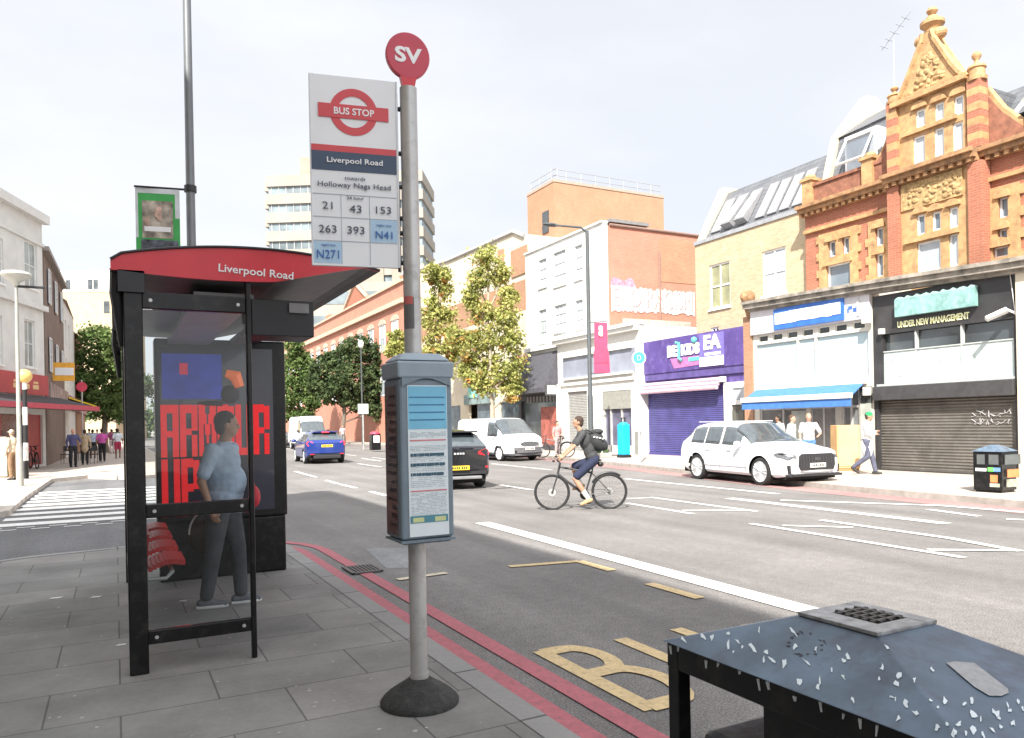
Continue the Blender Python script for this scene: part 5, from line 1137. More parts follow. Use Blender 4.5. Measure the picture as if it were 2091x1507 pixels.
# ---------------- dark fronted shop under the white building
u0, u1 = v1+.02, sc(FB, 1062)
t = thing('dark_shop', 'shop with big dark grey awning left of the white fronted shop', 'shop', FB.p((u0+u1)/2, 0, .1))
FU = FB.off(.3); zu = zc(FU, 1100, 722)
u1 = sc(FU, 1060)
wall(FU, t, u0, u1, 0, zu, [(u0+.3, u1-.3, .3, 2.9)], P('shop_dark', (.05, .05, .055), .6), depth=.28)
mb = MB(); mb.fb(FU, u0+.31, u1-.31, .31, 2.89, -.2, -.15); mb.build('window', M_dglass, t)
mb = MB(); mb.fb(FU, u0+.5, u0+2.2, .3, 2.5, -.12, -.08); mb.build('window_display', P('display_red', (.32, .10, .08), .6, var=.4, scale=3), t)
zq = zc(FU, 1100, 795)
mb = MB(); mb.prism([FU.p(u0+.05, zu-.1, .01), FU.p(u0+.05, zq, .95), FU.p(u0+.05, zq-.25, .95), FU.p(u0+.05, zq-.25, .01)], FU.u*(u1-u0-.2)); mb.build('awning', P('awning_charcoal', (.075, .075, .09), .8, var=.2), t)
mb = MB(); 
for k in range(9): mb.fb(FU, u0+.4+k*.38, u0+.6+k*.38, zq-.75, zq-.4, .003, .05)
mb.build('lettering_strip', P('letter_grey', (.22, .22, .22), .6), t)
mb = MB(); c_ = FU.p(u0+.02, zc(FU, 1138, 795, .5), .5); mb.box(c_.x-.35, c_.x+.35, c_.y-.06, c_.y+.06, c_.z-.3, c_.z+.32); hs_ = mb.build('hanging_sign', P('hs_dark', (.08, .08, .08), .5), t)
mb = MB(); mb.box(c_.x-.25, c_.x+.25, c_.y-.075, c_.y-.06, c_.z-.22, c_.z+.24); mb.build('sign_face', M_signw, hs_)
# ---------------- cream building beyond the trees
c0, c1 = wy1+.02, sc(FB, 862)
t = thing('cream_building', 'cream and orange brick building half hidden behind the yellowing trees', 'building', FB.p((c0+c1)/2, 0))
FX = FB.off(-.6); c0 = sc(FX, 1079); c1 = 62.
zk1 = zc(FX, 1079, 481); zk0 = zc(FX, 1055, 473); zor1, zor0 = zc(FX, 1050, 578), zc(FX, 1050, 640)
wall(FX, t, c0, c1, 0, zor0, [(c0+1.2, c0+4, .4, 3.0), (c0+5, c0+9, .4, 3.0), (c0+10.5, c0+14, .4, 3.0)], M_cream, depth=12)
mb = MB(); mb.fb(FX, c0, c1, zor0+.002, zor1, -12, 0); mb.build('brick_band', B_orange, t)
ppp = [(c0, zor1), (c0, zk1), (c0+1.4, zk0), (c0+12, zc(FX, 960, 512)), (c1, zc(FX, 865, 545)), (c1, zor1)]
mb = MB(); mb.fp(FX, ppp, -12, 0); mb.build('upper_wall', M_cream, t)
mb = MB()
for v in ((1045, 1078, 506, 562), (1018, 1030, 510, 545)): h = FX.rect(*v); mb.fb(FX, h[0], h[1], h[2], h[3], .003, .08)
mb.build('brick_panel', B_orange, t)
mb = MB()
for (a, b), (c, d) in zip(ppp[1:4], ppp[2:5]): mb.tube([FX.p(a, b+.1, .05), FX.p(c, d+.1, .05)], .14, 6)
mb.build('coping', P('coping_grey', (.4, .4, .4), .8), t)
mb = MB()
for a in (c0+1.2, c0+5, c0+10.5): mb.fb(FX, a+.01, a+2.79, .41, 2.99, -.18, -.14)
mb.build('window', P('shop_glass3', (.10, .13, .15), .1, var=.5, scale=1.2), t)
mb = MB(); mb.fb(FX, c0+4.6, c0+9.4, 3.0, 3.7, .003, .2); mb.build('sign', P('sign_greygreen', (.2, .27, .27), .6, var=.4, scale=2), t)
h = FX.rect(962, 978, 790, 812); mb = MB(); mb.fb(FX, h[0], h[1], h[2], h[3], .2, .25); mb.build('sign', P('sign_turq', (.2, .55, .52), .5), t)
# ---------------- red brick terrace with pediment
r0, r1 = 62.2, 125.
t = thing('red_terrace', 'red brick terrace with pale cornice and small pediment far along the street', 'building', FB.p(90, 0))
zr_ = (zc(FB, 828, 622)+zc(FB, 690, 668))/2; zr2 = zr_+1.7
hh = []; s_ = 64.
while s_ < 122: hh.append((s_, s_+1.7, zr_-3.9, zr_-1.3)); hh.append((s_, s_+1.7, zr_-8.0, zr_-5.4)); s_ += 3.6
wall(FB, t, r0, r1, 0, zr2, hh, B_fadered, depth=10, rec=.06)
for w in hh: window(FB, t, w, 1, 2, gm=M_curtain, rec=.02, fw=.16)
for w in hh:
    if w[2] > zr_-5: mb = MB(); m_ = (w[0]+w[1])/2; mb.fp(FB, [(m_+1.05*cos(pi*i/8), w[3]-.05+.5*sin(pi*i/8)) for i in range(9)], .003, .1); mb.build('window_arch', P('arch_pale', (.5, .36, .28), .8), t)
mb = MB(); mb.fb(FB, r0, r1, zr_-.15, zr_+.25, .003, .35); mb.fb(FB, r0, r1, zr2, zr2+.2, -.4, .2); mb.build('cornice', P('cornice_pale', (.55, .4, .3), .8, var=.2), t)
pc = sc(FB, 733); mb = MB(); mb.fp(FB, [(pc-4, zr2+.2), (pc+4, zr2+.2), (pc, zr2+2.2)], -.3, .12); mb.build('pediment', B_red, t)
mb = MB(); mb.tube([FB.p(pc-4.1, zr2+.25, .15), FB.p(pc, zr2+2.3, .15), FB.p(pc+4.1, zr2+.25, .15)], .18, 6); mb.build('coping', P('cornice_pale', (.55, .4, .3)), t)
for s_ in (70, 84, 100, 112): 
    mb = MB(); mb.fb(FB, s_, s_+2, zr2+.2, zr2+2.4, -4, -3); mb.build('chimney', B_orange, t)
# ---------------- brown brick stair block behind the white building
c_ = AD(1131, 400, 68.); t = thing('brown_brick_block', 'tall plain orange brick block with rooftop railing behind the white building', 'building', (c_.x, c_.y, 0))
zt4 = AD(1131, 371, 68.).z; FK = Fac((c_.x, c_.y), (1, 0), (0, -1)); FL = Fac((c_.x, c_.y), (0, 1), (-1, 0))
wk = FK.m(1355, 420)[0]; lk_ = FL.m(1077, 420)[0]
mb = MB(); mb.box(c_.x, c_.x+wk, c_.y, c_.y+lk_, 0, zt4); mb.build('wall', B_orange, t)
mb = MB(); mb.fb(FK, -.05, wk+.05, zt4, zt4+.25, -.3, .06); mb.fb(FL, -.05, lk_+.05, zt4+.003, zt4+.253, -.3, .06); mb.build('coping', P('coping_dark', (.35, .27, .22), .8), t)
mb = MB(); i = 0.
while i < wk: mb.tube([FK.p(i, zt4+.2, -.4), FK.p(i, zt4+1.3, -.4)], .035, 4); i += 1.6
i = 0.
while i < lk_: mb.tube([FL.p(i, zt4+.2, -.4), FL.p(i, zt4+1.3, -.4)], .035, 4); i += 1.6
for z in (.75, 1.3): mb.tube([FK.p(0, zt4+z, -.4), FK.p(wk, zt4+z, -.4)], .03, 4); mb.tube([FL.p(0, zt4+z, -.4), FL.p(lk_, zt4+z, -.4)], .03, 4)
mb.build('railing', P('rail_pale', (.30, .31, .33), .6), t)
for v in ((1109, 1121, 432, 456), (1109, 1121, 458, 476)):
    h = FL.rect(*v); mb = MB(); mb.fb(FL, h[0], h[1], h[2], h[3], .005, .1); mb.build('window', M_dglass, t)
# ---------------- office tower far behind
DT = 132.; a_ = AD(545, 500, DT); ua = Vector((RT.x, RT.y)); FT1 = Fac(a_[:2], (RT*cos(.06)-FW*sin(.06))[:2], (-FW*cos(.06)-RT*sin(.06))[:2])
t = thing('office_tower', 'pale concrete office tower with ribbon windows far behind the shelter', 'tower', (a_.x, a_.y, 0))
M_tc = P('tower_concrete', (.30, .275, .24), .9, var=.08, scale=.3); M_tg = P('tower_glass', (.16, .20, .22), .35, var=.5, scale=.35, spec=.4)
ztt = zc(FT1, 590, 357); W_ = 27.5; fh_ = 3.23
mb = MB(); mb.fb(FT1, .3, W_-.3, 0, ztt-.5, -12, -.4); mb.build('wall', M_tg, t)
nf = int(ztt/fh_)
for i in range(nf):
    z1_ = ztt-i*fh_; mb = MB(); hb = 1.75 if i else 1.9
    for a, b, o_ in ((0, 8.2, 0), (20.5, W_, 0)): mb.fb(FT1, a, b, z1_-hb, z1_, -12.5, .0)
    mb.fb(FT1, -1.2, 0, z1_-hb, z1_-.2, -9, -2.5); mb.build('balcony_band', M_tc, t)
mb = MB()
for i in range(nf):
    for k in range(6): mb.fb(FT1, .8+k*1.3, .9+k*1.3, ztt-(i+1)*fh_, ztt-i*fh_-1.75, -.4, -.3)
mb.build('window_frame', P('tower_frame', (.45, .45, .45), .5), t)
mb = MB(); mb.fb(FT1, 8.2, 20.5, 0, ztt+.2, -12, .25); mb.fb(FT1, 5.4, 9.6, ztt, zc(FT1, 625, 312), -9, -2); mb.fb(FT1, 22, 23.5, 0, ztt-3, .0, .5); mb.build('core', P('tower_core', (.29, .25, .205), .9, var=.12, scale=.5), t)
# lower office block under it
a_ = AD(572, 700, 118.); F5 = Fac(a_[:2], FT1.u[:2], FT1.n[:2]); t = thing('office_block', 'lower pale office block with window bands in front of the tower', 'building', (a_.x, a_.y, 0))
zz5 = zc(F5, 620, 580); mb = MB(); mb.fb(F5, 0, 22, 0, zz5, -8, 0); mb.build('wall', M_tc, t)
for i in range(4):
    mb = MB(); mb.fb(F5, 1, 21, zz5-3.3-i*3.6, zz5-1.4-i*3.6, .004, .06); mb.build('window_band', M_tg, t)
# white stepped gable near the pole
a_ = AD(795, 600, 100.); F6 = Fac(a_[:2], FT1.u[:2], FT1.n[:2]); t = thing('white_gable_house', 'white house gable peeping above the red brick terrace', 'building', (a_.x, a_.y, 0))
mb = MB(); z6 = zc(F6, 820, 545); mb.fp(F6, [(0, 0), (0, z6-3.4), (1.2, z6-1.8), (2.1, z6), (5.8, z6), (5.8, 0)], -6, 0); mb.build('wall', M_render, t)
# ================================================================== LEFT SIDE
Cn = AD(93, 864, 36.); Ln = AD(0, 864, 31.9); uL = (Ln-Cn).normalized()
nL = Vector((-uL.y, uL.x, 0)); nL = nL if nL.dot(EYE-Cn) > 0 else -nL
FLw = Fac(Cn[:2], uL[:2], nL[:2]); LL = 9.
t = thing('white_corner_building', 'white stucco building with red ground floor shopfront at the left corner', 'building', (Cn.x, Cn.y, 0))
ztl = zc(FLw, 92, 445); K1 = (0, 340, 1.983)
lw = [q(FLw, *v, *K1) for v in ((100, 150, 308, 492), (100, 142, 622, 812), (-16, 14, 288, 470), (-14, 10, 602, 800))]
zr5, zr6 = zc(FLw, 60, 806), zc(FLw, 60, 764)
wall(FLw, t, 0, LL, 0, ztl, lw+[(.3, 1.5, .1, zr5-.9), (1.9, 4.2, .1, zr5-.9), (4.6, 8.5, .1, zr5-.9)], M_render, depth=1.2, rec=.2)
for w in lw: window(FLw, t, w, 2, 2, gm=P('left_glass', (.3, .34, .33), .12, var=.3, scale=1.5), rec=.12, sill=True)
mb = MB(); zb5 = zc(FLw, 60, 340+560/1.983)
mb.fb(FLw, -.15, LL, ztl-.4, ztl, .003, .3); mb.fb(FLw, -.1, LL, zb5-.12, zb5+.12, .003, .2); mb.fb(FLw, -.05, LL, ztl-1.5, ztl-1.35, .003, .08); mb.build('cornice', M_render, t)
mb = MB(); mb.fb(FLw, 0, LL, zr5, zr6, .003, .16); fa_ = mb.build('fascia', P('fascia_red', (.42, .05, .06), .5, var=.12, scale=2), t)
mb = MB()
for s_ in (1.0, 1.9, 2.8, 5.2, 6.1): mb.fb(FLw, s_, s_+.55, zr5+.25, zr5+.45, .16, .175); mb.fb(FLw, s_+.05, s_+.5, zr5+.5, zr5+.6, .16, .175)
mb.build('lettering', P('letter_gold', (.75, .5, .25), .5), fa_)
mb = MB(); mb.fb(FLw, .3, 1.5, .1, 3.1, -.18, -.1); mb.fb(FLw, 1.5, 1.9, 0, zr5-.9, .003, .06); mb.fb(FLw, 4.2, 4.6, 0, zr5-.9, .003, .06); mb.build('pillar', P('pillar_red', (.36, .05, .05), .5), t)
mb = MB(); mb.fb(FLw, 1.92, 4.18, .12, zr5-.92, -.19, -.14); mb.fb(FLw, 4.62, 8.48, .12, zr5-.92, -.19, -.14); mb.build('window', P('left_shop_glass', (.07, .05, .05), .12, var=.5), t)
mb = MB(); mb.prism([FLw.p(-1.3, zr5-.05, .1), FLw.p(-1.3, zr5-.55, 1.9), FLw.p(-1.3, zr5-.75, 1.9), FLw.p(-1.3, zr5-.75, 1.85), FLw.p(-1.3, zr5-.55, 1.85), FLw.p(-1.3, zr5-.15, .1)], FLw.u*(LL+1.3)); an = mb.build('awning', P('awning_dark', (.04, .035, .04), .8), t)
mb = MB(); mb.fb(FLw, -1.3, LL, zr5-.72, zr5-.5, 1.9, 1.94); mb.build('valance', P('valance_red', (.42, .06, .09), .7), an)
# brown brick flank beyond the corner and the terrace along the side street
X5 = Cn.x+.02
F7 = Fac((X5, Cn.y+.25), (.02, 1), (1, -.02)); t = thing('brown_corner_house', 'narrow dark brick house right behind the white corner building', 'building', (X5, Cn.y+3, 0))
z7 = zc(F7, 100, 535); mb = MB(); mb.fb(F7, 0, 11, 0, z7, -6, 0); mb.build('wall', B_dkbrick, t)
mb = MB(); mb.fb(F7, -.1, 11, z7, z7+.2, -6, .25); mb.build('eaves', P('eaves', (.3, .27, .25), .8), t)
for s_ in (1.5, 5, 8.5):
    for z in (4.6, 8): window(F7, t, (s_, s_+1, z, z+1.7), 1, 2, rec=-.06)
mb = MB(); mb.fb(F7, 0, 11, 3.2, 4.0, .003, .2); mb.build('sign', P('sign_mixed', (.3, .22, .2), .7, var=.5, scale=2), t)
for k, (s0, s1, zt7, m_, lb) in enumerate(((11.3, 20, 9.6, M_render, 'pale rendered house with pitched roof second behind the white corner building'), (20.3, 32, 8.6, B_orange, 'warm brick house with pitched roof farthest along the narrow side street'))):
    t = thing('terraced_house', lb, 'building', F7.p((s0+s1)/2, 0))
    ww = [(s0+1+i*2.6, s0+2+i*2.6, z, z+1.6) for i in range(3) for z in (4.6, 7.)][:5]
    wall(F7, t, s0, s1, 0, zt7, ww, m_, depth=7)
    for w in ww: window(F7, t, w, 1, 2)
    mb = MB(); mb.fp(Fac(F7.p(s0, 0)[:2], (-1, 0), (0, -1)), [(-.2, zt7), (3.5, zt7+2.8), (7.2, zt7)], -(s1-s0), 0); rf = mb.build('roof', P('roof_tile', (.25, .17, .14), .85, var=.3, scale=4), t)
    mb = MB(); mb.fb(F7, s0+.1, s0+1.4, zt7+1.2, zt7+4, -4, -3); mb.build('chimney', B_orange, rf)
    mb = MB(); mb.fb(F7, s0, s1, 3, 3.9, .003, .15); mb.build('sign', P('sign_mixed2', (.35, .2, .18), .7, var=.5, scale=2), t)
# yellow hanging signs and yellow awning on the side street
for i, (x0, x1, y0, y1, d_, col_, lb) in enumerate(((108, 153, 742, 752, 40, (.85, .42, .04), 'orange and white projecting sign above the dark awning'),)):
    a, b = AD(x0, y0, d_), AD(x1, 780, d_); t = thing('projecting_sign', lb, 'sign', (b.x, b.y, b.z))
    mb = MB(); A_, B_ = AD(x0, 742, d_), AD(x1, 778, d_); mb.box(A_.x, B_.x, B_.y-.12, B_.y, B_.z, A_.z); pl_ = mb.build('sign_board', P('sign_orange', (.85, .42, .04), .5), t)
    mb = MB(); w = B_.x-A_.x; h = A_.z-B_.z; mb.box(A_.x+.12*w, B_.x-.04*w, B_.y-.14, B_.y-.12, B_.z+.3*h, A_.z-.28*h); mb.build('sign_face', M_signw, pl_)
    mb = MB(); mb.tube([(A_.x, B_.y, A_.z-.1), (X5-.2, B_.y, A_.z-.1)], .04, 6); mb.build('bracket', M_dark, t)
a = AD(168, 822, 46); t = thing('yellow_awning', 'small bright yellow shop awning past the dark awning on the side street', 'awning', (a.x, a.y, a.z))
mb = MB(); mb.prism([(a.x-.7, a.y, a.z+.35), (a.x+.75, a.y, a.z-.2), (a.x+.75, a.y, a.z-.5), (a.x+.68, a.y, a.z-.5), (a.x+.68, a.y, a.z-.25), (a.x-.7, a.y, a.z+.25)], (0, 3.2, 0)); mb.build('canopy', P('canopy_yellow', (.85, .6, .04), .7), t)
mb = MB(); mb.tube([(a.x-.9, a.y+.1, a.z+.3), (a.x+.72, a.y+.1, a.z-.3)], .03, 6); mb.tube([(a.x-.9, a.y+3, a.z+.3), (a.x+.72, a.y+3, a.z-.3)], .03, 6); mb.build('arm', M_dark, t)
a = AD(167, 790, 44); t = thing('red_round_sign', 'small red round road sign on a thin post on the side street', 'sign', (a.x, a.y, 0))
mb = MB(); mb.tube([(a.x, a.y, 0), (a.x, a.y, a.z+.4)], .04, 6); mb.build('post', M_steel, t); mb = MB(); mb.lathe([(.28, 0), (.28, .03)], (a.x, a.y-.05, a.z), 20, Matrix.Rotation(pi/2, 3, 'X')); mb.build('disc', P('disc_crimson', (.65, .05, .1), .5), t)
# distant blocks at the end of the side street
for (x0, x1, yt, d_, m_, nm, lb) in ((98, 238, 557, 150, M_render, 'white_flats', 'white flat roofed block of flats far behind the side street'), (96, 232, 598, 120, B_yellow, 'brick_flats', 'plain pale brick block below the white flats far down the side street')):
    a, b = AD(x0, yt, d_), AD(x1, yt, d_); F8 = Fac(a[:2], (b-a)[:2], (-FW)[:2]); t = thing(nm, lb, 'building', (a.x, a.y, 0)); w = (b-a).length
    wall(F8, t, 0, w, 0, a.z, [], m_, depth=10)
    mb = MB(); zz = a.z-3.4
    for k in (.16, .26, .58, .66) if d_ > 130 else (.85,): mb.fb(F8, w*k, w*k+.9, zz, zz+1.9, .005, .05)
    mb.build('window', M_dglass, t); mb = MB(); mb.fb(F8, 0, w, a.z, a.z+.3, -.5, .1); mb.build('coping', M_render, t)
# tall building behind and left of the camera: it casts the shade over the near pavement
t = thing('shading_terrace', 'tall brick terrace out of frame left of the shelter, shading the near pavement', 'building', (-8, -6, 0))
F9 = Fac((-4.4, 9.6), (0, -1), (1, 0)); hh = []
for i in range(11):
    for z in (4.6, 7.8, 10.6): hh.append((1.2+i*3.2, 2.4+i*3.2, z, z+1.8))
wall(F9, t, 0, 38, 0, 13.2, hh, B_yellow, depth=9)
for w in hh[:18]: window(F9, t, w, 1, 2)
mb = MB()
for w in hh[18:]: mb.fb(F9, *w, -.15, -.1)
mb.build('blank_window', M_glass, t)
mb = MB(); mb.fb(F9, 0, 38, 13.2, 13.6, -.4, .25); mb.build('parapet', M_render, t)
mb = MB(); mb.fb(F9, 1, 36, .3, 3.2, .003, .08); mb.build('shopfront', P('shopfront_dark', (.06, .06, .06), .3, var=.5, scale=1), t)
for s_ in (3, 12.4, 21): mb = MB(); mb.fb(F9, s_, s_+2.2, 13.6, 14.7, -2.4, -.6); mb.build('chimney', B_orange, t)

# ================================================================== TREES
LM_y = leafmat('leaves_yellowing', (.20, .23, .07), (.38, .40, .13), (.60, .54, .22)); LM_o = leafmat('leaves_autumn', (.25, .16, .05), (.45, .25, .08), (.55, .32, .12))
LM_d = leafmat('leaves_dark', (.055, .08, .04), (.09, .13, .06), (.16, .2, .09)); LM_g = leafmat('leaves_green', (.07, .11, .04), (.13, .2, .07), (.24, .30, .11))
M_bark = P('bark', (.17, .14, .11), .9, var=.3, scale=9, bump=.6, bscale=14); M_barkp = P('bark_pale', (.36, .31, .24), .9, var=.25, scale=6, bump=.4, bscale=12)
def tree(name, label, bx, by, dist, blobs, mats, leaf=.16, dens=1., trunk=.14, group=None, bark=None, seed=1, zb=0., fore=None):
    rnd = random.Random(seed); base = AD(bx, by, dist); base.z = zb
    t = thing(name, label, 'tree', base, 0, group); k = dist/CF
    B = []
    for x, y, rx, ry in blobs:
        c = AD(x, y, dist); B.append((c+FW*rnd.uniform(-.35, .35)*rx*k, rx*k, ry*k))
    lo = min(c.z-rz*.3 for c, r_, rz in B); top = max(c.z for c, r_, rz in B)
    mb = MB(); ctr = sum((c for c, _, _ in B), Vector())/len(B)
    path = [base+(Vector((ctr.x, ctr.y, 0))-Vector((base.x, base.y, 0)))*(f**1.5)*.8+UP*(f*(top-zb)*.93) for f in [i/7 for i in range(8)]]
    path = [p+Vector((rnd.uniform(-.06, .06), rnd.uniform(-.06, .06), 0)) if 0 < i < 7 else p for i, p in enumerate(path)]
    mb.tube(path, [trunk*(1.25 if i == 0 else 1-.11*i) for i in range(8)], 10)
    for c, r_, rz in B:
        f = max(.2, min(.85, (c.z-rz*.8-zb)/(top-zb)*.9)); i = f*7; a = path[int(i)].lerp(path[min(int(i)+1, 7)], i-int(i))
        mid = a.lerp(c, .5)+Vector((rnd.uniform(-.2, .2), rnd.uniform(-.2, .2), -.1)); mb.tube([a, mid, c], [trunk*.42, trunk*.28, trunk*.12], 6)
        for _ in range(3):
            e = c+Vector((rnd.uniform(-1, 1)*r_*.8, rnd.uniform(-1, 1)*r_*.8, rnd.uniform(-.5, .9)*rz*.8)); mb.tube([c, e], [trunk*.12, trunk*.04], 5)
    mb.build('trunk', bark or M_bark, t, smooth=True)
    vs, fs, mi = [], [], []
    for bi, (c, r_, rz) in enumerate(B):
        n_cl = int(26*dens*max(1, (r_*r_*rz)**.5))
        for _ in range(n_cl):
            while True:
                v = Vector((rnd.uniform(-1, 1), rnd.uniform(-1, 1), rnd.uniform(-1, 1)))
                if .25 < v.length < 1: break
            cc = c+Vector((v.x*r_, v.y*r_, v.z*rz)); cr_ = rnd.uniform(.35, 1.5)*min(r_, .75)*.42; m_ = 1 if (len(mats) > 1 and rnd.random() < .05) else 0
            for _ in range(int(30)):
                d_ = Vector((rnd.gauss(0, 1), rnd.gauss(0, 1), rnd.gauss(0, .75)))*cr_*.62; p = cc+d_
                a = Vector((rnd.uniform(-1, 1), rnd.uniform(-1, 1), rnd.uniform(-1, .6))).normalized(); b = a.cross(Vector((rnd.uniform(-1, 1), rnd.uniform(-1, 1), rnd.uniform(-1, 1)))).normalized()
                L_ = leaf*rnd.uniform(.6, 1.3); n0 = len(vs); vs += [p-a*L_*.5, p+b*L_*.33, p+a*L_*.5, p-b*L_*.33]; fs.append((n0, n0+1, n0+2, n0+3)); mi.append(m_)
    me = D.meshes.new('crown'); me.from_pydata([v-base for v in vs], [], fs)
    for m_ in mats: me.materials.append(m_)
    me.polygons.foreach_set('material_index', mi)
    o = D.objects.new('crown', me); COL.objects.link(o); o.parent = t
    return t
G1 = 'street trees along the far pavement'
tree('street_tree', 'slender yellowing tree with orange patches behind the parked white van', 1006, 905, 43., [(995, 530, 27, 26), (1018, 560, 20, 22), (975, 570, 22, 24), (962, 610, 16, 22), (985, 640, 20, 26), (1040, 610, 20, 24), (1030, 650, 26, 26), (1000, 690, 34, 28), (960, 700, 26, 26), (1045, 700, 24, 30), (985, 740, 40, 28), (1040, 750, 32, 30), (950, 745, 22, 24), (1010, 785, 32, 24), (1050, 795, 16, 28), (972, 780, 22, 20), (930, 690, 18, 24)], [LM_y, LM_o], leaf=.21, dens=1.15, trunk=.16, group=G1, bark=M_barkp, seed=3)
tree('street_tree', 'yellowing tree just right of the bus stop post with its crown partly hidden', 893, 905, 52., [(905, 570, 18, 22), (885, 560, 18, 20), (898, 610, 26, 26), (878, 650, 24, 28), (912, 655, 20, 26), (893, 700, 30, 26), (922, 720, 18, 22), (875, 730, 22, 24), (905, 750, 22, 20)], [LM_y, LM_o], leaf=.24, dens=1.1, trunk=.18, group=G1, bark=M_barkp, seed=4)
tree('street_tree', 'small yellow leaved tree just left of the bus stop post', 812, 890, 64., [(810, 690, 18, 18), (822, 720, 18, 16), (800, 715, 14, 14), (818, 750, 16, 20)], [LM_y], leaf=.3, dens=1.0, trunk=.14, group=G1, seed=5)
tree('street_tree', 'broad dark green tree above the rear of the blue hatchback', 700, 895, 72., [(735, 712, 44, 26), (700, 730, 40, 28), (765, 735, 24, 32), (670, 755, 34, 28), (720, 775, 48, 32), (765, 785, 26, 34), (680, 800, 36, 26), (735, 820, 40, 22), (650, 790, 26, 26), (770, 835, 20, 22)], [LM_d], leaf=.3, dens=1.5, trunk=.24, group=G1, seed=6)
tree('street_tree', 'second dark trunked tree standing right of the broad dark tree', 750, 892, 78., [(770, 760, 26, 30), (785, 800, 22, 30), (750, 800, 30, 26), (765, 840, 26, 20), (800, 780, 20, 40)], [LM_d], leaf=.32, dens=1.3, trunk=.22, group=G1, seed=7)
tree('street_tree', 'brighter green tree at the right edge of the shelter panel above the tall white van', 612, 892, 80., [(600, 712, 18, 20), (612, 740, 26, 26), (590, 760, 22, 26), (630, 775, 24, 28), (600, 800, 32, 28), (640, 815, 22, 24), (585, 840, 20, 24), (620, 850, 26, 18)], [LM_g], leaf=.3, dens=1.6, trunk=.2, group=G1, seed=8)
tree('street_tree', 'large dark green tree above the crowd on the left, beside the shelter', 214, 880, 56., [(195, 690, 34, 24), (230, 700, 30, 26), (180, 725, 28, 26), (215, 745, 38, 28), (190, 775, 34, 26), (235, 780, 28, 30), (175, 800, 18, 24), (215, 815, 34, 24), (235, 838, 24, 20), (250, 740, 20, 40)], [LM_g], leaf=.24, dens=1.7, trunk=.25, seed=9)
tree('street_tree', 'darker tree behind the crowd seen under the large left tree', 262, 880, 75., [(200, 820, 30, 26), (240, 820, 34, 30), (275, 790, 34, 40), (185, 845, 18, 14), (262, 850, 34, 20)], [LM_d], leaf=.3, dens=1.4, trunk=.22, seed=10)
# shrubs / mass closing the street end
a = AD(560, 880, 130.); 
# far end of the street: a wood that reads as one mass
rnd = random.Random(40); vs, fs = [], []
for i in range(220):
    c = AD(rnd.uniform(-60, 980), rnd.uniform(845, 880), rnd.uniform(150, 190)); c.z = rnd.uniform(1, 7)
    for _ in range(45):
        p = c+Vector((rnd.gauss(0, 1.6), rnd.gauss(0, 1.6), rnd.gauss(0, 1.3))); a_ = Vector((rnd.uniform(-1, 1), rnd.uniform(-1, 1), rnd.uniform(-1, 1))).normalized(); b_ = a_.orthogonal().normalized(); n0 = len(vs); vs += [p-a_*.5, p+b_*.35, p+a_*.5, p-b_*.35]; fs.append((n0, n0+1, n0+2, n0+3))
me = D.meshes.new('distant_trees'); me.from_pydata(vs, [], fs); me.materials.append(LM_d); o = D.objects.new('distant_trees', me); COL.objects.link(o); tag(o, 'low band of distant dark green trees closing off the end of the street', 'trees', kind='stuff')
# ================================================================== VEHICLES
M_tyre = P('tyre', (.02, .02, .02), .85, var=.2); M_rim = P('rim_alloy', (.6, .61, .62), .35, metal=.4, var=.1); M_carglass = P('car_glass', (.07, .085, .095), .04, var=.2, spec=1., coat=.5)
M_under = P('underbody', (.01, .01, .01), .9, var=0); M_lampred = P('lamp_red', (.55, .02, .03), .2, coat=.6, var=.1); M_lampclear = P('lamp_clear', (.42, .44, .46), .12, metal=.4, coat=.6, var=.3, scale=20)
M_trim = P('trim_black', (.025, .025, .028), .5, var=.1); M_platew = P('plate_white', (.8, .8, .76), .5, var=0); M_platey = P('plate_yellow', (.85, .58, .04), .5, var=0); M_ink = P('plate_ink', (.03, .03, .03), .5, var=0)
def interp(tab, y):
    if y <= tab[0][0]: return tab[0][1]
    for (a, b), (c, d) in zip(tab, tab[1:]):
        if y <= c:
            t = (y-a)/(c-a) if c > a else 0; return b+(d-b)*t
    return tab[-1][1]
def smooth_tab(tab, y, r=.06): return (interp(tab, y-r)+2*interp(tab, y)+interp(tab, y+r))/4
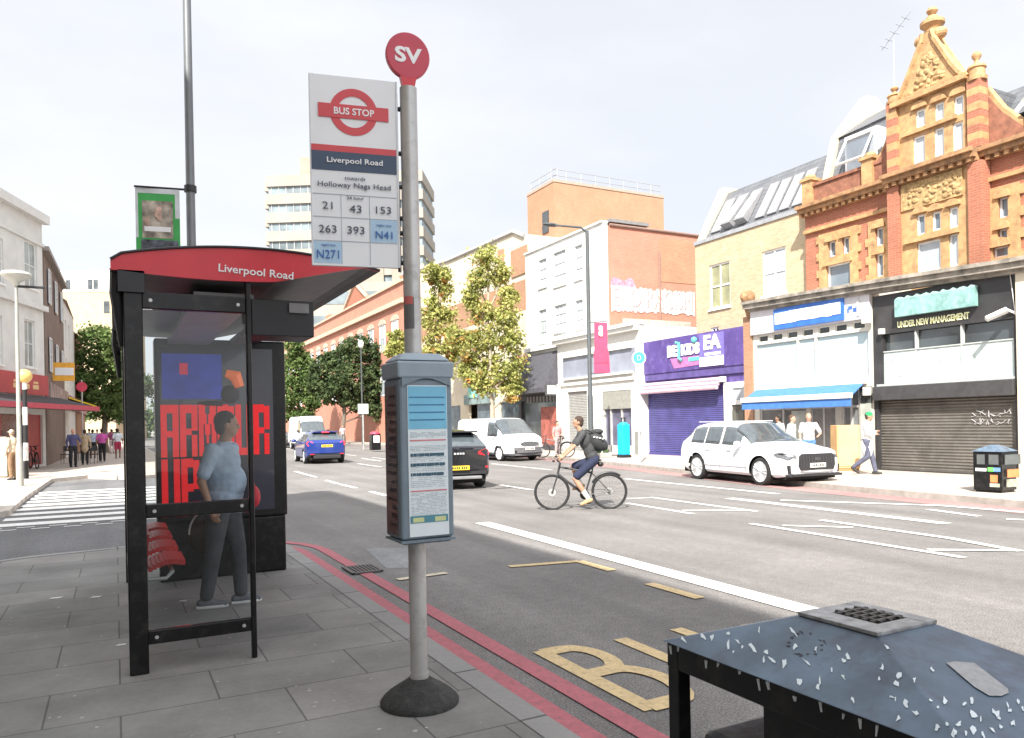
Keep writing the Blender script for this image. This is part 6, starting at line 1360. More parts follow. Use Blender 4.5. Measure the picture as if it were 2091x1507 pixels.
def car(name, label, cat, loc, rz, spec, bodym, group=None):
    """lofted body: y forward, cut into body and glass faces"""
    root = thing(name, label, cat, loc, rz, group); S = spec; Ln_ = S['L']; h = Ln_/2
    NY = S.get('ny', 96); ys = [-h+Ln_*i/NY for i in range(NY+1)]
    rows = []
    for y in ys:
        top = smooth_tab(S['top'], y); belt = min(smooth_tab(S['belt'], y), top-.015); w = smooth_tab(S['half'], y, .03); rw = smooth_tab(S['roofhalf'], y); bot = interp(S['bot'], y)
        gh = top-belt; f = min(1, max(0, (gh-.05)/.3)); rwe = (w*.93)*(1-f)+rw*f
        cp = [(w*.90, bot), (w*.975, bot+.07), (w*.99, bot+.2*(belt-bot)), (w, bot+.5*(belt-bot)), (w*.995, bot+.72*(belt-bot)), (w*.965, belt-.06), (w*.93, belt), (rwe+(w*.93-rwe)*.15, belt+gh*.80), (rwe-.04, top-.045*f-.002), (rwe-.14, top-.015*f), (rwe*.5, top+.004), (0, top+.01)]
        seg = [1, 2, 3, 2, 2, 1, 5, 1, 1, 3, 3]
        r = []
        for k, n in enumerate(seg):
            for j in range(n): t = j/n; r.append((cp[k][0]*(1-t)+cp[k+1][0]*t, cp[k][1]*(1-t)+cp[k+1][1]*t))
        r.append(cp[-1]); rows.append(r)
    NV = len(rows[0]); wj0 = 11; wj1 = 16      # glass band rows (belt .. roof edge)
    Ra = S['ra']; zc_ = S['wr']
    P3 = {}
    for i, y in enumerate(ys):
        for j in range(NV):
            x, z = rows[i][j]; yy = y
            if j <= 10:
                for yw in S['wheels']:
                    d = sqrt((y-yw)**2+(z-zc_)**2); cell = Ln_/NY
                    if d > 1e-6 and abs(d-Ra) < cell*.75 and z < zc_+Ra+.05: yy = yw+(y-yw)*Ra/d; z = zc_+(z-zc_)*Ra/d
            P3[i, j] = (x, yy, z)
    def inarch(i, j):
        if j > 9: return False
        for yw in S['wheels']:
            c = [(P3[a, b][1], P3[a, b][2]) for a in (i, i+1) for b in (j, j+1)]
            if all(sqrt((p-yw)**2+(z-zc_)**2) <= Ra+.004 for p, z in c): return True
        return False
    groups = {}
    for i in range(NY):
        ym = (ys[i]+ys[i+1])/2
        for j in range(NV-1):
            if inarch(i, j): continue
            key = 'body'
            gh = rows[i][wj1][1]-rows[i][wj0][1]
            if wj0 <= j < wj1 and gh > .10:
                for n_, (a, b) in enumerate(S['side']):
                    if a < ym < b: key = 'side%d' % n_
            if j >= wj0+0:
                a, b = S['ws']
                if a < ym < b and j >= wj1-1: key = 'windscreen'
                if S.get('rw'):
                    a, b = S['rw']
                    if a < ym < b and j >= wj1-1: key = 'rear_window'
            if j <= S.get('cladrows', 2) and key == 'body' and S.get('clad'): key = 'clad'
            for sgn in (1, -1):
                q_ = [(P3[a, b][0]*sgn, P3[a, b][1], P3[a, b][2]) for a, b in ((i, j), (i+1, j), (i+1, j+1), (i, j+1))]
                kk = key+('R' if sgn > 0 else 'L') if key.startswith('side') else key
                groups.setdefault(kk, MB()).quad(*(q_ if sgn > 0 else q_[::-1]))
    for i, e in ((0, -1), (NY, 1)):      # end caps, gently bulged
        n = 8
        for j in range(NV-1):
            for k in range(n):
                u0, u1 = -1+2*k/n, -1+2*(k+1)/n
                bul = lambda u, jj: e*(S.get('bulge', .07)*(1-u*u)*(1 if 2 < jj < NV-2 else .3))
                (xa, ya, za), (xb, yb, zb) = P3[i, j], P3[i, j+1]
                q_ = [(xa*u0, ya+bul(u0, j), za), (xa*u1, ya+bul(u1, j), za), (xb*u1, yb+bul(u1, j+1), zb), (xb*u0, yb+bul(u0, j+1), zb)]
                g = 'clad' if (S.get('clad') and za < S.get('cladz', .45)) else 'body'; groups[g if g in groups else 'body'].quad(*(q_ if e < 0 else q_[::-1]))
    def fin(mb, nm, mat, par=root):
        o = mb.build(nm, mat, par, smooth=True, world=False)
        bm = bmesh.new(); bm.from_mesh(o.data); bmesh.ops.remove_doubles(bm, verts=bm.verts, dist=.0008); bmesh.ops.recalc_face_normals(bm, faces=bm.faces); bm.to_mesh(o.data); bm.free()
        o.data.polygons.foreach_set('use_smooth', [True]*len(o.data.polygons)); 
        try: o.data.set_sharp_from_angle(angle=radians(32))
        except Exception: pass
        return o
    body = fin(groups['body'], 'body', bodym)
    for k, g in groups.items():
        if k == 'body': continue
        if k == 'clad': fin(g, 'lower_cladding', S['clad'])
        else:
            o = fin(g, 'side_window' if k.startswith('side') else k, M_carglass)
            md = o.modifiers.new('thin', 'SOLIDIFY'); md.thickness = .012; md.offset = 0
    for ysm in S.get('seams', ()):
        i = min(range(NY+1), key=lambda k: abs(ys[k]-ysm))
        for sgn in (1, -1):
            mb = MB(); mb.tube([(P3[i, j][0]*sgn, P3[i, j][1], P3[i, j][2]) for j in range(2, 12)], .007, 4, caps=False); mb.build('door_seam', M_trim, root, world=False)
    mb = MB(); w0 = interp(S['half'], 0); mb.box(-w0+.30, w0-.30, -h+.25, h-.25, .16, interp(S['belt'], 0)-.12)
    mb.box(-w0*.8, w0*.8, -h+.12, h-.12, .2, .34); mb.build('underbody', M_under, root, world=False)
    R = S['wr']; tw = S.get('tw', .22)
    for yw in S['wheels']:
        for sg in (1, -1):
            xw = (interp(S['half'], yw)-.015)*sg; Mx = Matrix.Rotation(pi/2*sg, 3, 'Y'); c = (xw-tw*sg, yw, R)
            wb = MB(); wb.lathe([(R*.45, .0), (R*.93, .0), (R, .03), (R, tw-.03), (R*.95, tw-.004), (R*.77, tw), (R*.76, tw-.03), (R*.4, tw-.03)], c, 28, Mx); wh = wb.build('wheel', M_tyre, root, smooth=True, world=False)
            rb = MB(); rb.lathe([(R*.77, tw-.012), (R*.74, tw-.001), (R*.69, tw-.02)], c, 28, Mx)
            ns = S.get('spokes', 5)
            for q_ in range(ns):
                a = 2*pi*q_/ns+.3
                for da in ((-.16, .16) if ns <= 6 else (0,)):
                    p0 = Mx @ Vector((R*.10*cos(a), R*.10*sin(a), tw-.02)); p1 = Mx @ Vector((R*.73*cos(a+da), R*.73*sin(a+da), tw-.008)); rb.tube([p0+Vector(c), p1+Vector(c)], [R*.075, R*.055], 5)
            rb.lathe([(R*.14, tw-.03), (R*.13, tw-.004), (R*.02, tw)], c, 14, Mx); rb.build('rim', S.get('rim', M_rim), wh, smooth=True, world=False)
            ab = MB(); ab.lathe([(R*.60, tw-.06), (R*.60, tw-.055)], c, 20, Mx); ab.build('brake_disc', P('hub_dark', (.04, .04, .04), .5), wh, world=False)
    return root, body
def cbox(root, nm, mat, x0, x1, y0, y1, z0, z1, bev=.01, par=None):
    mb = MB(); mb.box(x0, x1, y0, y1, z0, z1); return mb.build(nm, mat, par or root, world=False, bevel=bev)
def cpoly(root, nm, mat, pts, y, th, par=None, bev=.006):      # polygon in x-z at depth y
    mb = MB(); mb.prism([(x, y, z) for x, z in pts], (0, th, 0)); return mb.build(nm, mat, par or root, world=False, bevel=bev)
def plate(root, mat, y, z, w=.5, sgn=1):
    p = cbox(root, 'number_plate', mat, -w/2, w/2, min(y, y+.015*sgn), max(y, y+.015*sgn), z-.055, z+.055, .003)
    mb = MB(); yy = y+.016*sgn
    for i, x in enumerate([-.2, -.145, -.09, -.035, .045, .1, .155]): mb.box(x*w/.5, (x+.038)*w/.5, min(yy, yy+.002*sgn), max(yy, yy+.002*sgn), z-.032, z+.032-(i % 2)*.006)
    mb.build('characters', M_ink, p, world=False)
def mirror(root, x, y, z, mat):
    for sg in (1, -1):
        mb = MB(); mb.sphere((sg*(x+.13), y, z+.04), (.115, .07, .075), 12, 8); mb.tube([(sg*(x-.04), y, z-.03), (sg*(x+.08), y, z+.02)], .03, 6); mb.build('mirror', mat, root, smooth=True, world=False)
M_wcar = P('white_car_paint', (.74, .75, .77), .22, var=.0, coat=.6); M_wvan = P('white_van_paint', (.76, .77, .78), .3, var=.0, coat=.3)
M_bcar = P('blue_car_paint', (.018, .045, .24), .22, metal=.25, var=0., coat=.7); M_kcar = P('black_car_paint', (.006, .0065, .009), .18, var=0., coat=.7)
# --- white sport utility vehicle (its left front and left side towards the camera)
suvS = dict(L=4.85, wr=.37, ra=.43, wheels=(-1.42, 1.42), half=[(-2.43, .80), (-2.3, .90), (-1.9, .955), (1.7, .955), (2.15, .90), (2.36, .80), (2.43, .72)], roofhalf=[(-2.4, .62), (-1.8, .66), (.4, .68), (1.2, .74), (2.4, .74)],
    top=[(-2.43, .98), (-2.36, 1.08), (-1.80, 1.62), (-1.4, 1.68), (-.2, 1.70), (.25, 1.665), (1.02, 1.14), (1.2, 1.10), (2.1, .98), (2.33, .90), (2.43, .78)], belt=[(-2.43, 1.0), (-1.9, 1.10), (.9, 1.03), (1.2, 1.0), (2.43, .80)],
    bot=[(-2.43, .42), (-2.0, .26), (2.0, .24), (2.43, .30)], side=[(-1.78, -1.12), (-1.05, -.33), (-.26, .56)], ws=(.27, 1.06), rw=(-2.32, -1.84), spokes=5, bulge=.08, seams=(-1.02, -.29, .88))
pf, pb = G(1547, 991.5, RZ), G(1424, 978.5, RZ)
dirv = Vector((pf.x-pb.x, pf.y-pb.y)).normalized()
hd_ = atan2(dirv.y, dirv.x)-pi/2
ctr = (pf+pb)/2; perp = Vector((-dirv.y, dirv.x, 0))      # left of heading
cn = Vector((ctr.x, ctr.y, RZ))-perp*(-.9)
side = 1 if (Vector((ctr.x, ctr.y, 0))-Vector((0, 0, 0))).dot(perp) > 0 else -1
cn = Vector((ctr.x, ctr.y, RZ))+perp*side*.93
suv, body = car('parked_suv', 'clean white sport utility car parked nose towards the camera by the far kerb', 'car', cn, hd_, suvS, M_wcar)
suv.scale = (.965,)*3
yf = 2.43
gp = [(-.52, .44), (.52, .44), (.58, .56), (.56, .80), (.48, .86), (-.48, .86), (-.56, .80), (-.58, .56)]
gr_ = cpoly(suv, 'grille', M_trim, gp, yf+.035, .05)
mb = MB()
for i in range(11): x = -.45+i*.09; mb.box(x-.008, x+.008, yf+.083, yf+.095, .60, .82)
mb.sphere((0, yf+.095, .72), (.1, .01, .05), 12, 6); mb.build('grille_bar', P('dark_chrome', (.10, .10, .11), .3, metal=.6, var=0), gr_, world=False)
plate(suv, M_platew, yf+.09, .56, .5, 1)
for sg in (1, -1):
    mb = MB(); mb.prism([(sg*.60, yf-.05, .73), (sg*.61, yf-.04, .83), (sg*.86, yf-.28, .89), (sg*.925, yf-.52, .87), (sg*.90, yf-.40, .79), (sg*.80, yf-.12, .72)], (sg*.025, .07, 0)); mb.build('headlight', P('lamp_smoked', (.14, .15, .16), .1, metal=.3, coat=.6, var=.4, scale=18), suv, world=False, bevel=.008)
    cpoly(suv, 'air_intake', M_trim, [(sg*.62, .36), (sg*.80, .36), (sg*.83, .56), (sg*.64, .60)], yf-.10, .07)
    cbox(suv, 'roof_rail', P('chrome', (.5, .5, .52)), sg*.62-.02, sg*.62+.02, -1.7, .1, 1.69, 1.72)
    cbox(suv, 'side_trim', P('chrome', (.5, .5, .52)), sg*.955-.012, sg*.955+.012, -1.0, .9, .46, .49, .003)
    for yy in (-.95, .05): cbox(suv, 'door_handle', M_wcar, sg*.955-.02, sg*.955+.02, yy, yy+.2, .90, .93, .006)
mb = MB(); mb.box(-.75, .75, yf-.05, yf+.06, .28, .35)
for sg in (1, -1): mb.box(min(sg*.5, sg*.86), max(sg*.5, sg*.86), yf-.12, yf+.03, .27, .33)
mb.build('front_lip', M_trim, suv, world=False, bevel=.01)
mirror(suv, .93, .66, 1.06, M_wcar)
mb = MB(); mb.box(-.68, -.10, .55, .60, 1.05, 1.15); mb.build('wiper', M_trim, suv, world=False) if False else None
# --- white panel van
vanS = dict(L=4.97, wr=.34, ra=.40, wheels=(-1.45, 1.50), half=[(-2.48, .95), (-2.3, .985), (1.9, .985), (2.25, .93), (2.49, .78)], roofhalf=[(-2.5, .80), (.9, .80), (1.6, .82), (2.5, .74)],
    top=[(-2.48, 1.92), (-2.3, 1.96), (.75, 1.96), (1.0, 1.92), (1.72, 1.26), (1.85, 1.20), (2.30, 1.05), (2.49, .86)], belt=[(-2.48, 1.12), (1.5, 1.12), (1.9, 1.08), (2.49, .9)], bot=[(-2.48, .40), (2.0, .24), (2.49, .26)],
    side=[(.42, 1.28)], ws=(.98, 1.80), spokes=6, seams=(.36, 1.34, -.9), clad=P('bumper_grey', (.13, .13, .14), .6), cladrows=1, cladz=.60, bulge=.12)
b = G(1070, 941, RZ); van, body = car('panel_van', 'white panel van with dark grey bumper parked facing the camera beyond the cyclist', 'van', (b.x-.15, b.y+2.2, RZ), pi+.10, vanS, M_wvan)
n = 14; cpoly(van, 'grille', P('grille_grey', (.10, .105, .11), .5, var=.4, scale=40), [(.50*cos(2*pi*i/n), .78+.115*sin(2*pi*i/n)) for i in range(n)], 2.50, .12)
plate(van, M_platew, 2.61, .56, .5, 1)
for sg in (1, -1):
    mb = MB(); mb.prism([(sg*.62, 2.34, .82), (sg*.66, 2.32, .98), (sg*.84, 2.1, 1.10), (sg*.88, 2.06, .92), (sg*.80, 2.25, .80)], (sg*.02, .10, .01)); mb.build('headlight', M_lampclear, van, world=False, bevel=.008)
    cpoly(van, 'fog_lamp', M_trim, [(sg*.58, .38), (sg*.74, .38), (sg*.74, .50), (sg*.58, .50)], 2.47, .05)
mirror(van, .99, 1.2, 1.18, M_trim)
# --- tall white van far along the road
v2S = dict(L=5.6, wr=.34, ra=.40, wheels=(-1.8, 1.75), half=[(-2.8, .97), (-2.6, 1.0), (2.2, 1.0), (2.6, .93), (2.8, .8)], roofhalf=[(-2.8, .84), (1.3, .84), (2.0, .86), (2.8, .78)],
    top=[(-2.8, 2.5), (-2.6, 2.55), (1.0, 2.55), (1.35, 2.42), (2.05, 1.36), (2.3, 1.28), (2.65, 1.12), (2.8, .95)], belt=[(-2.8, 1.25), (1.8, 1.25), (2.3, 1.15), (2.8, .95)], bot=[(-2.8, .4), (2.8, .3)],
    side=[(.7, 1.6)], ws=(1.52, 2.12), spokes=6, clad=P('bumper_grey', (.13, .13, .14)), cladrows=1, cladz=.5)
b = AD(638, 905, 58); v2, _ = car('tall_van', 'tall white high roof van facing the camera behind the blue hatchback', 'van', (b.x, b.y+1.5, RZ), pi, v2S, M_wvan); plate(v2, M_platew, 2.82, .5); cpoly(v2, 'grille', M_trim, [(-.5, .72), (.5, .72), (.5, .9), (-.5, .9)], 2.80, .09)
for sg in (1, -1): cpoly(v2, 'headlight', M_lampclear, [(sg*.62, .85), (sg*.88, .9), (sg*.88, 1.1), (sg*.66, 1.05)], 2.72, .08)
mirror(v2, 1.0, 1.7, 1.4, M_trim)
# --- blue hatchback, rear towards the camera
hbS = dict(L=4.35, wr=.32, ra=.375, wheels=(-1.32, 1.30), half=[(-2.17, .74), (-2.05, .84), (-1.7, .905), (1.5, .905), (2.0, .84), (2.17, .7)], roofhalf=[(-2.2, .58), (-1.4, .60), (.3, .62), (1.1, .7), (2.2, .68)],
    top=[(-2.17, .92), (-2.08, 1.02), (-1.72, 1.34), (-1.58, 1.42), (-.9, 1.47), (-.1, 1.47), (.2, 1.44), (1.0, 1.0), (1.2, .96), (2.0, .82), (2.17, .7)], belt=[(-2.17, .95), (-1.7, 1.02), (.9, .93), (2.17, .72)],
    bot=[(-2.17, .38), (-1.8, .22), (2.17, .24)], side=[(-1.5, -.85), (-.78, -.12), (-.05, .6)], ws=(.22, 1.02), rw=(-2.06, -1.62), spokes=5, clad=P('trim_black', (.025, .025, .028)), cladrows=0, cladz=.40, bulge=.08)
pl_, pr_ = G(626, 948, RZ), G(714, 946, RZ)
car_b, _ = car('blue_hatchback', 'bright blue hatchback driving away with lit red tail lamps', 'car', ((pl_.x+pr_.x)/2+.10, pl_.y+1.9, RZ), -.06, hbS, M_bcar)
car_b.scale = (1.04,)*3
plate(car_b, M_platey, -2.245, .80, .5, -1)
for sg in (1, -1):
    mb = MB(); mb.prism([(sg*.56, -2.10, .84), (sg*.60, -2.08, .98), (sg*.78, -1.96, 1.02), (sg*.86, -1.86, .92), (sg*.80, -2.02, .80)], (sg*.01, -.09, 0)); mb.build('tail_light', P('tail_lit', (.75, .03, .03), .3, emis=1.2, var=0), car_b, world=False, bevel=.01)
    cpoly(car_b, 'reflector', M_lampred, [(sg*.56, .42), (sg*.74, .42), (sg*.74, .46), (sg*.56, .46)], -2.25, .06)
cbox(car_b, 'spoiler', M_bcar, -.56, .56, -1.84, -1.50, 1.40, 1.44, .012); cbox(car_b, 'brake_light', P('tail_lit', (.75, .03, .03)), -.16, .16, -1.87, -1.83, 1.385, 1.42, .004)
cbox(car_b, 'diffuser', M_trim, -.6, .6, -2.27, -2.1, .24, .38, .02); mirror(car_b, .9, .62, .98, M_bcar)
# --- black crossover, rear towards the camera
bkS = dict(L=4.3, wr=.345, ra=.40, wheels=(-1.30, 1.30), half=[(-2.15, .78), (-2.02, .87), (-1.7, .91), (1.5, .91), (2.0, .84), (2.15, .72)], roofhalf=[(-2.2, .60), (-1.4, .63), (.3, .65), (1.1, .72), (2.2, .7)],
    top=[(-2.15, 1.04), (-2.08, 1.10), (-1.86, 1.32), (-1.70, 1.50), (-.9, 1.57), (-.1, 1.57), (.2, 1.53), (.95, 1.06), (1.2, 1.02), (2.0, .9), (2.15, .76)], belt=[(-2.15, 1.04), (-1.7, 1.06), (.9, 1.0), (2.15, .78)],
    bot=[(-2.15, .40), (-1.8, .25), (2.15, .26)], side=[(-1.5, -.85), (-.78, -.12), (-.05, .6)], ws=(.22, .98), rw=(-2.07, -1.76), spokes=5, clad=P('trim_black', (.025, .025, .028)), cladrows=1, cladz=.5, bulge=.07)
pr_ = G(988, 997, RZ)
car_k, _ = car('black_crossover', 'black crossover car driving away, half hidden behind the timetable case', 'car', (pr_.x-.42, pr_.y+2.05, RZ), -.15, bkS, M_kcar)
plate(car_k, M_platey, -2.235, .58, .52, -1)
for sg in (1, -1):
    mb = MB(); mb.prism([(sg*.50, -2.13, .92), (sg*.52, -2.12, 1.0), (sg*.74, -2.06, 1.07), (sg*.885, -1.80, 1.02), (sg*.86, -1.95, .90), (sg*.7, -2.08, .88)], (sg*.008, -.10, 0)); mb.build('tail_light', M_lampred, car_k, world=False, bevel=.01)
    cpoly(car_k, 'reflector', M_lampred, [(sg*.60, .56), (sg*.80, .56), (sg*.80, .61), (sg*.60, .61)], -2.16, .04)
mb = MB(); put_text(mb, 'KIA', (-.11, -2.245, .92), (1, 0, 0), UP, .22, .06, .006, .02) if False else None
mb = MB()
for i in range(4): mb.box(-.15+i*.075, -.10+i*.075, -2.25, -2.235, .93, .975)
mb.build('badge_letters', P('chrome', (.5, .5, .52)), car_k, world=False)
cbox(car_k, 'skid_plate', P('skid_grey', (.2, .2, .21), .5), -.6, .6, -2.25, -2.1, .28, .36, .02); cbox(car_k, 'spoiler', M_kcar, -.58, .58, -1.95, -1.6, 1.49, 1.535, .012); mirror(car_k, .9, .6, 1.06, M_kcar)
mb = MB(); mb.prism([(0, -1.3, 1.57), (0, -1.1, 1.57), (0, -1.28, 1.66)], (.03, 0, 0)); mb.build('aerial_fin', M_kcar, car_k, world=False)
for sg in (1, -1): cbox(car_k, 'roof_rail', P('chrome', (.5, .5, .52)), sg*.6-.02, sg*.6+.02, -1.4, .1, 1.575, 1.60)
# --- dark car beyond the shelter panel
b = AD(584, 895, 66); pk, _ = car('parked_car', 'dark grey car far away at the shelter edge left of the tall van', 'car', (b.x-.6, b.y, RZ), pi, hbS, P('grey_car_paint', (.08, .085, .09), .3, coat=.5, var=0))

# ================================================================== PEOPLE
def cap(mb, p0, p1, r0, r1, sx=1., ):      # tapered limb with rounded ends
    p0, p1 = Vector(p0), Vector(p1); mb.tube([p0, p1], [r0, r1], 14); mb.sphere(p0, r0, 12, 8); mb.sphere(p1, r1, 12, 8)
def remesh(mb, name, mat, root, vox=.012, sm=4):
    me = D.meshes.new(name); me.from_pydata(mb.v, [], mb.f); bm = bmesh.new(); bm.from_mesh(me); bmesh.ops.recalc_face_normals(bm, faces=bm.faces); bm.to_mesh(me); bm.free()
    ob = D.objects.new(name, me); COL.objects.link(ob); r = ob.modifiers.new('r', 'REMESH'); r.mode = 'VOXEL'; r.voxel_size = vox; r.use_smooth_shade = True
    if sm: s_ = ob.modifiers.new('s', 'SMOOTH'); s_.iterations = sm; s_.factor = .5
    m2 = D.meshes.new_from_object(ob.evaluated_get(bpy.context.evaluated_depsgraph_get())); m2.name = name; D.objects.remove(ob); D.meshes.remove(me)
    m2.materials.clear(); m2.materials.append(mat); m2.polygons.foreach_set('use_smooth', [True]*len(m2.polygons))
    o = D.objects.new(name, m2); COL.objects.link(o); o.parent = root; ROOT[o] = Vector(); return o
SK = {'light': P('skin_light', (.50, .29, .21), .55, var=.06), 'mid': P('skin_mid', (.38, .22, .145), .55, var=.06), 'dark': P('skin_dark', (.13, .07, .045), .55, var=.06)}
def cloth(nm, col): return P('cloth_'+nm, col, .9, var=.2, scale=9, bump=.9, bscale=11)
DEF = dict(hipc=(0, 0, .95), chest=(0, 0, 1.30), neck=(0, 0, 1.47), head=(0, .02, 1.625), hip=.095, knR=(.10, .02, .50), knL=(-.10, .02, .50), anR=(.10, -.02, .09), anL=(-.10, -.02, .09), shz=1.42, shx=.185,
           elR=(.245, -.03, 1.14), wrR=(.25, .05, .90), elL=(-.245, -.03, 1.14), wrL=(-.25, .05, .90), toeR=None, toeL=None)
def person(label, loc, rz, height=1.75, pose={}, top=None, legs=None, shoes=None, hair=(.03, .02, .015), skin='light', fat=1., sleeve='short', legl='long', vox=.013, hairstyle='short', hat=None, group=None, beard=False, coat=0., facing=None, cat='person', solem=None):
    p = dict(DEF); p.update(pose); V = Vector; root = thing('person', label, cat, loc, rz, group); S = height/1.75
    root.scale = (S, S, S); sk = SK[skin]; top = top or cloth('grey', (.3, .3, .3)); legs = legs or cloth('navy', (.03, .035, .06)); shoes = shoes or P('shoe_dark', (.03, .03, .03), .6)
    hip, ch, nk, hdp = V(p['hipc']), V(p['chest']), V(p['neck']), V(p['head'])
    shR = V((p['shx'], ch.y*1., p['shz'])) if 'shR' not in p else V(p['shR']); shL = V((-p['shx'], ch.y, p['shz'])) if 'shL' not in p else V(p['shL'])
    hiR, hiL = hip+V((p['hip'], 0, -.02)), hip+V((-p['hip'], 0, -.02))
    elR, wrR, elL, wrL, knR, knL, anR, anL = [V(p[k]) for k in ('elR', 'wrR', 'elL', 'wrL', 'knR', 'knL', 'anR', 'anL')]
    # body: one continuous skin surface
    b = MB()
    cap(b, hip, hip.lerp(ch, .5), .10, .10); cap(b, hip.lerp(ch, .5), ch, .10, .11); cap(b, shR+V((-.04, 0, -.02)), shL+V((.04, 0, -.02)), .06, .06)
    cap(b, nk-UP*.03, hdp-UP*.06, .058, .052)
    f = V((0, 1, 0)); 
    if facing: f = V((sin(facing)*-1, cos(facing), 0)).normalized()
    Mh = Matrix.Rotation(atan2(-f.x, f.y), 3, 'Z')
    b.sphere(hdp+UP*.02, (.077, .096, .105), 16, 12, Mh); b.sphere(hdp+f*.022-UP*.05, (.055, .068, .062), 14, 10, Mh)
    r_ = V((f.y, -f.x, 0))
    b.sphere(hdp+f*.100-UP*.012, (.014, .02, .024), 8, 6, Mh); b.sphere(hdp+f*.082+UP*.022, (.05, .016, .012), 10, 6, Mh)
    for sg in (1, -1): b.sphere(hdp+r_*sg*.077-f*.005, (.012, .02, .032), 8, 6, Mh)
    b.sphere(hdp+f*.085-UP*.052, (.026, .012, .009), 8, 6, Mh)
    for sh, el, wr, sg in ((shR, elR, wrR, 1), (shL, elL, wrL, -1)):
        cap(b, sh, el, .047, .039); cap(b, el, wr, .037, .025)
        d = (wr-el).normalized(); side_ = V((1, 0, 0)).cross(d); side_ = side_.normalized() if side_.length > .1 else V((0, 1, 0)); pal = wr+d*.055
        inn = V((-sg, 0, 0)); 
        nr = d.cross(side_).normalized()
        cap(b, wr+d*.01, pal, .026, .029); 
        if vox <= .009:
            for k, (o_, L_) in enumerate(((-.027, .062), (-.009, .072), (.009, .068), (.026, .052))):
                k0 = pal+side_*(-o_)+d*.015; k1 = k0+d*L_*.5+nr*.006*(-sg); k2 = k1+d*L_*.42+nr*.022*(-sg); cap(b, k0, k1, .0092, .0086); cap(b, k1, k2, .0086, .0076)
            t0 = wr+d*.02+side_*.022; t1 = t0+d*.03+side_*.025; cap(b, t0, t1, .011, .010); cap(b, t1, t1+d*.03+side_*.002, .010, .008)
        else: cap(b, pal, pal+d*.06+nr*.012*(-sg), .024, .015); cap(b, wr+d*.03+side_*.02, wr+d*.065+side_*.042, .011, .009)
    for hi, kn, an in ((hiR, knR, anR), (hiL, knL, anL)): cap(b, hi, kn, .082*fat**.5, .052); cap(b, kn, kn.lerp(an, .35), .05, .056); cap(b, kn.lerp(an, .35), an, .056, .037)
    remesh(b, 'body', sk, root, vox)
    # eyes and lips
    if vox <= .01:
        e = MB()
        for sg in (1, -1): e.sphere(hdp+f*.090+r_*sg*.030+UP*.006, (.010, .008, .006), 8, 6, Mh)
        e.build('eyes', P('eye_dark', (.03, .02, .02), .2), root, world=False)
    # top
    c = MB(); fx = .012
    c.sphere(hip.lerp(ch, .16)+V((0, .01*fat, 0)), (.163*fat, .125*fat, .13), 18, 12); c.sphere(hip.lerp(ch, .5)+V((0, .02*(fat-1)*5, 0)), (.160*fat, .122*fat*(1+(fat-1)*.6), .19), 18, 12); c.sphere(ch, (.178*(1+(fat-1)*.7), .128*fat**.6, .19), 18, 12)
    cap(c, shR+V((-.035, 0, -.025)), shL+V((.035, 0, -.025)), .072, .072); cap(c, nk-UP*.05, nk-UP*.012, .085, .066)
    if coat:
        c.sphere(hip-UP*coat*.6, (.185*fat, .15*fat, .14+coat*.7), 18, 12)
    for sh, el, wr in ((shR, elR, wrR), (shL, elL, wrL)):
        if sleeve == 'short': e1_ = sh.lerp(el, .78); cap(c, sh, e1_, .066, .060)
        elif sleeve == 'long': cap(c, sh, el, .064, .052); cap(c, el, el.lerp(wr, .95), .050, .037)
    remesh(c, 'top', top, root, max(vox, .011), 3)
    # trousers or shorts
    q_ = MB(); q_.sphere(hip-UP*.01, (.168*fat, .128*fat, .12), 18, 12)
    for hi, kn, an in ((hiR, knR, anR), (hiL, knL, anL)):
        if legl == 'long': cap(q_, hi-UP*.02, kn, .098*fat**.5, .074); cap(q_, kn, an+UP*.02, .073, .060)
        else: cap(q_, hi-UP*.02, hi.lerp(kn, .88), .100*fat**.5, .084)
    remesh(q_, 'trousers' if legl == 'long' else 'shorts', legs, root, max(vox, .012), 3)
    for an, key in ((anR, 'toeR'), (anL, 'toeL')):
        td = V(p[key]) if p[key] else V((0, 1, 0)); td.normalize(); s_ = MB(); zb = an-UP*.045
        cap(s_, zb-td*.05, zb+td*.05, .040, .042); cap(s_, zb+td*.05-UP*.008, zb+td*.15-UP*.014, .040, .028); cap(s_, an, zb, .042, .042)
        so_ = remesh(s_, 'shoe', shoes, root, max(vox*.8, .008), 2)
        if solem: 
            sl = MB(); u = V((-td.y, td.x, 0)); zz = V((0, 0, an.z-.088)); pts = [zb-td*.09+u*.03, zb-td*.09-u*.03, zb-u*.043+td*.04, zb+td*.13-u*.036, zb+td*.185, zb+td*.13+u*.036, zb+u*.043+td*.04]
            sl.prism([(a.x, a.y, an.z-.09) for a in pts], (0, 0, .026)); sl.build('sole', solem, so_, world=False, bevel=.006)
    if hair:
        hm = P('hair_%d' % int(sum(hair)*1000), hair, .75, var=.4, scale=60, bump=.5, bscale=120); h_ = MB()
        h_.sphere(hdp+UP*.045-f*.016, (.084, .098, .095), 16, 12, Mh); h_.sphere(hdp-UP*.01-f*.045, (.074, .062, .075), 14, 10, Mh)
        if hairstyle == 'spiky':
            rr_ = random.Random(3)
            for _ in range(26): a = rr_.uniform(0, 2*pi); b2 = rr_.uniform(.2, 1.1); c_ = hdp+UP*.045-f*.016+r_*.082*cos(a)*sin(b2)+f*.09*sin(a)*sin(b2)+UP*.09*cos(b2); cap(h_, c_, c_+UP*.02+r_*rr_.uniform(-.01, .01), .016, .006)
        if hairstyle == 'long': cap(h_, hdp-f*.05, hdp-f*.07-UP*.22, .075, .05)
        o_ = remesh(h_, 'hair', hm, root, max(vox*.9, .008), 2)
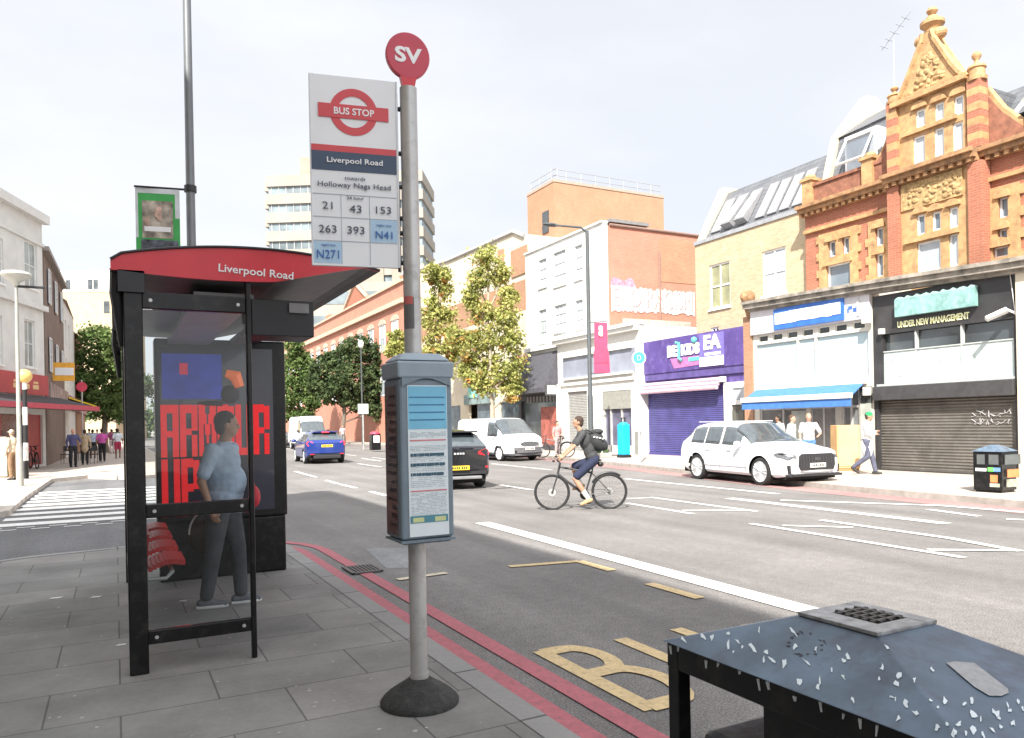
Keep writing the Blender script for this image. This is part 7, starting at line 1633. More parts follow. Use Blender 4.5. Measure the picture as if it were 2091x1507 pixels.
        # keep the face clear of hair
        bm = bmesh.new(); bm.from_mesh(o_.data); dead = [v for v in bm.verts if (v.co-hdp).dot(f) > .035 and v.co.z < hdp.z+.062]; bmesh.ops.delete(bm, geom=dead, context='VERTS'); bm.to_mesh(o_.data); bm.free()
    if beard:
        h_ = MB(); h_.sphere(hdp+f*.035-UP*.078, (.056, .062, .045), 12, 8, Mh); remesh(h_, 'beard', P('hair_%d' % int(sum(hair)*1000), hair), root, .01, 2)
    if hat:
        h_ = MB(); h_.sphere(hdp+UP*.055-f*.005, (.09, .105, .085), 16, 10, Mh); 
        if hat[1]: h_.sphere(hdp+f*.12+UP*.052, (.07, .07, .012), 12, 6, Mh)
        remesh(h_, 'hat', cloth('hat'+hat[2], hat[0]), root, max(vox, .011), 2)
    return root
def face_to(v): return atan2(v[1], v[0])-pi/2          # rotation that turns local +Y onto v
# waiting man under the shelter, facing the road
a = G(432, 1243); b = G(478, 1230); mloc = ((a.x+b.x)/2+.02, (a.y+b.y)/2, 0)
man = person('man in pale blue polo shirt and dark trousers waiting under the shelter glass', mloc, face_to((1, -.62)), 1.74,
    dict(anL=(-.09, .11, .09), knL=(-.09, .09, .50), anR=(.11, -.12, .09), knR=(.11, -.05, .50), elR=(.29, -.06, 1.15), wrR=(.28, .02, .91), elL=(-.28, -.13, 1.14), wrL=(-.26, -.06, .9), shx=.20, toeR=(-.42, 1, 0), toeL=(-.6, 1, 0), head=(0, .045, 1.635), neck=(0, .01, 1.47)),
    top=cloth('paleblue', (.36, .46, .58)), legs=cloth('charcoal', (.065, .068, .075)), shoes=P('shoe_grey', (.13, .135, .15), .8), solem=P('sole_white', (.6, .6, .58), .6), hair=(.03, .022, .018), skin='mid', fat=1.26, vox=.008, facing=.5)
# shirt details
mb = MB(); mb.tube([(0.065*cos(t), .012+.07*sin(t), 1.475+.008*sin(t)) for t in [2*pi*i/16 for i in range(16)]], .011, 6, closed=True); mb.build('collar', cloth('paleblue2', (.42, .52, .64)), man, world=False, smooth=True)
bx, by, _ = mloc
t = thing('shoulder_bag', 'dark brown holdall with pale strap held low beside the waiting man', 'bag', (bx-.13, by-.10, .50)); mb = MB()
mb.sphere((bx-.15, by+.10, .62), (.15, .10, .17), 16, 10); remesh_o = mb.build('bag_body', P('bag_brown', (.045, .028, .02), .7, var=.4, scale=12, bump=.4, bscale=20), t, smooth=True)
mb = MB(); mb.tube([(bx-.15+.14*cos(a_), by+.02, .66+.20*sin(a_)) for a_ in [pi*i/14 for i in range(15)]], .008, 6); mb.build('strap', P('strap_pale', (.5, .48, .45), .6), t)
# red rounded bag beyond the thin post
c_ = AD(519, 1014, 6.9); t = thing('red_bag', 'small red bag seen just right of the thin shelter post', 'bag', c_); mb = MB(); mb.sphere(c_, (.055, .08, .10), 14, 10); mb.build('bag_body', P('bag_red', (.5, .03, .05), .6), t, smooth=True)
mb = MB(); mb.tube([c_+Vector((0, -.05, .08)), c_+Vector((-.02, 0, .2)), c_+Vector((0, .05, .08))], .007, 6); mb.build('strap', P('bag_red', (.5, .03, .05)), t)

# cyclist and bicycle
fw_c, rw_c = G(1128, 1041, RZ), G(1245, 1039, RZ); bd = Vector((fw_c.x-rw_c.x, fw_c.y-rw_c.y, 0)); WB = bd.length; mid = (fw_c+rw_c)/2; mid.z = RZ; bd.normalize()
bk = thing('bicycle', 'black bicycle being ridden across the road towards the left', 'bicycle', mid, face_to(bd)); WR = .345; h2 = WB/2
M_frame = P('bike_frame', (.035, .035, .038), .4, var=.2)
def bt(nm, mat, tubes, par=bk, smooth=True):
    mb = MB()
    for pts, r in tubes: mb.tube(pts, r, 8)
    return mb.build(nm, mat, par, world=False, smooth=smooth)
for y in (h2, -h2):
    mb = MB(); mb.tube([(0, y+WR*.965*cos(a_), WR+WR*.965*sin(a_)) for a_ in [2*pi*i/40 for i in range(40)]], .022, 8, closed=True); wh = mb.build('wheel', M_tyre, bk, world=False, smooth=True)
    mb = MB(); mb.tube([(0, y+WR*.90*cos(a_), WR+WR*.90*sin(a_)) for a_ in [2*pi*i/40 for i in range(40)]], .010, 6, closed=True); mb.build('rim', M_dark, wh, world=False, smooth=True)
    mb = MB()
    for i in range(20): a_ = 2*pi*i/20; mb.tube([(.02*(-1)**i, y, WR), (0, y+WR*.9*cos(a_), WR+WR*.9*sin(a_))], .0018, 4)
    mb.tube([(-.05, y, WR), (.05, y, WR)], .022, 8); mb.build('spokes', P('spoke_grey', (.12, .12, .12), .4, metal=.4), wh, world=False)
    mb = MB(); mb.lathe([(.075, 0), (.075, .004)], (-.035 if y > 0 else .03, y, WR), 20, Matrix.Rotation(pi/2, 3, 'Y')); mb.build('brake_disc', M_steel, wh, world=False)
BBp = Vector((0, -.08, .28)); seat = Vector((0, -.27, .86)); hdT = Vector((0, h2-.17, .86)); hdB = Vector((0, h2-.12, .70)); rax = Vector((0, -h2, WR)); fax = Vector((0, h2, WR))
frm = bt('frame', M_frame, [([BBp, seat.lerp(BBp, .2)], .018), ([hdB, BBp], .026), ([hdT-UP*.02, seat.lerp(BBp, .25)], .02), ([hdT+UP*.06, hdB], .022), ([BBp+Vector((.05, 0, 0)), rax+Vector((.055, 0, 0))], .010), ([BBp-Vector((.05, 0, 0)), rax-Vector((.055, 0, 0))], .010), ([seat.lerp(BBp, .25), rax+Vector((.055, 0, 0))], .009), ([seat.lerp(BBp, .25), rax-Vector((.055, 0, 0))], .009)])
bt('fork', M_frame, [([hdB, hdB+Vector((.05, .01, -.04)), fax+Vector((.055, 0, 0))], .013), ([hdB, hdB+Vector((-.05, .01, -.04)), fax-Vector((.055, 0, 0))], .013)])
bt('handlebar', M_frame, [([hdT+UP*.06, hdT+Vector((0, .07, .12))], .015), ([(-.30, hdT.y-.02, hdT.z+.15), (-.15, hdT.y+.06, hdT.z+.12), (.15, hdT.y+.06, hdT.z+.12), (.30, hdT.y-.02, hdT.z+.15)], .012)])
mb = MB(); mb.sphere(seat+Vector((0, -.03, .10)), (.075, .13, .03), 12, 8); mb.tube([seat.lerp(BBp, .2), seat+UP*.08], .013, 8); mb.build('saddle', M_blackplastic, bk, world=False, smooth=True)
mb = MB(); mb.lathe([(.095, 0), (.095, .006)], (.035, BBp.y, BBp.z), 24, Matrix.Rotation(pi/2, 3, 'Y')); mb.tube([BBp+Vector((.04, 0, 0)), BBp+Vector((.06, .06, .155))], .011, 6); mb.tube([BBp-Vector((.04, 0, 0)), BBp+Vector((-.06, -.06, -.155))], .011, 6)
mb.box(.06, .14, BBp.y+.03, BBp.y+.11, BBp.z+.145, BBp.z+.165); mb.box(-.14, -.06, BBp.y-.11, BBp.y-.03, BBp.z-.165, BBp.z-.145); mb.build('crankset', M_dark, bk, world=False)
bt('chain', M_dark, [([(.038, BBp.y, BBp.z+.09), (.038, rax.y, WR+.035)], .005), ([(.038, BBp.y, BBp.z-.09), (.038, rax.y, WR-.035)], .005)])
bt('mudguard', M_dark, [([(0, -h2+(WR+.03)*cos(a_), WR+(WR+.03)*sin(a_)) for a_ in [pi*.15+pi*.55*i/10 for i in range(11)]], .02)])
mb = MB(); mb.sphere(seat+Vector((0, -.13, .02)), (.04, .06, .05), 12, 8); mb.build('saddle_bag', M_blackplastic, bk, world=False, smooth=True)
mb = MB(); mb.sphere(hdT+Vector((0, .13, .10)), (.025, .03, .025), 10, 6); mb.build('front_light', M_blackplastic, bk, world=False, smooth=True)
cyc = person('cyclist in dark grey shirt and navy shorts leaning on the handlebars', mid, face_to(bd), 1.74,
    dict(hipc=(0, -.26, 1.0), chest=(0, -.11, 1.36), neck=(0, -.03, 1.545), head=(0, .025, 1.71), shR=(.18, -.05, 1.49), shL=(-.18, -.05, 1.49), elR=(.25, .12, 1.27), wrR=(.27, .33, 1.07), elL=(-.25, .12, 1.26), wrL=(-.27, .33, 1.07),
         knR=(.11, .14, .83), anR=(.11, -.01, .49), knL=(-.11, .12, .62), anL=(-.11, -.14, .22), toeR=(0, 1, -.25), toeL=(0, 1, -.35)),
    top=cloth('darkgrey', (.05, .052, .055)), legs=cloth('navyshort', (.018, .024, .055)), shoes=P('shoe_tan', (.5, .33, .16), .7), hair=(.05, .03, .02), skin='mid', legl='short', vox=.009)
mb = MB()
for x, kn, an in ((.11, Vector((.11, .14, .83)), Vector((.11, -.01, .49))), (-.11, Vector((-.11, .12, .62)), Vector((-.11, -.14, .22)))): mb.tube([kn.lerp(an, .62), an], [.055, .043], 12)
mb.build('socks', cloth('sock', (.7, .7, .68)), cyc, world=False, smooth=True)
Mr = Matrix.Rotation(root_rz := face_to(bd), 4, 'Z')
def onb(x, y, z): return mid+Mr @ Vector((x, y, z))
t = thing('backpack', 'large black backpack with white markings on the cyclist back', 'backpack', onb(0, -.27, 1.28), face_to(bd))
mb = MB(); mb.sphere((0, -.06, .06), (.17, .16, .23), 18, 12, Matrix.Rotation(-.55, 3, 'X')); mb.sphere((0, -.17, .0), (.13, .10, .15), 14, 10, Matrix.Rotation(-.55, 3, 'X')); mb.sphere((0, -.08, .24), (.15, .12, .06), 12, 8); remesh(mb, 'pack', P('pack_black', (.03, .032, .034), .75, var=.3, scale=30, bump=.5, bscale=30), t, .012, 2)
mb = MB()
for k in range(4): mb.box(-.185, -.170, -.02-.055*k, .015-.055*k, .13-.012*k, .155-.012*k)
mb.build('marking', P('mark_white', (.8, .8, .8), .6), t, world=False)
mb = MB()
for sg in (1, -1): mb.tube([(sg*.12, .0, .22), (sg*.15, .14, .28), (sg*.15, .24, .16), (sg*.14, .20, .0), (sg*.12, .06, -.1)], .016, 6)
mb.build('strap', P('pack_black', (.03, .032, .034)), t, world=False)

# people by the awning shop
GW = 'people standing outside the awning shop'
whiteT = cloth('white', (.72, .72, .72))
def at_head(px, dist): p = AD(px, 900, dist); return (p.x, p.y, 0)
person('dark haired person in white top facing left, leftmost of the three by the awning', at_head(1592, 22.6), face_to((-.3, 1)), 1.70, dict(), top=whiteT, legs=cloth('navy', (.03, .035, .06)), hair=(.02, .015, .012), skin='mid', vox=.014, group=GW)
person('brown haired person in white top seen between two others behind the white car bonnet', at_head(1617, 22.4), face_to((.4, -1)), 1.68, dict(), top=whiteT, legs=cloth('grey2', (.2, .2, .2)), hair=(.09, .05, .03), skin='light', vox=.014, group=GW)
person('young person in white T-shirt and blue jeans with arm bent, right of the two others', at_head(1652, 22.2), face_to((-.7, -.8)), 1.72, dict(elL=(-.33, -.02, 1.15), wrL=(-.24, .16, 1.08)), top=cloth('pinkwhite', (.72, .69, .69)), legs=cloth('blue', (.10, .22, .5)), hair=(.30, .22, .14), skin='light', vox=.013, group=GW)
wp = G(1772, 969)
wk_ = person('person in long white coat and green cap walking right past the black shutter', wp, face_to((.5, -.85)), 1.74,
    dict(hipc=(0, .0, .95), knL=(-.10, .10, .52), anL=(-.09, .18, .10), knR=(.10, .02, .50), anR=(.10, -.34, .20), toeR=(0, 1, -.75), elR=(.25, .04, 1.14), wrR=(.16, .22, 1.12), elL=(-.25, .04, 1.14), wrL=(-.14, .22, 1.18), head=(0, .06, 1.60), neck=(0, .02, 1.46)),
    top=cloth('coatwhite', (.78, .78, .78)), legs=cloth('slate', (.09, .095, .14)), shoes=P('shoe_dark', (.03, .03, .03)), hair=(.05, .03, .02), skin='mid', sleeve='long', coat=.3, hat=((.03, .35, .12), False, 'green'), vox=.012)
# wooden cupboard on the far pavement
a, b = G(1710, 962), G(1757, 962); F_ = Fac(a[:2], (b-a)[:2], (-FW)[:2]); w = (b-a).length
t = thing('wooden_cupboard', 'pale plywood cupboard standing on the pavement outside the awning shop', 'cupboard', a); zt_c = zc(F_, 1732, 868)
mb = MB(); mb.fb(F_, 0, w, .08, zt_c, -.45, 0); mb.build('carcass', P('plywood', (.62, .38, .17), .6, var=.12, scale=4), t, bevel=.01)
mb = MB(); mb.fb(F_, .03, w-.03, .14, zt_c-.04, .001, .02); mb.build('door', P('plywood_light', (.66, .42, .20), .6, var=.1, scale=3), t, bevel=.006)
mb = MB(); mb.fb(F_, .05, w-.02, 0, .08, -.42, -.02); mb.build('plinth', P('plinth_tan', (.40, .2, .08), .7), t)
# far litter bin, right
b0__, b1__ = G(1988, 1004), G(2052, 1010); ang = atan2((b1__-b0__).y, (b1__-b0__).x)
Fb = Fac(b0__[:2], (b1__-b0__)[:2], (-FW)[:2]); Fb = Fac(b0__[:2], (0.10, -1), (-1, -.10)); s1 = Fb.m(2046, 960)[0]
t = thing('litter_bin', 'square black litter bin with orange and green stickers on the far pavement', 'litter bin', b0__); zt_b = zc(Fb, 2000, 912)
dpb = .62
mb = MB(); mb.fb(Fb, 0, s1, .04, zt_b-.1, -dpb, 0); mb.fb(Fb, .03, s1-.03, 0, .04, -dpb+.03, -.03); bb = mb.build('bin_body', M_black, t, bevel=.012)
mb = MB(); A = [Fb.p(-.03, zt_b-.1, .03), Fb.p(s1+.03, zt_b-.1, .03), Fb.p(s1+.03, zt_b-.1, -dpb-.03), Fb.p(-.03, zt_b-.1, -dpb-.03)]; B_ = [Fb.p(.22, zt_b+.03, -.2), Fb.p(s1-.22, zt_b+.03, -.2), Fb.p(s1-.22, zt_b+.03, -dpb+.2), Fb.p(.22, zt_b+.03, -dpb+.2)]; mb.hexa(A, B_); mb.build('lid', M_lid, t)
mb = MB(); mb.fb(Fb, .08, s1*.42, zt_b-.36, zt_b-.16, .002, .012); mb.fb(Fb, s1*.56, s1-.06, zt_b-.36, zt_b-.16, .002, .012); mb.build('aperture', P('aperture_grey', (.10, .11, .11), .5), bb)
mb = MB(); mb.fb(Fb, .05, s1*.47, zt_b-.50, zt_b-.44, .002, .01); mb.build('notice', M_signw, bb)
mb = MB(); mb.fb(Fb, s1*.52, s1*.72, zt_b-.50, zt_b-.42, .002, .01); mb.build('notice', P('sticker_green', (.15, .6, .12), .5), bb)
mb = MB(); mb.fb(Fb, s1*.72, s1*.95, zt_b-.50, zt_b-.42, .002, .01); mb.build('notice', P('sticker_blue', (.15, .3, .6), .5), bb)
mb = MB(); mb.fb(Fb, s1*.6, s1*.85, zt_b-.72, zt_b-.57, .002, .01); mb.build('notice', P('sticker_orange', (.8, .22, .08), .5), bb)
mb = MB(); mb.fb(Fb, s1*.58, s1*.92, .12, zt_b-.74, .002, .01); mb.build('notice', P('poster_mixed', (.35, .36, .28), .5, var=.5, scale=10), bb)
Fb2 = Fac(Fb.p(s1, 0)[:2], (1, -.1), (-.1, -1)); 
mb = MB(); mb.fb(Fb2, .08, dpb-.08, zt_b-.36, zt_b-.16, .002, .012); mb.build('aperture', P('aperture_grey', (.10, .11, .11)), bb)
mb = MB(); mb.fb(Fb2, .15, dpb-.12, zt_b-.62, zt_b-.46, .002, .01); mb.build('notice', P('sticker_orange', (.8, .22, .08)), bb)
mb = MB(); mb.fb(Fb2, .12, dpb-.14, .12, zt_b-.66, .002, .01); mb.build('notice', P('poster_mixed', (.35, .36, .28)), bb)

# crowd on the left
GC = 'people walking on the pavement beyond the zebra crossing'
def crowd(lb, px, py, rzv, **k):
    g = G(px, py); k.setdefault('vox', .018); return person(lb, (g.x, g.y, 0), face_to(rzv), group=GC, **k)
crowd('bald man in navy top and black trousers standing nearest in the left crowd', 150, 954, (.4, -1), height=1.74, top=cloth('deepblue', (.06, .06, .14)), legs=cloth('black', (.015, .015, .018)), hair=None, pose=dict(elL=(-.3, .02, 1.16), wrL=(-.2, .22, 1.08)), sleeve='long')
crowd('person in long beige coat beside the bald man in navy', 174, 949, (.1, 1), height=1.68, top=cloth('beige', (.42, .33, .22)), legs=cloth('black', (.015, .015, .018)), hair=(.03, .02, .015), sleeve='long', coat=.18)
crowd('person in light blue shirt and black shorts left of the magenta shirt', 190, 936, (.1, 1), height=1.7, top=cloth('lightblue', (.45, .5, .62)), legs=cloth('black', (.015, .015, .018)), hair=(.02, .015, .012), legl='short', skin='dark')
crowd('person in bright magenta shirt and black trousers walking away', 209, 943, (0, 1), height=1.72, top=cloth('magenta', (.55, .10, .36)), legs=cloth('black', (.015, .015, .018)), hair=(.02, .012, .01), skin='mid', fat=1.12)
crowd('person in white T-shirt and red shorts walking away at the shelter edge', 241, 936, (0, 1), height=1.72, top=cloth('palewhite', (.66, .7, .75)), legs=cloth('redshort', (.4, .04, .09)), hair=(.02, .012, .01), skin='dark', legl='short', pose=dict(knR=(.1, .06, .5), anR=(.1, -.12, .12)))
crowd('person in plum top just right of the magenta shirt', 229, 926, (0, 1), height=1.7, top=cloth('plum', (.26, .06, .14)), legs=cloth('palepink', (.5, .4, .42)), hair=(.02, .012, .01), skin='mid')
crowd('distant person in white top above the magenta shirt', 217, 918, (0, 1), height=1.78, top=cloth('palewhite', (.66, .7, .75)), legs=cloth('grey2', (.2, .2, .2)), hair=(.10, .05, .03))
crowd('distant person in grey top between the beige coat and the blue shirt', 183, 927, (0, 1), height=1.78, top=cloth('greytop', (.28, .3, .33)), legs=cloth('black', (.015, .015, .018)), hair=(.03, .02, .015))
crowd('distant person in dark green top next to the shelter post', 238, 917, (0, 1), height=1.78, top=cloth('darkgreen', (.05, .12, .07)), legs=cloth('black', (.015, .015, .018)), hair=(.03, .02, .015))
crowd('distant person in pale lilac top left of the magenta shirt', 199, 921, (0, 1), height=1.74, top=cloth('lilac', (.5, .42, .6)), legs=cloth('grey2', (.2, .2, .2)), hair=(.03, .02, .015))
crowd('distant person in black top at the far back above the beige coat', 168, 915, (0, 1), height=1.76, top=cloth('black', (.015, .015, .018)), legs=cloth('black', (.015, .015, .018)), hair=(.03, .02, .015))
crowd('distant person in mustard top far back between lilac and white tops', 209, 913, (.5, 1), height=1.7, top=cloth('mustard', (.4, .28, .06)), legs=cloth('grey2', (.2, .2, .2)), hair=(.03, .02, .015))
crowd('distant person in crimson top farthest back left of the dark green top', 227, 912, (0, -1), height=1.78, top=cloth('crimsontop', (.35, .04, .06)), legs=cloth('navy', (.03, .035, .06)), hair=(.03, .02, .015))
g = G(27, 980); person('man in sand coloured top, cap and brown trousers behind the lamp column', (g.x, g.y, 0), face_to((-.8, .6)), 1.70, dict(), top=cloth('sand', (.60, .50, .36)), legs=cloth('tan', (.26, .16, .09)), hair=(.2, .15, .1), hat=((.55, .46, .38), True, 'sand'), skin='light', vox=.016)
g = G(1107, 938); g.x += .6; person('person in dusty pink top walking right of the white panel van', (g.x+.8, g.y+1, 0), face_to((.1, -1)), 1.66, dict(), top=cloth('dustypink', (.45, .25, .24)), legs=cloth('pinkgrey', (.35, .28, .28)), hair=(.05, .03, .02), vox=.016)
g = AD(700, 905, 66); person('tiny person in pale pink right of the tall van', (g.x, g.y, 0), face_to((0, -1)), 1.7, dict(), top=cloth('palepink', (.5, .4, .42)), legs=cloth('grey2', (.2, .2, .2)), vox=.022)
# cafe chairs and table among the crowd
def chair(lb, px, py, rz, first=[None]):
    g = G(px, py)
    if first[0] is None:
        t = thing('cafe_chair', lb, 'chair', (g.x, g.y, 0), rz, 'dark cafe chairs beyond the crossing')
        mb = MB(); mb.box(-.21, .21, -.21, .21, .43, .47); mb.build('seat', M_dark, t, world=False)
        mb = MB(); mb.box(-.21, .21, -.22, -.19, .62, .88); mb.build('backrest', M_dark, t, world=False)
        for x in (-.19, .19):
            for y in (-.19, .19): mb = MB(); mb.tube([(x, y, 0), (x*.95, y*.95, .44 if y > 0 else .86)], .016, 6); mb.build('leg', M_dark, t, world=False)
        first[0] = t; return t
    s_ = first[0]; r = s_.copy(); COL.objects.link(r); r.location = (g.x, g.y, 0); r.rotation_euler = (0, 0, rz); r['label'] = lb
    for c in list(s_.children): q_ = c.copy(); COL.objects.link(q_); q_.parent = r
chair('dark cafe chair beside the bald man', 136, 946, .4); chair('dark cafe chair between the bald man and the beige coat', 163, 941, 2.2); chair('dark cafe chair in front of the light blue shirt', 196, 946, -2.6)

# ================================================================== STREET FURNITURE
def lathe_post(t, x, y, prof, mat, nm='post', n=16):
    mb = MB(); mb.lathe([(r, z) for r, z in prof], (x, y, 0), n); return mb.build(nm, mat, t, smooth=True)
# tall lamp column behind the shelter, with its green banner
p = AD(398, 864, 9.7); LX, LY = p.x, p.y
t = thing('street_lamp', 'tall grey street lamp column rising out of frame behind the shelter', 'street lamp', (LX, LY, 0))
lathe_post(t, LX, LY, [(.09, 0), (.09, 1.2), (.07, 1.3), (.055, 4.0), (.045, 9.0)], P('column_grey', (.17, .18, .19), .45, metal=.4, var=.1))
mb = MB(); mb.tube([(LX, LY, 8.9), (LX+.6, LY, 9.3), (LX+1.6, LY, 9.4)], .035, 8); mb.sphere((LX+1.8, LY, 9.38), (.35, .14, .07), 12, 8); mb.build('lamp_head', M_dark, t, smooth=True)
zb1 = AD(382, 388, 9.7).z
mb = MB(); mb.lathe([(.075, 0), (.075, .08)], (LX, LY, zb1-.03), 16); mb.tube([(LX, LY, zb1), AD(274, 380, 9.6)], .014, 6); mb.build('banner_bracket', M_dark, t)
A_, B_ = AD(276, 383, 9.62), AD(366, 388, 9.66); bw = B_-A_; t = thing('banner', 'green banner with a photo panel hanging from the tall lamp column', 'banner', A_)
H3 = 1.05
mb = MB(); u = bw.normalized(); nb_ = Vector((u.y, -u.x, 0)).normalized(); nb_ = nb_ if nb_.y < 0 else -nb_
def bq(m, a0, a1, b0, b1, d0, d1): 
    pts = [A_+bw*a-UP*(H3*b)+nb_*d for b in (b0, b1) for d in (d0, d1) for a in (a0, a1)]; m.add(pts, [(0, 2, 3, 1), (4, 5, 7, 6), (0, 1, 5, 4), (2, 6, 7, 3), (0, 4, 6, 2), (1, 3, 7, 5)])
bq(mb, 0, 1, 0, 1, -.004, .004); bp_ = mb.build('cloth', P('banner_green', (.06, .38, .10), .7, var=.12, scale=5), t)
m = MB(); bq(m, 0, 1, 0, .06, .004, .006); bq(m, 0, .06, .06, .6, .004, .0055); bq(m, .90, 1, .06, .35, .004, .0055); m.build('photo', P('banner_pale', (.62, .66, .68), .7), bp_)
m = MB(); bq(m, .15, .85, .15, .60, .006, .008); m.build('photo', P('banner_photo', (.35, .31, .26), .6, var=.75, scale=7), bp_)
m = MB(); c_ = A_+bw*.58-UP*(H3*.30)+nb_*.008; m.sphere(c_, (.075, .004, .095), 16, 10); c_ = A_+bw*.3-UP*(H3*.40)+nb_*.008; m.sphere(c_, (.05, .004, .065), 16, 10); m.build('face_patch', P('banner_skin', (.50, .33, .26), .6, var=.4, scale=16), bp_)
m = MB(); bq(m, .12, .96, .62, .82, .006, .009); m.build('photo', P('banner_dark', (.10, .11, .14), .6, var=.9, scale=9), bp_)
m = MB(); bq(m, .2, .8, .46, .52, .0085, .010); bq(m, .06, .5, .95, .975, .006, .008); m.build('lettering_strip', M_signw, bp_)
# lamp column on the left with a flat head
def simple_lamp(lb, px, pyb, pyt, r, matp, head=True):
    g = G(px, pyb); d = (g-EYE).dot(FW); zt_ = AD(px, pyt, d).z; t = thing('street_lamp', lb, 'street lamp', (g.x, g.y, 0)); lathe_post(t, g.x, g.y, [(r*1.6, 0), (r*1.6, 1.1), (r, 1.3), (r*.7, zt_)], matp); return t, g, zt_
t, g, zt_ = simple_lamp('pale street lamp with a shallow dish head in front of the white corner building', 41, 992, 580, .062, P('column_pale', (.33, .33, .30), .6, var=.1))
mb = MB(); mb.lathe([(.06, 0), (.12, .12), (.38, .26), (.42, .33), (.38, .40), (.1, .46)], (g.x, g.y, zt_-.05), 20); mb.build('lamp_head', P('lamp_dish', (.48, .49, .45), .4), t, smooth=True)
mb = MB(); mb.tube([(g.x, g.y, 6.0), (g.x+.75, g.y, 6.0)], .04, 6); mb.build('bracket', M_dark, t)
# belisha beacon
g = G(54, 977); d = (g-EYE).dot(FW); zg_ = AD(51, 768, d).z; t = thing('belisha_beacon', 'black and white striped crossing beacon with amber globe', 'beacon', (g.x, g.y, 0))
z = 0; k = 0
while z < zg_-.25:
    mb = MB(); z2 = min(z+.62, zg_-.2); mb.lathe([(.075, z), (.075, z2)], (g.x, g.y, 0), 14); mb.build('post_band', M_blackplastic if k % 2 == 0 else P('beacon_white', (.75, .74, .7), .5), t, smooth=True); z = z2; k += 1
mb = MB(); mb.sphere((g.x, g.y, zg_), .24, 20, 14); mb.build('globe', P('globe_amber', (.72, .50, .16), .3), t, smooth=True)
# sandwich board
a = G(0, 975); b = G(28, 975); t = thing('sandwich_board', 'cream and dark wooden sandwich board on the left pavement edge', 'sign', ((a.x+b.x)/2, a.y, 0)); Fz = Fac(a[:2], (b-a)[:2], (-FW)[:2]); zt_ = zc(Fz, 14, 892); w = (b-a).length
mb = MB(); mb.fb(Fz, -w, w*.55, .05, zt_, .0, .04); mb.build('board', P('board_cream', (.7, .64, .48), .7, var=.1), t)
mb = MB(); mb.prism([Fz.p(w*.9, 0, -.75), Fz.p(w*.5, zt_, -.02), Fz.p(w*.62, zt_, -.02), Fz.p(w*1.05, 0, -.75)], Fz.n*.05); mb.prism([Fz.p(w*.56, .05, -.02), Fz.p(w*.56, zt_-.1, -.02), Fz.p(w*.93, .05, -.72)], Fz.n*.02); mb.build('rear_board', P('board_olive', (.14, .12, .04), .8, var=.2), t)
# lamp column with red banner on the right
dL = 31.; b = AD(1207, 905, dL); zt_ = AD(1204, 472, dL).z
t = thing('street_lamp', 'dark street lamp column with long arm in front of the white building', 'street lamp', (b.x, b.y, 0)); M_cd = P('column_dark', (.07, .08, .085), .5, var=.1)
lathe_post(t, b.x, b.y, [(.11, 0), (.11, 2.6), (.09, 2.7), (.075, zt_)], M_cd)
mb = MB(); e = AD(1125, 459, dL); mb.tube([(b.x, b.y, zt_-.05), (b.x-.3, b.y, zt_+.12), e], .045, 8); mb.sphere(e, (.38, .15, .08), 12, 8); mb.build('lamp_arm', M_cd, t, smooth=True)
A_, B_ = AD(1213, 659, dL-.1), AD(1240, 657, dL-.1); zb_ = AD(1226, 762, dL).z; t = thing('banner', 'crimson banner with white emblem fixed to the dark lamp column', 'banner', A_)
mb = MB(); nn = 10; top_, bot_ = A_.z, zb_; P0 = A_; uu = (B_-A_); uu.z = 0
def bn(a, k): z = top_+(bot_-top_)*k; return P0+uu*(a*(1+.22*max(0, k-.55))-(.06 if a < .5 else -.06)*(k > .55))+Vector((0, 0, z-P0.z))
for i in range(nn): 
    k0, k1 = i/nn, (i+1)/nn; mb.quad(bn(0, k0), bn(1, k0), bn(1, k1), bn(0, k1))
cl_ = mb.build('cloth', P('banner_crimson', (.62, .05, .12), .7, var=.12, scale=3), t); md = cl_.modifiers.new('thin', 'SOLIDIFY'); md.thickness = .015
mb = MB(); 
for k in (.12, .22): c_ = bn(.5, k)-FW*.03; mb.sphere(c_, (.12, .02, .12), 12, 8)
mb.build('emblem', M_signw, cl_)
mb = MB(); mb.tube([(b.x, b.y, top_+.02), B_+UP*.02], .02, 6); mb.tube([(b.x, b.y, bot_), (B_.x, B_.y, bot_)], .02, 6); mb.build('bracket', M_cd, t)
# round blue sign on a pole
dS = 28.5; g = AD(1306, 918, dS); c_ = AD(1304, 731, dS); t = thing('round_sign', 'round light blue sign with a letter D shape on a white pole', 'sign', (g.x, g.y, 0))
lathe_post(t, g.x, g.y, [(.045, 0), (.045, c_.z+.4)], P('pole_white', (.62, .62, .6), .5))
Rx = Matrix.Rotation(pi/2, 3, 'X'); Rz = Matrix.Rotation(-YAW, 3, 'Z')
mb = MB(); mb.lathe([(.26, 0), (.26, .03)], c_-FW*.06, 24, Rz @ Rx); dsk = mb.build('disc', P('disc_white', (.75, .76, .76), .5), t)
mb = MB(); mb.lathe([(.22, 0), (.22, .01)], c_-FW*.09, 24, Rz @ Rx); mb.build('face', P('disc_blue', (.05, .45, .70), .5), dsk)
mb = MB(); put_text(mb, 'D', c_-FW*.11-RT*.07-UP*.10, RT, UP, .15, .20, .01, .0); mb.build('lettering', P('disc_pale', (.4, .75, .8), .5), dsk)
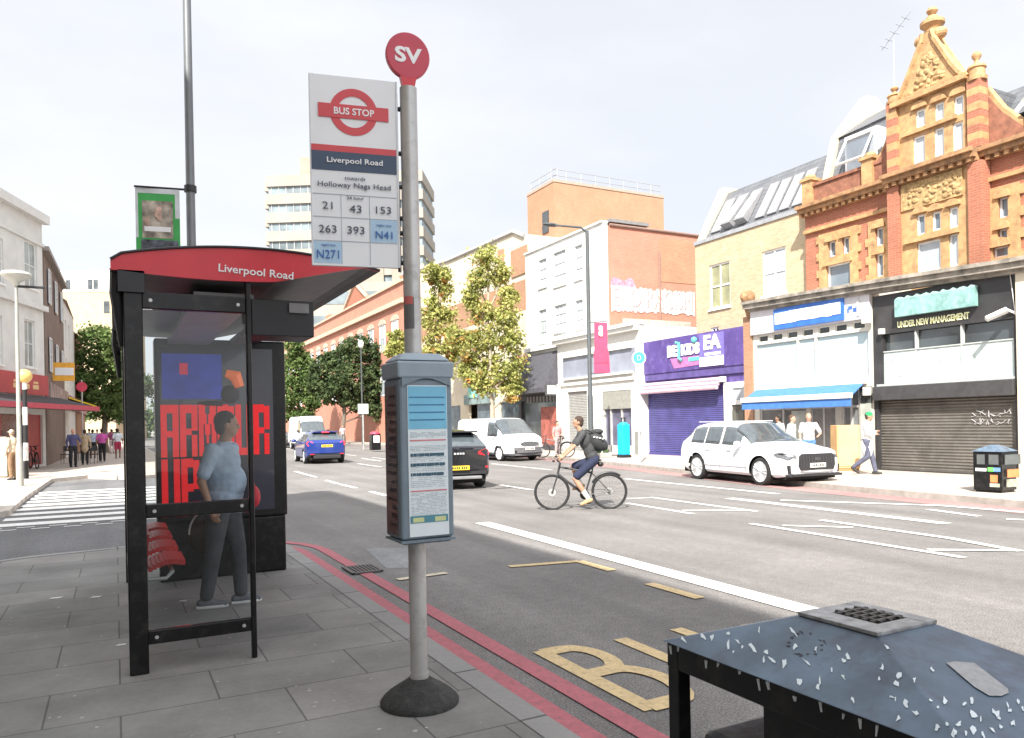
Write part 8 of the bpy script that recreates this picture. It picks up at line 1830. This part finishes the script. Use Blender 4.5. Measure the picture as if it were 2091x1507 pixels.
# turquoise machine by the white shop
g = AD(1274, 918, 33.2); t = thing('gas_cylinder', 'bright turquoise upright machine casing in front of the white shop window', 'machine', (g.x, g.y, 0)); hM = AD(1274, 862, 33.2).z
mb = MB(); mb.box(g.x-.20, g.x+.20, g.y-.2, g.y+.2, .12, hM-.1); mb.sphere((g.x, g.y, hM-.12), (.22, .22, .13), 16, 8); mb.build('casing', P('turquoise', (.01, .38, .60), .4, var=.08), t, bevel=.03)
mb = MB(); mb.box(g.x-.22, g.x+.22, g.y-.22, g.y+.22, 0, .12); mb.build('base', M_dark, t); mb = MB(); mb.tube([(g.x-.1, g.y, hM), (g.x-.1, g.y, hM+.18), (g.x+.08, g.y, hM+.18), (g.x+.08, g.y, hM)], .03, 6); mb.build('handle', M_dark, t)
t.name = 'machine'
# white sign on post, small bin, distant lamp
g = AD(716, 892, 60.); c_ = AD(741, 835, 52.); g = Vector((c_.x, c_.y, 0)); t = thing('road_sign', 'pale rectangular road sign on a post in front of the dark tree', 'sign', (g.x, g.y, 0)); lathe_post(t, g.x, g.y, [(.05, 0), (.05, c_.z)], M_steel)
mb = MB(); mb.box(c_.x-.36, c_.x+.36, c_.y-.08, c_.y-.05, c_.z-.34, c_.z+.34); mb.build('sign_board', P('sign_pale', (.62, .68, .66), .5), t)
g = AD(766, 905, 50.); t = thing('litter_bin', 'small distant black bin with white notice and red top, left of the timetable case', 'litter bin', (g.x, g.y, 0)); mb = MB(); mb.box(g.x-.3, g.x+.3, g.y-.3, g.y+.3, 0, 1.05); bb = mb.build('bin_body', M_black, t, bevel=.02)
mb = MB(); mb.sphere((g.x, g.y, 1.08), (.34, .34, .16), 14, 8); mb.build('lid', P('lid_red', (.5, .05, .1), .5), t); mb = MB(); mb.box(g.x-.2, g.x+.2, g.y-.33, g.y-.305, .5, .95); mb.build('notice', M_signw, bb)
g = AD(727, 892, 66.); zt_ = AD(727, 712, 66.).z; t = thing('street_lamp', 'thin distant street lamp with pale globe head among the dark trees', 'street lamp', (g.x, g.y-2, 0)); lathe_post(t, g.x, g.y-2, [(.08, 0), (.05, zt_)], M_cd); mb = MB(); mb.sphere((g.x, g.y-2, zt_+.2), (.25, .25, .35), 12, 8); mb.build('globe', P('globe_pale', (.8, .8, .78), .3), t)
# bicycle locked left of the beacon and one by the dark shop
def dup(root, loc, rz, label):
    r = root.copy(); COL.objects.link(r); r.location = loc; r.rotation_euler = (0, 0, rz); r['label'] = label
    for ch in list(root.children):
        c = ch.copy(); COL.objects.link(c); c.parent = r
        for g_ in ch.children: d_ = g_.copy(); COL.objects.link(d_); d_.parent = c
    return r
g = AD(68, 900, 33.5); dup(bk, (g.x, g.y, 0), .3, 'dark parked bicycle against the red shopfront on the left')
g = AD(1133, 905, 34.5); dup(bk, (g.x, g.y, 0), .9, 'parked bicycle on the far pavement right of the panel van')
# bollards outside the white shop
for i, (x, lb) in enumerate(((1222, 'low grey planter block, left one outside the white shop'), (1237, 'low grey planter block, right one outside the white shop'))):
    g = AD(x, 918, 33.4); t = thing('planter', lb, 'planter', (g.x, g.y, 0), 0, 'low planters outside the white shop'); mb = MB(); mb.box(g.x-.17, g.x+.17, g.y-.2, g.y+.2, 0, .22); mb.build('box', M_concrete, t, bevel=.02)
    mb = MB(); mb.sphere((g.x, g.y, .3), (.15, .15, .12), 10, 6); mb.build('plant', P('plant_green', (.06, .10, .04), .9), t)
